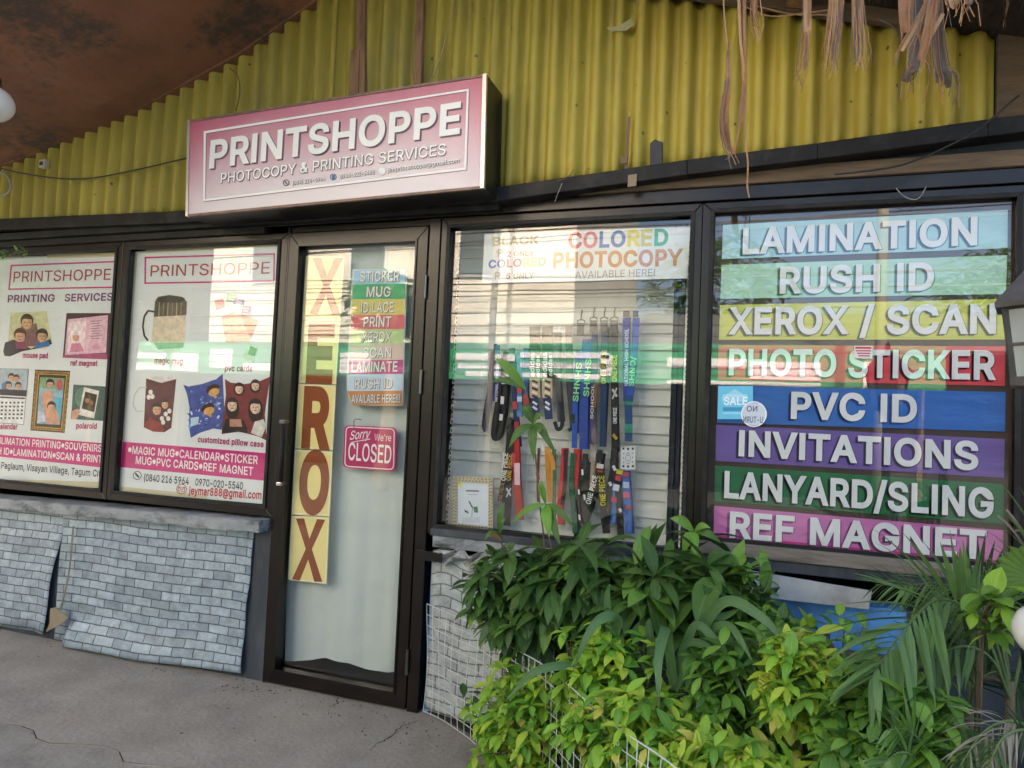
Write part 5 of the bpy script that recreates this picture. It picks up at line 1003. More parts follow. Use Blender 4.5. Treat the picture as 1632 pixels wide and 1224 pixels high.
# picture frame standing on the sill
FY = .05
pf = empty('picture_frame', U(750, 848, FY), 'white certificate picture frame with dotted cream border standing on the window sill', 'picture frame')
fq = [(721.5, 758), (785, 761.5), (785, 847.5), (721, 842)]
cream = pm('cream_frame', (.50, .45, .30), rough=.5, var=.1)
fi = [(729, 767.5), (778.5, 771), (778, 839), (728.5, 833.5)]
mb = MB()
for k in range(4):
    qd = [fq[k], fq[(k+1) % 4], fi[(k+1) % 4], fi[k]]; mb.prism([U(p[0], p[1], FY) for p in qd], .015, cream)
mb.build('frame', pf)
sheet('sheet', fi, FY+.006, .004, 'd3e0ea', pf); s = Flat(FY)
for k in range(4):
    a_, b_, c_, d_ = fq[k], fq[(k+1) % 4], fi[(k+1) % 4], fi[k]; nn = 14 if k % 2 else 10
    for i in range(nn):
        t = (i+.5)/nn
        for v in (.3, .72):
            u = t+(.5/nn if v > .5 else 0)
            if u > 1: continue
            x = (a_[0]*(1-v)+d_[0]*v)*(1-u)+(b_[0]*(1-v)+c_[0]*v)*u; y = (a_[1]*(1-v)+d_[1]*v)*(1-u)+(b_[1]*(1-v)+c_[1]*v)*u
            s.ell(x, y, 1.1, 1.0, '3a3226', 1, 8)
s.build('dots', pf); s = Flat(FY+.006)
s.line((743, 782), (763, 782.6), 2.6, '7a7e82', 1); s.line((746, 788), (761, 788.6), .8, '8a8e92', 1)
s.poly([(746, 798), (749, 799), (754, 810), (751, 808)], '3a3f3a', 1); s.poly([(740, 812), (746, 815), (747, 819), (741, 816)], '3a3f3a', 1); s.poly([(754, 808), (761, 807), (762, 817), (756, 817)], '3d7a44', 1); s.line((753, 806), (752, 824), .9, '3a4a3a', 1)
for i in range(9): s.line((738+i*3.2, 824), (738+i*3.2, 833), 1, 'aab4ba', 1)
s.poly([(730, 769), (737, 769.6), (736.5, 775), (730, 774)], 'd2c93a', 1); s.build('printed_picture', pf)

# ================================================================ brick print sheets on the dado wall
bm1 = brick_mat('grey_brick_print', (.37, .435, .485), (.225, .275, .315), (.022, .028, .036), .126, .0455)
bm2 = brick_mat('pale_brick_print', (.46, .49, .49), (.36, .39, .39), (.08, .09, .095), .112, .05)
def brick_sheet(name, fn, nu, nv, mat, uvs, label):
    mb = MB(); vs = []; uv = []; fs = []
    for i in range(nu+1):
        for j in range(nv+1): vs.append(fn(i/nu, j/nv)); uv.append(uvs(i/nu, j/nv))
    for i in range(nu):
        for j in range(nv): a = i*(nv+1)+j; fs.append((a, a+nv+1, a+nv+2, a+1))
    mb.mesh(vs, fs, mat, uv); o = mb.build(name, None, smooth=True); s_ = o.modifiers.new('solid', 'SOLIDIFY'); s_.thickness = .0015; s_.offset = -1
    return tag(o, label, 'wall sheet')
def ss(t): t = max(0, min(1, t)); return t*t*(3-2*t)
def fA(u, v):     # left sheet, its right edge torn and leaning in
    x0 = -4.4; xr = -2.55-.065*ss(v)+.010*math.sin(v*9)
    return Vector((x0+(xr-x0)*u, -.028-.004*math.sin(u*9)*v-.03*ss((u-.93)/.07)*v, .730-.02*(1-u)-(.70-.004*math.sin(u*21))*v))
brick_sheet('brick_print_sheet', fA, 60, 14, bm1, lambda u, v: (u*1.80, -v*.70), 'grey brick patterned sheet with a torn edge at the far left of the wall')
def fB(u, v):     # right sheet, buckled outwards along the bottom
    xl = -2.555-.01*v; xr = -1.265-.018*v; x = xl+(xr-xl)*u
    b = ss((v-.74)/.26)*(ss((u-.08)/.05)); out = .075*b*(1-.85*u)+.02*math.sin(u*3.14)*v*v
    zt = .722+.008*u+.004*math.sin(u*9); z = zt-v*(.715-.012*u)+.03*b*(1-v)*2
    if u > .985: out += .008*math.sin(v*9)**2
    return Vector((x+.002*math.sin(v*7), -.030-out-.004*math.sin(u*17+v*5), max(z, .004)))
brick_sheet('brick_print_sheet', fB, 90, 40, bm1, lambda u, v: (1.9+u*1.28, -v*.72), 'large grey brick patterned sheet bulging out at the bottom beside the door')
def fC(u, v):
    x = -.288+.60*u; return Vector((x, -.012-.07*math.sin(min(1, u*1.3)*1.9)*(.25+.75*v)-.006*math.sin(v*9+u*4), .725-.705*v+.018*(1-v)*math.sin(u*14)))
brick_sheet('brick_print_sheet', fC, 40, 30, bm2, lambda u, v: (u*.62, -v*.71), 'pale brick patterned sheet behind the wire fence right of the door')
mb = MB(); rr = random.Random(5); vs = []; fs = []   # crumpled top of the right sheet
for i in range(17):
    for j in range(6):
        vs.append((-.235+.26*i/16, -.045-.022*math.sin(j*1.3+i*.8)-rr.uniform(0, .014), .742-.055*j/5-.012*math.sin(i*.9)))
for i in range(16):
    for j in range(5): a = i*6+j; fs.append((a, a+6, a+7, a+1))
mb.mesh(vs, fs, pm('crumpled_vinyl', (.36, .35, .33), rough=.5, var=.25, scale=12)); o = mb.build('crumpled_vinyl'); s_ = o.modifiers.new('solid', 'SOLIDIFY'); s_.thickness = .0015; tag(o, 'crumpled grey strip folded over under the display window sill', 'vinyl scrap')
mb = MB(); mb.prism([U(p[0], p[1], -.075) for p in ((664, 876), (684, 879), (705, 882), (704, 897), (682, 894), (664, 892))], .004, blackm); o = mb.build('tape_strip'); tag(o, 'piece of black tape across the frame edge right of the door', 'tape')
card = pm('brown_cardboard', (.27, .215, .14), rough=.8, var=.15, scale=10)
mb = MB(); mb.prism([U(p[0], p[1], -.10) for p in ((80, 970), (88, 968), (109, 985), (97, 995), (73, 1007), (79, 993))], .004, card); o = mb.build('cardboard_flap'); tag(o, 'brown cardboard flap at the foot of the torn sheet on the left', 'cardboard')
mb = MB(); mb.ribbon(wire([U(p[0], p[1], -.07) for p in ((117, 838), (114, 872), (111, 905), (104, 942), (96, 970))], 0, None), .010, pm('dusty_backing', (.20, .18, .13), rough=.8, var=.3), th=.003); o = mb.build('sheet_edge_strip'); tag(o, 'narrow tan backing strip curling from the torn brick sheet', 'strip')
# litter
mb = MB(); p = G(195, 1043); mb.mesh([(p.x-.035, p.y, .004), (p.x+.03, p.y-.012, .006), (p.x+.04, p.y+.012, .012), (p.x-.02, p.y+.02, .008), (p.x-.035, p.y, .0005), (p.x+.03, p.y-.012, .0005), (p.x+.04, p.y+.012, .0005), (p.x-.02, p.y+.02, .0005)], [(0, 1, 2, 3), (7, 6, 5, 4), (0, 4, 5, 1), (1, 5, 6, 2), (2, 6, 7, 3), (3, 7, 4, 0)], ink('d0d2cf')); o = mb.build('paper_scrap'); tag(o, 'torn scrap of white paper lying on the concrete', 'litter')
grav = pm('dark_grit', (.06, .055, .05), rough=.9, var=.5, scale=30); mb = MB(); rr = random.Random(12)
def grit(px, py, sx, sy, n, s0=.003, s1=.009):
    for i in range(n):
        p = G(px+rr.gauss(0, sx), py+rr.gauss(0, sy)); r_ = rr.uniform(s0, s1)
        if p.y > -.05: continue
        vs = [(p.x+r_*math.cos(a)*rr.uniform(.6, 1.2), p.y+r_*math.sin(a)*rr.uniform(.6, 1.2), .0) for a in [k*2*math.pi/6 for k in range(6)]]
        vs += [(x*.55+p.x*.45, y*.55+p.y*.45, r_*rr.uniform(.4, .8)) for x, y, z in vs]
        mb.mesh(vs, [(6, 7, 8, 9, 10, 11)]+[(k, (k+1) % 6, 6+(k+1) % 6, 6+k) for k in range(6)], grav)
grit(395, 1096, 34, 6, 60, .001, .006); grit(300, 1070, 40, 6, 30, .001, .005); grit(560, 1130, 80, 9, 60, .001, .005); grit(330, 1160, 50, 16, 6, .002, .006); grit(640, 1165, 50, 12, 40, .001, .005); grit(200, 1100, 180, 50, 22, .001, .003); grit(550, 1190, 120, 30, 24, .001, .003)
grit(200, 1042, 150, 8, 60, .001, .004); grit(130, 1030, 60, 6, 40, .001, .004); grit(500, 1112, 60, 6, 40, .001, .004)
o = mb.build('grit'); o['kind'] = 'stuff'
# hairline cracks in the apron near the door
crackm = pm('crack_shadow_soil', (.035, .032, .03), rough=1, var=.3)  # dark colour of the crack lines
def crack(pts, label):
    mb = MB(); rr = random.Random(len(pts)); P = []
    for (a, b) in zip(pts, pts[1:]):
        for k in range(6): P.append(G(a[0]+(b[0]-a[0])*k/6+rr.uniform(-2.4, 2.4), a[1]+(b[1]-a[1])*k/6+rr.uniform(-1.6, 1.6), .0012))
    L_ = []; Rr = []
    for i, p in enumerate(P):
        t = (P[min(i+1, len(P)-1)]-P[max(0, i-1)]).normalized(); n = Vector((-t.y, t.x, 0)); w_ = .0026*math.sin(math.pi*(i+.6)/(len(P)+.2))*rr.uniform(.4, 1.3)+.0006; L_.append(p+n*w_); Rr.append(p-n*w_)
    for i in range(len(P)-1): mb.face([L_[i], L_[i+1], Rr[i+1], Rr[i]], crackm)
    o = mb.build('ground_crack'); o['kind'] = 'structure'; return o
crack([(668, 1146), (640, 1158), (622, 1175), (600, 1184), (590, 1200)], ''); crack([(540, 1110), (536, 1122), (520, 1128)], '')

# ================================================================ wires and fixings on the gable
def cable(name, pts, y, r_, mat, label, cat='cable'):
    mb = MB(); mb.tube(wire([U(p[0], p[1], p[2] if len(p) > 2 else y) for p in pts], 0, None), r_, mat, 6); return tag(mb.build(name, None, smooth=True), label, cat)
greyc = pm('grey_cable', (.30, .30, .27), rough=.5); copper = pm('rusty_wire', (.16, .09, .05), rough=.6, var=.3); ywire = pm('yellowed_wire', (.36, .32, .14), rough=.5)
cable('cable', [(-40, 258), (0, 268), (40, 277), (90, 284), (130, 285), (165, 281), (220, 270), (298, 252)], -.11, .004, cablemat, 'dark cable sagging across the left of the yellow gable to the sign box')
cable('wire', [(365, 108), (378, 120), (382, 145), (376, 177)], -.12, .0028, copper, 'thin rusty wire curving from the ceiling edge above the left of the sign')
cable('wire', [(724, -20), (720, 25), (714, 45), (704, 85), (692, 115), (686, 132)], -.12, .0032, ywire, 'pale wire hanging above the right half of the sign')
cable('cable', [(1624, 152), (1560, 205), (1500, 238), (1440, 262), (1385, 272), (1330, 278)], -.16, .0035, cablemat, 'dark cable dropping from the top right corner to the window head')
cable('wire', [(1428, 300), (1440, 312), (1455, 318), (1466, 314), (1476, 298)], -.07, .0018, greyc, 'thin wire loop hanging from the head rail over the right window')
cable('wire', [(896, 292), (890, 306), (884, 322)], -.13, .0014, greyc, 'short stray wire under the beam above the display window')
cable('wire', [(368+520, 288), (905, 282), (914, 270)], -.14, .002, copper, 'rusty tie wire twisted on the beam edge')
cable('cable', [(-20, 280), (5, 276), (16, 290), (14, 306), (-10, 318)], -.2, .006, greyc, 'looped grey cable at the far left edge')
mb = MB(); p = U(66, 260, -.13); mb.box(p.x-.024, p.x+.024, p.y, p.y+.03, p.z-.022, p.z+.022, pm('aged_white_plastic', (.5, .48, .42), rough=.5, var=.15)); o = mb.build('socket', bevel=.003); tag(o, 'small white socket box on the ceiling edge at the far left', 'socket')
mb2 = MB(); mb2.box(p.x-.012, p.x+.012, p.y-.003, p.y-.0005, p.z-.012, p.z+.008, blackm); mb2.build('socket_face', o)
mb = MB(); q_ = [U(x, y, -.10) for x, y in ((1036, 228), (1043, 222), (1056, 226), (1056, 274), (1035, 276))]; mb.prism(q_, .03, blackm); o = mb.build('junction_box', bevel=.003); tag(o, 'dark metal box fixed low on the yellow gable above the beam', 'junction box')
mb = MB(); mb.ribbon([U(1003, 186, -.095), U(1001, 215, -.095), U(999, 245, -.095), U(998, 272, -.095)], .011, copper, th=.004); mb.box(*(lambda p: (p.x-.014, p.x+.012, p.y-.004, p.y+.004, p.z-.016, p.z+.016))(U(995, 255, -.098)), copper); o = mb.build('rusty_strap'); tag(o, 'rusty metal strap standing upright on the yellow gable', 'strap')
mb = MB(); q_ = [U(x, y, -.118) for x, y in ((1001, 279), (1015, 277), (1014, 296), (1000, 298))]; mb.prism(q_, .002, card); o = mb.build('tape_patch'); tag(o, 'brown tape patch on the black beam below the rusty strap', 'tape')
# torn grey remains of old stickers on the sheet
mb = MB(); mb.prism([U(x, y, -.087) for x, y in ((966, 44), (985, 42), (1008, 28), (1009, 40), (998, 49), (975, 50))], .0015, pm('faded_sticker', (.33, .31, .16), rough=.6, var=.3, scale=30)); o = mb.build('faded_sticker'); tag(o, 'torn faded sticker high on the yellow sheet right of the sign', 'sticker')

# dried thatch leaves hanging over the right of the gable
drym = [pm('dry_palm_leaf', (.30, .145, .065), rough=.75, var=.3, scale=12, stretch=(5, 5, .5)), pm('pale_dry_palm_leaf', (.37, .215, .11), rough=.75, var=.25, scale=12, stretch=(5, 5, .5)), pm('grey_dead_leaf', (.13, .105, .095), rough=.85, var=.3, scale=12, stretch=(5, 5, .5))]
TH = [('long split dry palm leaf hanging over the gable, leftmost of the hanging leaves', -.56, [([(1152, -60), (1154, 20), (1160, 80)], 2, 1), ([(1160, 70), (1160, 130), (1154, 190), (1160, 232), (1167, 246)], (3, 9, 15, 10, 3), 0), ([(1170, 245), (1178, 205), (1186, 150), (1183, 100), (1178, -60)], 3, 0)]),
 ('thin twisted pair of dry leaf strips beside the leftmost hanging leaf', -.55, [([(1175, -60), (1180, 60), (1186, 120), (1180, 180), (1176, 205)], (4, 4, 5, 5, 2), 1), ([(1184, -60), (1186, 40), (1188, 130), (1182, 195)], (3, 4, 4, 2), 0)]),
 ('short brown dry leaf stub at the barge board', -.56, [([(1203, -60), (1203, 10), (1204, 42)], (8, 8, 5), 0)]),
 ('narrow dry palm leaf tapering to a pale tip', -.58, [([(1285, -60), (1287, 30), (1285, 70), (1282, 112)], (9, 11, 8, 5), 1), ([(1291, -60), (1290, 30), (1287, 60)], (5, 5, 2), 0)]),
 ('bundle of dry palm blades, widest left of the middle', -.58, [([(1328, -60), (1325, 20), (1323, 72)], (8, 7, 3), 0), ([(1342, -60), (1335, 30), (1328, 94)], (14, 13, 4), 1), ([(1349, -60), (1340, 20), (1333, 84)], (8, 7, 3), 0)]),
 ('dry palm blade pair ending in split tips', -.58, [([(1362, -60), (1364, 30), (1364, 92)], (12, 12, 5), 0), ([(1369, -60), (1373, 25), (1379, 84)], (7, 6, 3), 1)]),
 ('broad flat brown dry leaf near the dark rafters', -.60, [([(1447, -60), (1444, 10), (1444, 52)], (26, 24, 12), 0)]),
 ('crossed dry palm blades at the right, brightest orange brown', -.60, [([(1496, -60), (1484, 30), (1467, 96)], (16, 18, 9), 0), ([(1490, -40), (1470, 20), (1437, 82)], (6, 7, 4), 1), ([(1503, 22), (1490, 45), (1478, 70)], (5, 6, 4), 1), ([(1458, 34), (1463, 52), (1469, 70)], (4, 4, 4), 0)]),
 ('dull grey dead leaf hanging lower behind the crossed blades', -.45, [([(1466, -60), (1458, 90), (1450, 112), (1441, 130)], (10, 16, 17, 12), 2)]),
 ('drooping dark dead leaf in front of the last corrugations', -.45, [([(1490, -60), (1497, 90), (1508, 120), (1512, 140)], (10, 15, 14, 6), 2), ([(1484, -60), (1490, 90), (1494, 132)], (6, 8, 4), 2)]),
 ('pale thin dry stalk hanging down to the window head', -.54, [([(1188, -60), (1189, 205), (1192, 260), (1191, 295), (1194, 315)], (2, 2.2, 2.4, 2.4, 1.6), 1)]),
 ('frayed dry fibres lying along the barge board', -.25, [([(1190, 12), (1230, 26), (1290, 20), (1330, 14)], 2.5, 1), ([(1200, 8), (1260, 22), (1320, 24)], 2, 1), ([(1400, 30), (1425, 45), (1440, 68)], 3, 2)]),
 ('frayed dry leaf tip under the dark roof corner', -.60, [([(1516, -60), (1520, 0), (1522, 12)], (26, 18, 6), 1), ([(1540, -60), (1546, 0), (1545, 8)], (12, 8, 3), 2)])]
for lab, y, parts_ in TH:
    mb = MB(); rr = random.Random(len(lab))
    for pts, wd, mi in parts_:
        P = wire([U(px, py, y-.02*math.sin(i*1.3)) for i, (px, py) in enumerate(pts)], 0, None, sub=5)
        if isinstance(wd, tuple):
            W_ = [wd[min(int(i/5), len(wd)-2)]*(1-(i/5-min(int(i/5), len(wd)-2)))+wd[min(int(i/5)+1, len(wd)-1)]*(i/5-min(int(i/5), len(wd)-2)) for i in range(len(P))]
        else: W_ = [wd]*len(P)
        mb.ribbon(P, [v/460 for v in W_], drym[mi], th=.002, twist=[.5*math.sin(i*.35+len(pts)) for i in range(len(P))])
        if max(W_) > 6:   # frayed fibres split off the blade
            for q in range(7):
                o_ = rr.uniform(-.5, .5); k0 = rr.randint(0, len(P)//2); Q = [p+Vector((o_*W_[i]/460+rr.uniform(-.002, .002)+(.012*o_*(i-k0)/len(P)*4), -.004, rr.uniform(-.004, .004))) for i, p in enumerate(P)][k0:]
                Q.append(Q[-1]+Vector((rr.uniform(-.02, .02), 0, -rr.uniform(.01, .07)))); mb.ribbon(Q, rr.uniform(.0012, .0032), drym[rr.randint(0, 2)], th=.001, twist=rr.uniform(-.8, .8))
    tag(mb.build('dried_palm_leaf'), lab, 'dry leaf', 'dry leaves hanging from the thatch')

# ================================================================ lamps
glow = pm('opal_glass', (.72, .71, .66), rough=.25, var=.05, scale=3, spec=.5)
c = U(-14, 165, -.95); e = empty('pendant_lamp', (c.x, c.y, c.z+.45), 'white glass globe lamp hanging from the ceiling at the far left', 'lamp')
mb = MB(); mb.lathe(c, [(.085*math.sin(a), -.075*math.cos(a)) for a in [math.pi*i/14 for i in range(15)][1:-1]], glow, 24); mb.build('globe', e, smooth=True)
mb = MB(); mb.lathe((c.x, c.y, c.z+.07), [(.03, 0), (.034, .01), (.03, .04), (.008, .05), (.008, .3)], blackm, 16); mb.build('holder', e, smooth=True)
c = U(1664, 1006, -1.0); e = empty('garden_lamp', (c.x, c.y, 0), 'white globe garden lamp on a short post among the plants at the right edge', 'lamp')
mb = MB(); mb.lathe(c, [(.062*math.sin(a), -.062*math.cos(a)) for a in [math.pi*i/14 for i in range(15)][1:-1]], glow, 28); mb.build('globe', e, smooth=True)
mb = MB(); mb.lathe((c.x, c.y, 0), [(.07, 0), (.07, .03), (.022, .05), (.022, c.z-.13), (.04, c.z-.10), (.045, c.z-.052)], blackm, 16); mb.build('post', e)
# coach lantern
LY = -1.05; c = U(1671, 572, LY); e = empty('lantern', (c.x, c.y, 0), 'black coach lantern with glass sides and a pitched top at the right edge', 'lantern')
irn = pm('weathered_black_iron', (.055, .052, .048), rough=.5, var=.35, scale=12, spec=.5, bump=.2, dirt=(.13, .115, .10), dirt_amt=.5, dirt_scale=9)
k = 1/545.; zt = c.z+62*k*1.0; zbm = c.z-26*k; rt = 46*k*1.1; rb = 36*k*1.1
def sq(r, z, n=6, a0=R(12)): return [(c.x+r*math.cos(a0+2*math.pi*i/n), c.y+r*math.sin(a0+2*math.pi*i/n), z) for i in range(n)]
def loft(mb, rings, m):
    n = len(rings[0]); vs = sum(rings, []); fs = [(i*n+j, i*n+(j+1) % n, (i+1)*n+(j+1) % n, (i+1)*n+j) for i in range(len(rings)-1) for j in range(n)]
    mb.mesh(vs, fs+[tuple(range(n-1, -1, -1)), tuple((len(rings)-1)*n+j for j in range(n))], m)
mb = MB(); loft(mb, [sq(rt*1.22, zt), sq(rt*1.24, zt+.012), sq(rt*.86, zt+.055), sq(rt*.5, zt+.095), sq(rt*.16, zt+.112), sq(rt*.12, zt+.15), sq(rt*.02, zt+.165)], irn); mb.build('top', e)
mb = MB(); loft(mb, [sq(rb*.5, zbm-.03), sq(rb*1.1, zbm-.016), sq(rb*1.12, zbm)], irn)
A = sq(rt, zt); B = sq(rb, zbm)
for i in range(6): mb.tube([B[i], A[i]], .0075, irn, 4)
M_ = [tuple(Vector(a).lerp(Vector(b), .48)) for a, b in zip(B, A)]
for ring_, r_ in ((A, .006), (M_, .0045), (B, .006)):
    for i in range(6): mb.tube([ring_[i], ring_[(i+1) % 6]], r_, irn, 4)
mb.build('cage', e)
mb = MB(); lg = pm('frosted_lantern_glass', (.55, .60, .57), rough=.25, var=.2, scale=8); lg.node_tree.nodes['Principled BSDF'].inputs['Transmission Weight'].default_value = .45
for i in range(6): j = (i+1) % 6; mb.face([Vector(B[i])*.985+Vector(c)*.015, Vector(B[j])*.985+Vector(c)*.015, Vector(A[j])*.985+Vector(c)*.015, Vector(A[i])*.985+Vector(c)*.015], lg)
mb.build('glass', e); mb = MB(); mb.lathe((c.x, c.y, zbm), [(.016, 0), (.016, .05), (.03, .06), (.034, .085), (.022, .11), (.004, .12)], glow, 12); mb.build('bulb', e, smooth=True)
mb = MB(); mb.lathe((c.x+.0, c.y, 0), [(.05, 0), (.05, .02), (.022, .04), (.02, zbm-.06), (.035, zbm-.03)], irn, 12); mb.build('post', e)

# ================================================================ wire fence round the planting
wirem = pm('white_fence_wire', (.60, .60, .57), rough=.5, var=.2, scale=20)
FP = [Vector((-.292, -.03, 0)), Vector((-.12, -.115, 0)), Vector((.03, -.19, 0)), Vector((.22, -.355, 0)), Vector((.52, -.67, 0)), Vector((.82, -1.03, 0)), Vector((1.2, -1.35, 0)), Vector((1.8, -1.5, 0))]
FW = wire(FP, 0, None, sub=14); acc = [0]
for a, b in zip(FW, FW[1:]): acc.append(acc[-1]+(b-a).length)
def fpt(s_):
    for i in range(len(acc)-1):
        if acc[i] <= s_ <= acc[i+1]: return FW[i].lerp(FW[i+1], (s_-acc[i])/(acc[i+1]-acc[i]))
    return FW[-1]
mb = MB(); FH = .475; sg = .047; s_ = 0; ln = acc[-1]; nz = int(FH/sg)
def fz(s_, z): p = fpt(s_); return Vector((p.x+.006*math.sin(s_*13+z*9), p.y+.008*math.sin(s_*11+z*7), z+.006*math.sin(s_*8+1)-.012*math.sin(s_*3.2)*z/FH))
while s_ < ln: mb.tube([fz(s_, k*FH/10+.008) for k in range(11)], .0016, wirem, 5); s_ += sg
for k in range(nz+1): mb.tube([fz(i*.03, .010+k*FH/nz) for i in range(int(ln/.03))], .0017 if k < nz else .0022, wirem, 5)
o = mb.build('wire_fence'); tag(o, 'low white wire mesh fence curving round the planting right of the door', 'fence')
mb = MB(); P = [(p.x, p.y) for p in FW]; top = [(x+.03, y+.01, .012) for x, y in P]+[(2.3, -1.5, .012), (2.3, -.01, .012), (-.2, -.01, .012)]; mb.mesh(top, [tuple(range(len(top)))], soilm)
struct(mb.build('soil'))

# ================================================================ plants
def leaf_mat(name, col, mid, var=.25, rough=.38, trans=.32):
    mt = bpy.data.materials.new(name); mt.use_nodes = True; nt = mt.node_tree; p = nt.nodes['Principled BSDF']; L = nt.links.new; o = nt.nodes['Material Output']
    uv = N(nt, 'ShaderNodeUVMap'); sp = N(nt, 'ShaderNodeSeparateXYZ'); L(uv.outputs[0], sp.inputs[0])
    d = N(nt, 'ShaderNodeMath', operation='SUBTRACT'); L(sp.outputs['X'], d.inputs[0]); d.inputs[1].default_value = .5
    ab = N(nt, 'ShaderNodeMath', operation='ABSOLUTE'); L(d.outputs[0], ab.inputs[0])
    mr = N(nt, 'ShaderNodeMapRange'); mr.inputs[1].default_value = .0; mr.inputs[2].default_value = .07; mr.inputs[3].default_value = .8; mr.inputs[4].default_value = 0; L(ab.outputs[0], mr.inputs[0])
    vv = N(nt, 'ShaderNodeMath', operation='MULTIPLY_ADD'); L(ab.outputs[0], vv.inputs[0]); vv.inputs[1].default_value = -1.2; L(sp.outputs['Y'], vv.inputs[2])
    sn = N(nt, 'ShaderNodeMath', operation='MULTIPLY'); L(vv.outputs[0], sn.inputs[0]); sn.inputs[1].default_value = 60; s2 = N(nt, 'ShaderNodeMath', operation='SINE'); L(sn.outputs[0], s2.inputs[0])
    tc = N(nt, 'ShaderNodeTexCoord'); no = N(nt, 'ShaderNodeTexNoise', Scale=7.0, Detail=3.0); L(tc.outputs['Object'], no.inputs['Vector'])
    r = N(nt, 'ShaderNodeMapRange'); r.inputs[1].default_value = .3; r.inputs[2].default_value = .7; r.inputs[3].default_value = 1-var; r.inputs[4].default_value = 1+var; L(no.outputs['Fac'], r.inputs[0])
    sc_ = N(nt, 'ShaderNodeVectorMath', operation='SCALE'); sc_.inputs[0].default_value = col; L(r.outputs[0], sc_.inputs['Scale'])
    mx = N(nt, 'ShaderNodeMix', data_type='RGBA'); L(mr.outputs[0], mx.inputs[0]); L(sc_.outputs[0], mx.inputs[6]); mx.inputs[7].default_value = (*mid, 1)
    L(mx.outputs[2], p.inputs['Base Color']); p.inputs['Roughness'].default_value = rough; p.inputs['Specular IOR Level'].default_value = .4
    b = N(nt, 'ShaderNodeBump', Strength=.25, Distance=.002); L(s2.outputs[0], b.inputs['Height']); L(b.outputs[0], p.inputs['Normal'])
    tr = N(nt, 'ShaderNodeBsdfTranslucent'); L(mx.outputs[2], tr.inputs[0]); ms = N(nt, 'ShaderNodeMixShader'); ms.inputs[0].default_value = trans
    L(p.outputs[0], ms.inputs[1]); L(tr.outputs[0], ms.inputs[2]); L(ms.outputs[0], o.inputs[0]); return mt
DK = [leaf_mat('deep_green_leaf', (.058, .130, .028), (.12, .20, .06)), leaf_mat('mid_green_leaf', (.095, .19, .040), (.17, .28, .08)), leaf_mat('fresh_green_leaf', (.18, .34, .06), (.24, .37, .10))]
MG = [leaf_mat('green_bush_leaf', (.11, .25, .036), (.19, .32, .07)), leaf_mat('bright_bush_leaf', (.19, .36, .048), (.27, .42, .09)), leaf_mat('shaded_bush_leaf', (.065, .16, .028), (.12, .22, .05))]  # leaf tones picked at random per leaf
LG = [leaf_mat('lime_leaf', (.32, .54, .05), (.36, .58, .11), var=.15), leaf_mat('yellow_green_leaf', (.47, .61, .06), (.48, .64, .13), var=.15), leaf_mat('light_green_leaf', (.17, .38, .045), (.26, .46, .10)), leaf_mat('yellowing_leaf', (.62, .56, .10), (.68, .60, .2))]
PG = [leaf_mat('palm_leaflet', (.15, .27, .085), (.22, .34, .12), rough=.35), leaf_mat('dark_palm_leaflet', (.050, .095, .034), (.08, .13, .05), rough=.4)]  # the dark leaflet has the shade of the background fronds put into its colour
SG = leaf_mat('strap_leaf', (0.10, 0.20, 0.07), (.14, .25, .10), rough=.4); FG = leaf_mat('fan_palm_leaf', (.13, .24, .035), (.19, .30, .06)); DRY = leaf_mat('dry_frond_leaflet', (.22, .20, .16), (.27, .25, .2), trans=.1); BR = leaf_mat('browned_leaf', (0.435, 0.232, 0.072), (.3, .2, .1))
stemm = pm('brown_stem', (.13, .095, .055), rough=.8, var=.3, scale=20); gstem = pm('green_stem', (.10, .16, .05), rough=.6, var=.2, scale=20)
DN = Vector((0, 0, -1))
def leaf(mb, base, d, L, W, mat, droop=.3, fold=.22, n=5, side=None, prof=.85, roll=0):
    d = d.normalized(); p = Vector(base); sd = side or d.cross(Vector((0, 0, 1)))
    if sd.length < .05: sd = Vector((1, 0, 0))
    sd.normalize()
    if roll: sd = Matrix.Rotation(roll, 3, d) @ sd
    vs = []; uv = []
    for i in range(n+1):
        t = i/n; w_ = W*.5*(math.sin(math.pi*min(1, (t*.94+.03))**prof) if t < 1 else .03)
        nr = sd.cross(d).normalized()
        vs += [p-sd*w_+nr*w_*fold, p.copy(), p+sd*w_+nr*w_*fold]; uv += [(0, t), (.5, t), (1, t)]
        d = (d+DN*droop/n).normalized(); sd = (sd-d*sd.dot(d)).normalized(); p = p+d*L/n
    fs = []
    for i in range(n):
        a = i*3; fs += [(a, a+1, a+4, a+3), (a+1, a+2, a+5, a+4)]
    mb.mesh(vs, fs, mat, uv)
def whorl(mb, rr, p, ax, k, L, W, mats, wts, droop=.5, open_=1.2):
    ax = ax.normalized(); o1 = ax.orthogonal().normalized(); o2 = ax.cross(o1); a0 = rr.uniform(0, 6.28)
    for i in range(k):
        a = a0+2*math.pi*i/k+rr.uniform(-.35, .35); el = open_+rr.uniform(-.3, .35)
        d = ax*math.cos(el)+(o1*math.cos(a)+o2*math.sin(a))*math.sin(el); s_ = rr.uniform(.65, 1.12)
        leaf(mb, p+d*.004, d, L*s_, W*s_*rr.uniform(.85, 1.15), rr.choices(mats, wts)[0], droop=droop*rr.uniform(.5, 1.5), fold=rr.uniform(.1, .35), roll=rr.uniform(-.35, .35))
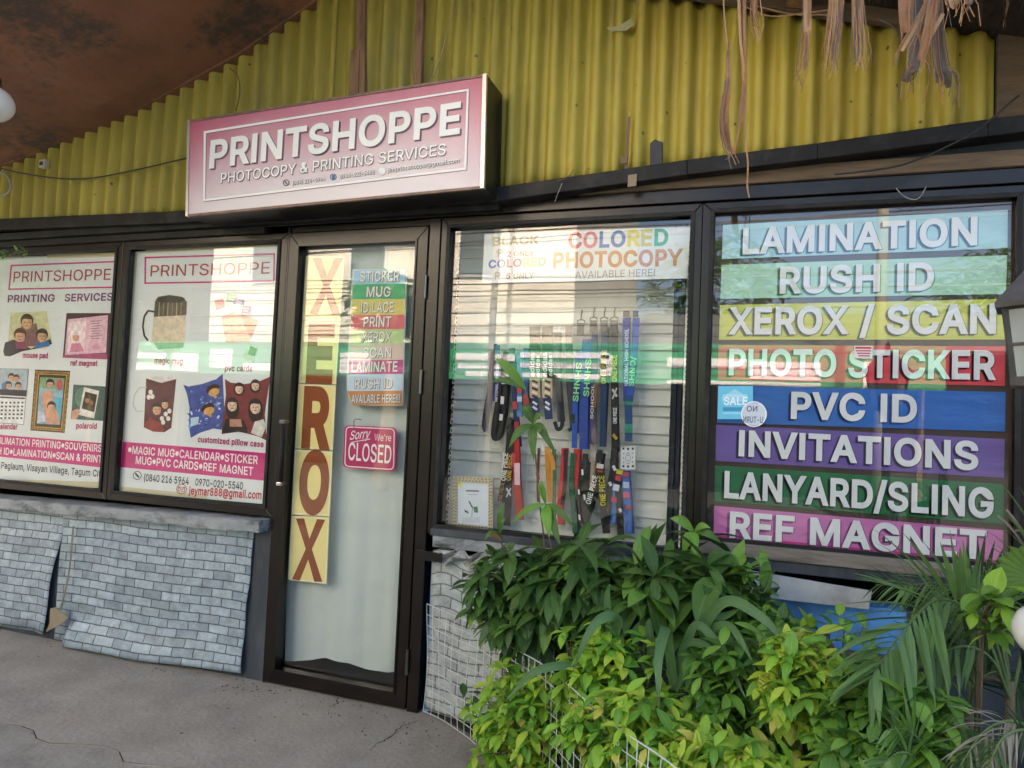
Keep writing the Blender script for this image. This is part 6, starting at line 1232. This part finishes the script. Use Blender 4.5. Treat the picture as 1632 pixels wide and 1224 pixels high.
def bush(name, label, root, c, rad, ntip, k, L, W, mats, wts, seed, droop=.5, lower=3, cat='plant', group=None, sub=1.0, stm=stemm, front=.5):
    rr = random.Random(seed); e = empty(name, root, label, cat, group); f = MB(); st = MB(); c = Vector(c); root = Vector(root)
    nb = 5 if lower > 1 else 2; brs = []
    for b in range(nb):
        a = rr.uniform(0, 6.28); q_ = c+Vector((math.cos(a)*rad[0]*.45, math.sin(a)*rad[1]*.45, -rad[2]*.35)); brs.append(q_)
        r0_ = root+Vector((math.cos(a)*.03, math.sin(a)*.03, 0)); st.tube(wire([r0_, r0_.lerp(q_, .5)+Vector((rr.uniform(-.03, .03), rr.uniform(-.03, .03), 0)), q_], 0, None, sub=4), .007 if lower > 1 else .0035, stm, 5, .004 if lower > 1 else .0025)
    for t in range(ntip):
        while True:
            v = Vector((rr.uniform(-1, 1), rr.uniform(-1, 1), rr.uniform(-1, 1)))
            if .35 < v.length < 1: break
        if v.y > 0 and rr.random() < front: v.y = -v.y
        kk = 1+.22*math.sin(v.x*5+seed)*math.cos(v.z*4+seed*2)+rr.uniform(-.05, .16)
        v *= kk; p = c+Vector((v.x*rad[0], v.y*rad[1], v.z*rad[2])); ax = Vector((v.x*rad[0], v.y*rad[1], v.z*rad[2])).normalized()*.7+Vector((rr.uniform(-.3, .3), rr.uniform(-.5, .1), .65))
        q_ = min(brs, key=lambda b: (b-p).length); mid = q_.lerp(p, .55)+Vector((rr.uniform(-.02, .02), rr.uniform(-.02, .02), -.01)); st.tube([q_, mid, p], .0028, stm, 4, .0016)
        s_ = rr.uniform(.75, 1.15); whorl(f, rr, p, ax, k+rr.randint(-1, 1), L*s_, W*s_, mats, wts, droop*1.25)
        for j in range(lower):
            u = rr.uniform(.25, .95); pp = mid.lerp(p, u); a = rr.uniform(0, 6.28); d = Vector((math.cos(a), math.sin(a)-.3, rr.uniform(-.1, .6))); leaf(f, pp, d, L*rr.uniform(.6, 1), W*rr.uniform(.7, 1), rr.choices(mats, wts)[0], droop*rr.uniform(.6, 1.5), roll=rr.uniform(-.4, .4))
    f.build('foliage', e, smooth=True); st.build('stem', e, smooth=True); return e
def B(name, label, px, py, y, rxp, rzp, ry, **kw):
    c = U(px, py, y); k = (y-CAM.y)*1.06/FPX; return bush(name, label, (c.x, min(c.y+.03, -.06), .012), c, (rxp*k, ry, rzp*k), **kw)
# dark leafy shrubs against the wall
B('leafy_shrub', 'dark green shrub with drooping narrow leaves beside the pale brick sheet', 835, 955, -.30, 78, 78, .17, ntip=62, k=6, L=0.127, W=0.045, mats=DK, wts=(5, 4, 1), seed=1, droop=.9, group='dark shrubs under the display window')
B('leafy_shrub', 'dark green shrub with long whorled leaves under the middle of the display window', 945, 925, -.30, 92, 70, .17, ntip=49, k=6, L=0.164, W=0.054, mats=DK, wts=(4, 5, 2), seed=2, droop=.8, group='dark shrubs under the display window')
B('leafy_shrub', 'dark green broad leaved shrub between the display window and the right window', 1085, 935, -.32, 98, 72, .17, ntip=47, k=6, L=0.181, W=0.064, mats=DK, wts=(3, 5, 2), seed=3, droop=.75, group='dark shrubs under the display window')
# yellow green bushes
GB = 'yellow green bushes in the planting'
B('lime_bush', 'lime green bush nearest the concrete, poking through the wire fence', 832, 1152, -.50, 80, 88, .13, ntip=122, k=5, L=0.064, W=0.027, mats=LG, wts=(5, 3, 3, .3), seed=4, droop=.6, group=GB)
B('lime_bush', 'lime green bush under the strap leaved lily', 968, 1085, -.60, 84, 80, .14, ntip=117, k=5, L=0.066, W=0.028, mats=LG, wts=(4, 3, 4, .3), seed=5, droop=.6, group=GB)
B('lime_bush', 'lime green bush low at the front with yellow leaf tips', 1045, 1185, -.84, 118, 62, .14, ntip=141, k=5, L=0.070, W=0.030, mats=LG, wts=(4, 3, 4, .8), seed=6, droop=.6, group=GB)
B('green_bush', 'mid green bush with small oval leaves in the middle of the planting', 1215, 1125, -.66, 108, 96, .16, ntip=165, k=5, L=0.073, W=0.032, mats=MG, wts=(4, 4, 2), seed=7, droop=.6)
B('green_bush', 'mid green bush just below the white sill board', 1190, 1010, -.42, 92, 56, .13, ntip=97, k=5, L=0.070, W=0.031, mats=MG, wts=(4, 3, 3), seed=8, droop=.6)
B('lime_bush', 'brightest yellow green bush below the palm frond', 1288, 1092, -.80, 66, 66, .12, ntip=86, k=5, L=0.068, W=0.030, mats=LG, wts=(4, 5, 2, 1.4), seed=9, droop=.6, group=GB)
B('green_bush', 'mid green bush with larger leaves right of the yellow green bush', 1420, 1160, -.88, 104, 78, .15, ntip=137, k=5, L=0.079, W=0.037, mats=MG, wts=(3, 5, 2), seed=10, droop=.55)
B('lime_bush', 'low yellow green bush along the bottom edge in the middle', 1165, 1225, -.95, 95, 40, .12, ntip=89, k=5, L=0.066, W=0.029, mats=LG, wts=(4, 5, 3, 1.5), seed=14, droop=.6, group=GB)
B('green_bush', 'thin green sapling with round leaves beside the globe lamp', 1588, 965, -.85, 30, 50, .05, ntip=9, k=4, L=0.076, W=0.042, mats=[MG[0], MG[1], LG[0]], wts=(3, 3, 1), seed=11, droop=.6, lower=1)
B('green_bush', 'small light green sprig rising against the white sill board', 1205, 930, -.38, 24, 44, .04, ntip=10, k=4, L=0.070, W=0.031, mats=[LG[2], MG[1]], wts=(3, 2), seed=12, droop=.6, lower=1)
B('green_bush', 'sparse yellow sprigs in front of the blue wall', 1325, 1000, -.45, 56, 34, .05, ntip=13, k=4, L=0.065, W=0.031, mats=[LG[0], LG[2], MG[1]], wts=(2, 2, 1), seed=13, droop=.6, lower=1)
# tall thin stems in front of the display window
def lpx(mb, b, t, y, W, mat, yt=None, bow=.02, n=6, droop=None):
    """a leaf between two measured points"""
    A = U(*b, y); T = U(*t, yt if yt is not None else y-.03); d = T-A; L = d.length; up = Vector((0, -1, .15)); sd = d.cross(up).normalized(); vs = []; uv = []
    for i in range(n+1):
        u = i/n; w_ = W*.5*(math.sin(math.pi*(u*.94+.03)**.85) if i < n else .03); p = A+d*u+Vector((0, -1, 1.0))*bow*math.sin(math.pi*u)
        nr = Vector((0, -1, .2)); vs += [p-sd*w_+nr*w_*.25, p, p+sd*w_+nr*w_*.25]; uv += [(0, u), (.5, u), (1, u)]
    fs = []
    for i in range(n): a = i*3; fs += [(a, a+1, a+4, a+3), (a+1, a+2, a+5, a+4)]
    mb.mesh(vs, fs, mat, uv)
def tall(label, stem, leaves, y=-.28):
    b = U(*stem[0], y); e = empty('tall_shoot', (b.x, y, .012), label, 'plant', 'tall shoots in front of the display window')
    mb = MB(); P = [Vector((b.x+.01, y+.02, .012))]+[U(*p, y) for p in stem]; mb.tube(wire(P, 0, None), .0045, stemm, 6, .0025); mb.build('stem', e, smooth=True)
    mb = MB()
    for b_, t_, w_, m_ in leaves: lpx(mb, b_, t_, y, w_, m_, y+random.uniform(-.08, .0))
    mb.build('foliage', e, smooth=True)
tall('tallest thin shoot with whorled leaves in front of the lanyards', [(868, 905), (860, 800), (853, 720), (851, 676), (838, 621)], [((838, 621), (789, 571), .040, DK[2]), ((838, 621), (781, 609), .026, DK[1]), ((851, 676), (833, 646), .040, DK[1]), ((851, 676), (811, 713), .034, DK[1]), ((851, 676), (851, 734), .040, DK[1]), ((851, 676), (878, 706), .038, DK[1]), ((852, 676), (889, 729), .026, DK[0]), ((851, 676), (868, 664), .022, DK[2])])
tall('shorter shoot with a bright leaf hanging in front of the lower lanyards', [(880, 905), (873, 850), (870, 803)], [((870, 803), (861, 767), .028, DK[2]), ((870, 803), (816, 835), .028, DK[2]), ((871, 804), (876, 856), .044, LG[2]), ((872, 803), (915, 841), .030, DK[1]), ((871, 806), (893, 870), .04, DK[1])])
tall('shoot with light leaves rising at the display window right corner', [(1112, 940), (1110, 890), (1106, 848)], [((1106, 848), (1068, 826), .036, DK[2]), ((1106, 848), (1133, 842), .024, DK[2]), ((1106, 848), (1109, 888), .034, LG[2]), ((1106, 848), (1088, 884), .038, DK[2]), ((1106, 848), (1150, 866), .028, DK[1])])
tall('young shoot with a browned base leaf under the certificate frame', [(805, 900), (800, 870), (797, 846)], [((797, 858), (802, 800), .026, DK[1]), ((796, 856), (806, 826), .022, DK[1]), ((800, 862), (780, 856), .018, BR), ((797, 850), (772, 862), .022, DK[1])], y=-.2)
# strap leaved lilies
def strap(label, root, arcs, y):
    b = U(*root, y); e = empty('strap_lily', (b.x, y, .012), label, 'plant', 'strap leaved lilies in the planting'); mb = MB()
    for pts, wd in arcs:
        P = wire([U(px, py, y+yy) for px, py, yy in pts], 0, None, sub=6); K = len(P); vs = []; uv = []
        for i, p in enumerate(P):
            t = (P[min(i+1, K-1)]-P[max(i-1, 0)]).normalized(); sd = t.cross(Vector((0, -1, .35))).normalized(); u = i/(K-1); w_ = wd*.38*(1 if u < .6 else max(.04, 1-((u-.6)/.4)**1.8)); nr = sd.cross(t)
            vs += [p-sd*w_+nr*w_*.3, p, p+sd*w_+nr*w_*.3]; uv += [(0, u), (.5, u), (1, u)]
        mb.mesh(vs, [f for i in range(K-1) for f in ((i*3, i*3+1, i*3+4, i*3+3), (i*3+1, i*3+2, i*3+5, i*3+4))], SG, uv)
    mb.build('foliage', e, smooth=True)
    st = MB(); st.lathe((b.x, y, .012), [(.03, 0), (.028, .08), (.02, max(.1, b.z*.6))], gstem, 10); st.build('stem', e, smooth=True)
strap('strap leaved lily with broad arching blades left of the middle', (985, 1130), [([(985, 1130, 0), (975, 1040, .0), (985, 990, -.05), (960, 985, -.1), (934, 1018, -.14), (913, 1070, -.16)], .040), ([(985, 1130, 0), (950, 1080, -.02), (912, 1061, -.08), (850, 1072, -.13), (806, 1118, -.16)], .036), ([(985, 1130, 0), (975, 1030, .06), (968, 960, .06), (972, 930, .05)], .034), ([(990, 1130, 0), (1010, 1060, .02), (1012, 1010, .0), (1020, 990, -.02)], .032), ([(990, 1130, 0), (1035, 1050, 0), (1034, 1000, .0), (1036, 985, 0)], .032), ([(985, 1130, 0), (995, 1050, .03), (1015, 1040, 0), (1035, 1090, -.05)], .028)], -.60)
strap('strap leaved lily with one long blade falling in front of the bushes', (1075, 1100), [([(1075, 1100, 0), (1066, 1030, -.02), (1062, 1002, -.08), (1050, 1050, -.18), (1050, 1138, -.24)], .040), ([(1075, 1100, 0), (1090, 1030, 0), (1125, 1030, -.06), (1155, 1066, -.12)], .032), ([(1075, 1100, 0), (1105, 1000, 0), (1140, 1020, -.06), (1168, 1052, -.1)], .034), ([(1080, 1100, 0), (1098, 1060, 0), (1100, 1100, -.08), (1126, 1092, -.12)], .03), ([(1075, 1100, 0), (1110, 1045, -.02), (1117, 1062, -.06), (1122, 1088, -.1)], .028)], -.64)
strap('strap leaved lily with blades drooping under the white sill board', (1140, 1080), [([(1140, 1080, 0), (1125, 1000, 0), (1160, 958, -.05), (1215, 985, -.12), (1258, 1033, -.16)], .042), ([(1140, 1080, 0), (1135, 1010, 0), (1165, 1000, -.06), (1203, 1060, -.12)], .034), ([(1140, 1080, 0), (1130, 1030, 0), (1150, 1040, -.08), (1190, 1115, -.14)], .034), ([(1140, 1080, 0), (1150, 1020, 0), (1180, 1035, -.06), (1214, 1090, -.12)], .036), ([(1140, 1080, 0), (1120, 990, .02), (1155, 982, 0), (1178, 970, -.03)], .03)], -.64)
# palm
def frond(mb, pts, LL, n, mats, rr, w=.013, droop=.5, a1=1.0, rach=None, jitter=.1, sides=(1, -1)):
    P = wire(pts, 0, None, sub=10); K = len(P); (rach or mb).tube(P, .005, gstem, 5, .0015)
    i0 = int(K*.32)
    for k in range(n):
        u = k/(n-1); f = i0+(K-2-i0)*u; i = int(f); p = P[i].lerp(P[i+1], f-i); t = (P[i+1]-P[i]).normalized()
        nrm = Vector((0, -1, .25)); nrm = (nrm-t*nrm.dot(t)).normalized(); sd = t.cross(nrm).normalized()
        L_ = LL*(.55+.45*math.sin(math.pi*min(1, u*.9+.12)))*rr.uniform(.85, 1.1)
        for s_ in sides:
            ang = a1*(1-.45*u); d = t*math.cos(ang)+sd*s_*math.sin(ang)+nrm*rr.uniform(-.1, .3)+Vector((rr.uniform(-jitter, jitter),)*3)
            leaf(mb, p, d, L_, w*rr.uniform(.85, 1.15), rr.choice(mats), droop=droop*rr.uniform(.6, 1.3), fold=.3, n=6, side=t.cross(d).cross(d) if False else None, prof=.6, roll=rr.uniform(-.5, .5))
def palm(name, label, root, fronds, seed, trunk=None, **kw):
    rr = random.Random(seed); e = empty(name, root, label, 'palm'); f = MB(); st = MB()
    for pts, LL, n, mats, o in fronds: frond(f, [U(*p) for p in pts], LL, n, mats, rr, rach=st, **o)
    f.build('foliage', e, smooth=True)
    if trunk: st.tube([U(*p) if len(p) == 3 and p[1] > 5 else p for p in trunk], .016, stemm, 8, .012)
    st.build('trunk', e, smooth=True); return e
pb = U(1612, 1120, -.62)
palm('palm', 'green feather palm with a large frond arching down in front of the blue wall', (pb.x, pb.y, .012), [
    ([(1612, 1120, -.62), (1575, 1000, -.70), (1500, 955, -.80), (1440, 1005, -.90), (1385, 1085, -.98)], .25, 21, PG[:1], dict(w=.021, droop=.5, a1=.95)),
    ([(1612, 1120, -.62), (1570, 1010, -.55), (1520, 960, -.5), (1450, 935, -.5), (1395, 932, -.5)], .13, 22, PG, dict(w=.009, droop=.35)),
    ([(1612, 1120, -.62), (1600, 1010, -.5), (1592, 950, -.45), (1570, 915, -.42)], .11, 14, PG, dict(w=.009, droop=.3)),
    ([(1612, 1120, -.62), (1640, 980, -.6), (1660, 880, -.6), (1690, 840, -.6)], .2, 18, PG[:1], dict(w=.013, droop=.4)),
    ([(1612, 1120, -.62), (1590, 1010, -.66), (1550, 960, -.7), (1500, 930, -.74), (1440, 935, -.78)], .16, 20, PG[:1], dict(w=.012, droop=.6)),
    ([(1612, 1120, -.62), (1580, 1050, -.7), (1530, 1030, -.78), (1480, 1060, -.84), (1450, 1120, -.88)], .15, 20, PG, dict(w=.012, droop=.6))], 21, trunk=[(pb.x, pb.y, .012), (pb.x, pb.y, .2), tuple(U(1610, 1085, -.62))])
pb = U(1545, 1130, -.35)
palm('palm', 'dark shaded feather palm behind the green frond at the right', (pb.x, pb.y, .012), [
    ([(1545, 1130, -.35), (1540, 1050, -.33), (1510, 985, -.3), (1470, 975, -.3)], .17, 22, PG[1:], dict(w=.010, droop=.5)),
    ([(1545, 1130, -.35), (1560, 1040, -.33), (1585, 975, -.3), (1620, 960, -.3)], .17, 22, PG[1:], dict(w=.010, droop=.5)),
    ([(1545, 1130, -.35), (1510, 1080, -.4), (1470, 1060, -.4), (1430, 1080, -.45)], .17, 22, PG[1:], dict(w=.010, droop=.5)),
    ([(1545, 1130, -.35), (1555, 1090, -.4), (1590, 1070, -.4), (1630, 1090, -.45)], .17, 22, PG[1:], dict(w=.010, droop=.5)),
    ([(1545, 1130, -.35), (1545, 1070, -.3), (1530, 1020, -.28), (1500, 1030, -.28)], .17, 20, PG[1:], dict(w=.010, droop=.5)),
    ([(1545, 1130, -.35), (1550, 1070, -.3), (1552, 990, -.28), (1540, 945, -.28)], .13, 20, PG[1:], dict(w=.010, droop=.4))], 22, trunk=[(pb.x, pb.y, .012), tuple(pb)])
pb = U(1650, 1230, -1.15)
palm('dry_palm', 'grey dried palm fronds drooping in the bottom right corner', (pb.x, pb.y, .012), [
    ([(1670, 1190, -1.15), (1620, 1150, -1.18), (1570, 1165, -1.2), (1530, 1220, -1.22)], .10, 20, [DRY, PG[1]], dict(w=.005, droop=1.1)),
    ([(1670, 1200, -1.15), (1640, 1165, -1.2), (1600, 1175, -1.24), (1570, 1230, -1.26)], .09, 18, [DRY, PG[1]], dict(w=.005, droop=1.1))], 23, trunk=[(pb.x, pb.y, .012), tuple(U(1670, 1190, -1.15))])
# low young palm poking out of the bushes
pb = U(1440, 1240, -1.0)
palm('palm', 'young palm with narrow fingers low among the bushes at bottom right', (pb.x, pb.y, .012), [
    ([(1470, 1240, -1.0), (1475, 1195, -1.02), (1450, 1165, -1.05), (1420, 1160, -1.08)], .11, 14, [PG[0], MG[0]], dict(w=.011, droop=.4)),
    ([(1470, 1240, -1.0), (1455, 1205, -1.05), (1430, 1200, -1.08), (1405, 1220, -1.1)], .10, 12, [PG[0], MG[0]], dict(w=.011, droop=.4))], 24)
# fan palm
c = U(1656, 925, -.62); e = empty('fan_palm', (c.x, c.y, .012), 'light green pleated fan palm leaf at the right edge under the lantern', 'palm'); mb = MB(); rr = random.Random(6)
for i in range(13):
    a = R(72+i*11); L_ = .115*rr.uniform(.9, 1.05); d = Vector((math.cos(a), -.12, math.sin(a)))
    leaf(mb, c, d, L_, .036, FG, droop=.12, fold=.5, n=6, side=Vector((-math.sin(a), 0, math.cos(a))), prof=1.5)
mb.build('foliage', e, smooth=True); mb = MB(); mb.tube(wire([(c.x+.02, c.y, .012), (c.x+.01, c.y, c.z*.5), tuple(c)], 0, None), .006, gstem, 6); mb.build('stem', e)
# spiky dark blades and pale grass by the right window corner
c = U(1560, 960, -.4); e = empty('spiky_plant', (c.x, c.y, .012), 'dark spiky upright blades in front of the right end of the pink strip', 'plant'); mb = MB()
for b_, t_ in (((1550, 950), (1540, 868)), ((1556, 950), (1571, 848)), ((1562, 950), (1586, 860)), ((1566, 950), (1600, 872)), ((1548, 950), (1522, 880)), ((1560, 950), (1558, 856)), ((1552, 950), (1530, 895)), ((1570, 950), (1612, 890))): lpx(mb, b_, t_, -.4, .014, PG[1], bow=.0)
mb.build('foliage', e, smooth=True); mb = MB(); mb.tube([(c.x, c.y, .012), tuple(c)], .01, stemm, 6, .006); mb.build('stem', e)
c = U(1650, 960, -.7); e = empty('pale_grass', (c.x, c.y, .012), 'pale dry grass blades beside the right window post', 'plant'); mb = MB()
for pts in ([(1650, 960), (1635, 880), (1610, 840), (1590, 822)], [(1650, 960), (1640, 870), (1622, 835), (1604, 812)], [(1650, 960), (1645, 890), (1630, 850), (1618, 845)]):
    mb.ribbon(wire([U(px, py, -.55) for px, py in pts], 0, None), .006, DRY, th=.0008)
mb.build('foliage', e); mb = MB(); mb.tube([(c.x, c.y, .012), tuple(U(1650, 960, -.55))], .008, stemm, 6, .005); mb.build('stem', e)
# climbing vine at the top left
c = U(-20, 420, -.13); e = empty('vine', tuple(c), 'small vine sprig with round green leaves at the top of the leftmost window', 'vine'); mb = MB(); st = MB(); st.tube(wire([U(-40, 425, -.12), U(-10, 412, -.12), U(20, 405, -.13), U(44, 400, -.14)], 0, None), .002, gstem, 5)
rr = random.Random(4)
for i in range(16):
    u = i/15; p = U(-20+64*u, 416-16*u+rr.uniform(-4, 5), -.13); leaf(mb, p, Vector((rr.uniform(-1, 1), -.4, rr.uniform(-.7, .9))), .04, .032, rr.choice(DK[1:]+MG[:2]), droop=.4)
mb.build('foliage', e, smooth=True); st.build('stem', e)
# low dark ground leaves filling the bed
mb = MB(); rr = random.Random(31)
for i in range(420):
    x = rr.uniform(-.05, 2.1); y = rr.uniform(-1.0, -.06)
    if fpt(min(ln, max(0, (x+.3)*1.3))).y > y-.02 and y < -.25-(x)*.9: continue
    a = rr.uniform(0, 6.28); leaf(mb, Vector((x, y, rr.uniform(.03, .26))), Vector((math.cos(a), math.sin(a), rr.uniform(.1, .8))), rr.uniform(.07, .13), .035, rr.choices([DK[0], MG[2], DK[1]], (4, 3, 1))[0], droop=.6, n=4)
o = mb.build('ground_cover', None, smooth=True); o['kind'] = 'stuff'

# ================================================================ across the street (seen in the window glass)
creamw = pm('sunlit_cream_render', (.82, .74, .62), rough=.85, var=.06, scale=1.5, dirt=(.5, .44, .36), dirt_amt=.4, dirt_scale=.8)
darkopen = pm('dim_shop_opening', (.03, .032, .035), rough=.8, var=.3); greenp = pm('green_fascia_paint', (.05, .33, .16), rough=.5, var=.1); whitep = pm('white_fascia_paint', (.8, .8, .78), rough=.5, var=.05)  # shop openings: shade behind the fascia put into a near-black colour
greyroof = pm('grey_sheet_roof', (.13, .135, .125), rough=.6, var=.2); winm = pm('far_window_glass', (.10, .12, .13), rough=.15, var=.2)
b = empty('neighbour_house', (4.7, 2, 0), 'dark boarded neighbouring house just right of the shop', 'building'); mb = MB(); mb.box(2.45, 8, .12, 4.5, -.05, 3.0, brownwood); mb.build('wall', b); mb = MB(); mb.box(2.43, 8.3, -.5, 4.8, 3.0, 3.1, thatchm); mb.build('roof', b); mb = MB(); mb.box(3.6, 4.6, .09, .119, .9, 2.1, winm); mb.build('window', b)
b = empty('corner_building', (-8, -11, 0), 'cream rendered building across the street, mirrored in the windows', 'building')
mb = MB(); mb.box(-10.3, -2.1, -16, -9.3, 2.70, 8.2, creamw); mb.box(-10.3, -2.1, -16, -12.0, 0, 2.7, darkopen); 
mb.box(-10.3, -2.1, -12.0, -11.9, 0, 2.69, darkopen)
mb.build('wall', b)
for (x, z) in ((-4.4, 3.95), (-6.8, 3.95), (-9.2, 3.95), (-4.4, 6.2), (-7.4, 6.2), (-9.4, 6.2)):
    mb = MB(); mb.box(x, x+.85, -9.3, -9.24, z, z+.95, whitep); f_ = mb.build('window', b); mb = MB(); mb.box(x+.05, x+.80, -9.24, -9.22, z+.05, z+.90, winm); mb.build('pane', f_)
mb = MB(); mb.box(-10.3, -2.1, -9.3, -9.18, 5.35, 5.5, whitep); mb.build('string_course', b)
b = empty('green_awning', (-4, -9, 0), 'long green shop fascia with white blocks across the street, mirrored in the windows', 'awning')
mb = MB(); mb.box(-11.9, 3.7, -9.1, -8.95, 1.99, 2.66, greenp); mb.box(-11.9, 3.7, -9.9, -9.1, 2.6, 2.66, greyroof); mb.build('fascia', b)
mb = MB()
for x0, x1, z0, z1 in ((-11.9, -11.0, 2.02, 2.16), (-11.9, -11.1, 2.26, 2.38), (-10.9, -10.2, 2.02, 2.4), (-9.9, -9.3, 2.1, 2.5), (-9.0, -8.3, 2.05, 2.2), (-6.7, -6.0, 2.05, 2.45), (-5.5, -4.95, 2.1, 2.2), (-4.9, -4.55, 2.22, 2.36), (-4.2, -3.05, 2.33, 2.46), (-4.15, -3.3, 2.18, 2.27), (-4.0, -3.1, 2.04, 2.13), (-2.95, -1.35, 2.40, 2.50), (-2.95, -1.4, 2.22, 2.32), (-2.9, -1.5, 2.04, 2.13), (-1.5, -1.3, 2.1, 2.46), (-.35, .9, 2.26, 2.42), (.95, 2.0, 2.1, 2.38), (-.35, 2.0, 2.0, 2.06), (2.6, 3.1, 2.0, 2.4)): mb.box(x0, x1, -8.95, -8.93, z0, z1, whitep)
mb.build('sign_panel', b)
mb = MB()
for x in (-11.6, -6.2, -1.8, 3.5): mb.box(x, x+.09, -9.88, -9.80, .05, 2.60, stemm)
mb.build('post', b)
b = empty('brown_building', (-17, -11, 0), 'dark brown house left of the cream building, mirrored in the leftmost window', 'building'); mb = MB(); mb.box(-24, -11.9, -16, -10.4, 0, 7.5, pm('dark_brown_render', (.05, .042, .036), rough=.9, var=.2)); mb.build('wall', b)  # added block, keeps the sky's reflection off the leftmost window
b = empty('low_shop', (2, -12, 0), 'low grey roofed shop across the street, mirrored in the right windows', 'building')
mb = MB(); mb.box(-2.0, 7, -15, -12, 0, 2.9, darkopen); mb.hexa([(-2.05, -9.9, 2.68), (7.1, -9.9, 2.68), (7.1, -15, 4.0), (-2.05, -15, 4.0)], [(-2.05, -9.9, 2.74), (7.1, -9.9, 2.74), (7.1, -15, 4.06), (-2.05, -15, 4.06)], greyroof); mb.build('wall', b)
def street_tree(label, x, y, h, r, seed, n):
    rr = random.Random(seed); e = empty('street_tree', (x, y, 0), label, 'tree', 'trees across the street'); st = MB(); f = MB()
    st.tube(wire([(x, y, 0), (x+.1, y, h*.4), (x-.05, y, h*.75)], 0, None), .16, stemm, 8, .07); st.build('trunk', e, smooth=True)
    for i in range(n):
        while True:
            v = Vector((rr.uniform(-1, 1), rr.uniform(-1, 1), rr.uniform(-1, 1)))
            if .3 < v.length < 1: break
        p = Vector((x, y, h*.8))+Vector((v.x*r, v.y*r, v.z*r*.8))
        for k in range(3): a = rr.uniform(0, 6.28); leaf(f, p, Vector((math.cos(a), math.sin(a), rr.uniform(-.3, .6))), .34, .13, rr.choice(DK), droop=.6, n=3)
    f.build('crown', e)
street_tree('leafy tree in front of the cream building, mirrored in the glass', -4.95, -7.7, 3.9, .75, 1, 260); street_tree('big leafy tree beyond the low shop, mirrored in the glass', .0, -17, 6.0, 2.2, 2, 700); street_tree('big dark tree left of the cream building, mirrored in the leftmost window', -15, -10.5, 6.5, 3.4, 4, 1500); street_tree('leafy tree beyond the low shop at the far right, mirrored in the glass', 6.5, -16, 5.2, 2.0, 3, 500)
concp = pm('concrete_pole', (.30, .28, .25), rough=.8, var=.1)
e = empty('utility_pole', (2.6, -7.4, 0), 'grey concrete utility pole across the street, mirrored in the right window', 'pole'); mb = MB(); mb.tube([(2.6, -7.4, 0), (2.6, -7.4, 8.5)], .085, concp, 14, .06); mb.build('shaft', e, smooth=True); mb = MB(); mb.box(1.7, 3.5, -7.46, -7.36, 6.6, 6.72, stemm); mb.build('crossarm', e)
e = empty('utility_pole', (-2.95, -7.5, 0), 'thin utility pole before the cream building, mirrored in the display window', 'pole'); mb = MB(); mb.tube([(-2.95, -7.5, 0), (-2.95, -7.5, 8)], .06, concp, 12, .05); mb.build('shaft', e, smooth=True)
rr = random.Random(77)
for i in range(16):
    z0 = 2.62+.17*i+rr.uniform(-.05, .05); z1 = z0+rr.uniform(-.3, .3)+(.0 if i < 7 else rr.uniform(-.5, .9)); y = -7.45+rr.uniform(-.4, .4); sag = rr.uniform(.02, .22)
    mb = MB(); mb.tube([(-18+36*k/24, y, z0+(z1-z0)*k/24-sag*4*(k/24)*(1-k/24)) for k in range(25)], .011, cablemat, 5); tag(mb.build('power_cable'), 'black overhead cable strung along the street, mirrored in the glass', 'cable', 'overhead cables along the street')

# ================================================================ origins of top-level meshes at their base
for o in list(sc.objects):
    if o.type == 'MESH' and o.parent is None and o.data.users == 1:
        xs = [v.co for v in o.data.vertices]; lo = Vector([min(v[i] for v in xs) for i in range(3)]); hi = Vector([max(v[i] for v in xs) for i in range(3)])
        if o.get('kind') in ('structure', 'stuff'): continue
        p = Vector(((lo.x+hi.x)/2, (lo.y+hi.y)/2, lo.z)); o.data.transform(Matrix.Translation(-p)); o.location = p
        for ch in o.children: ch.matrix_parent_inverse = Matrix.Translation(p).inverted()
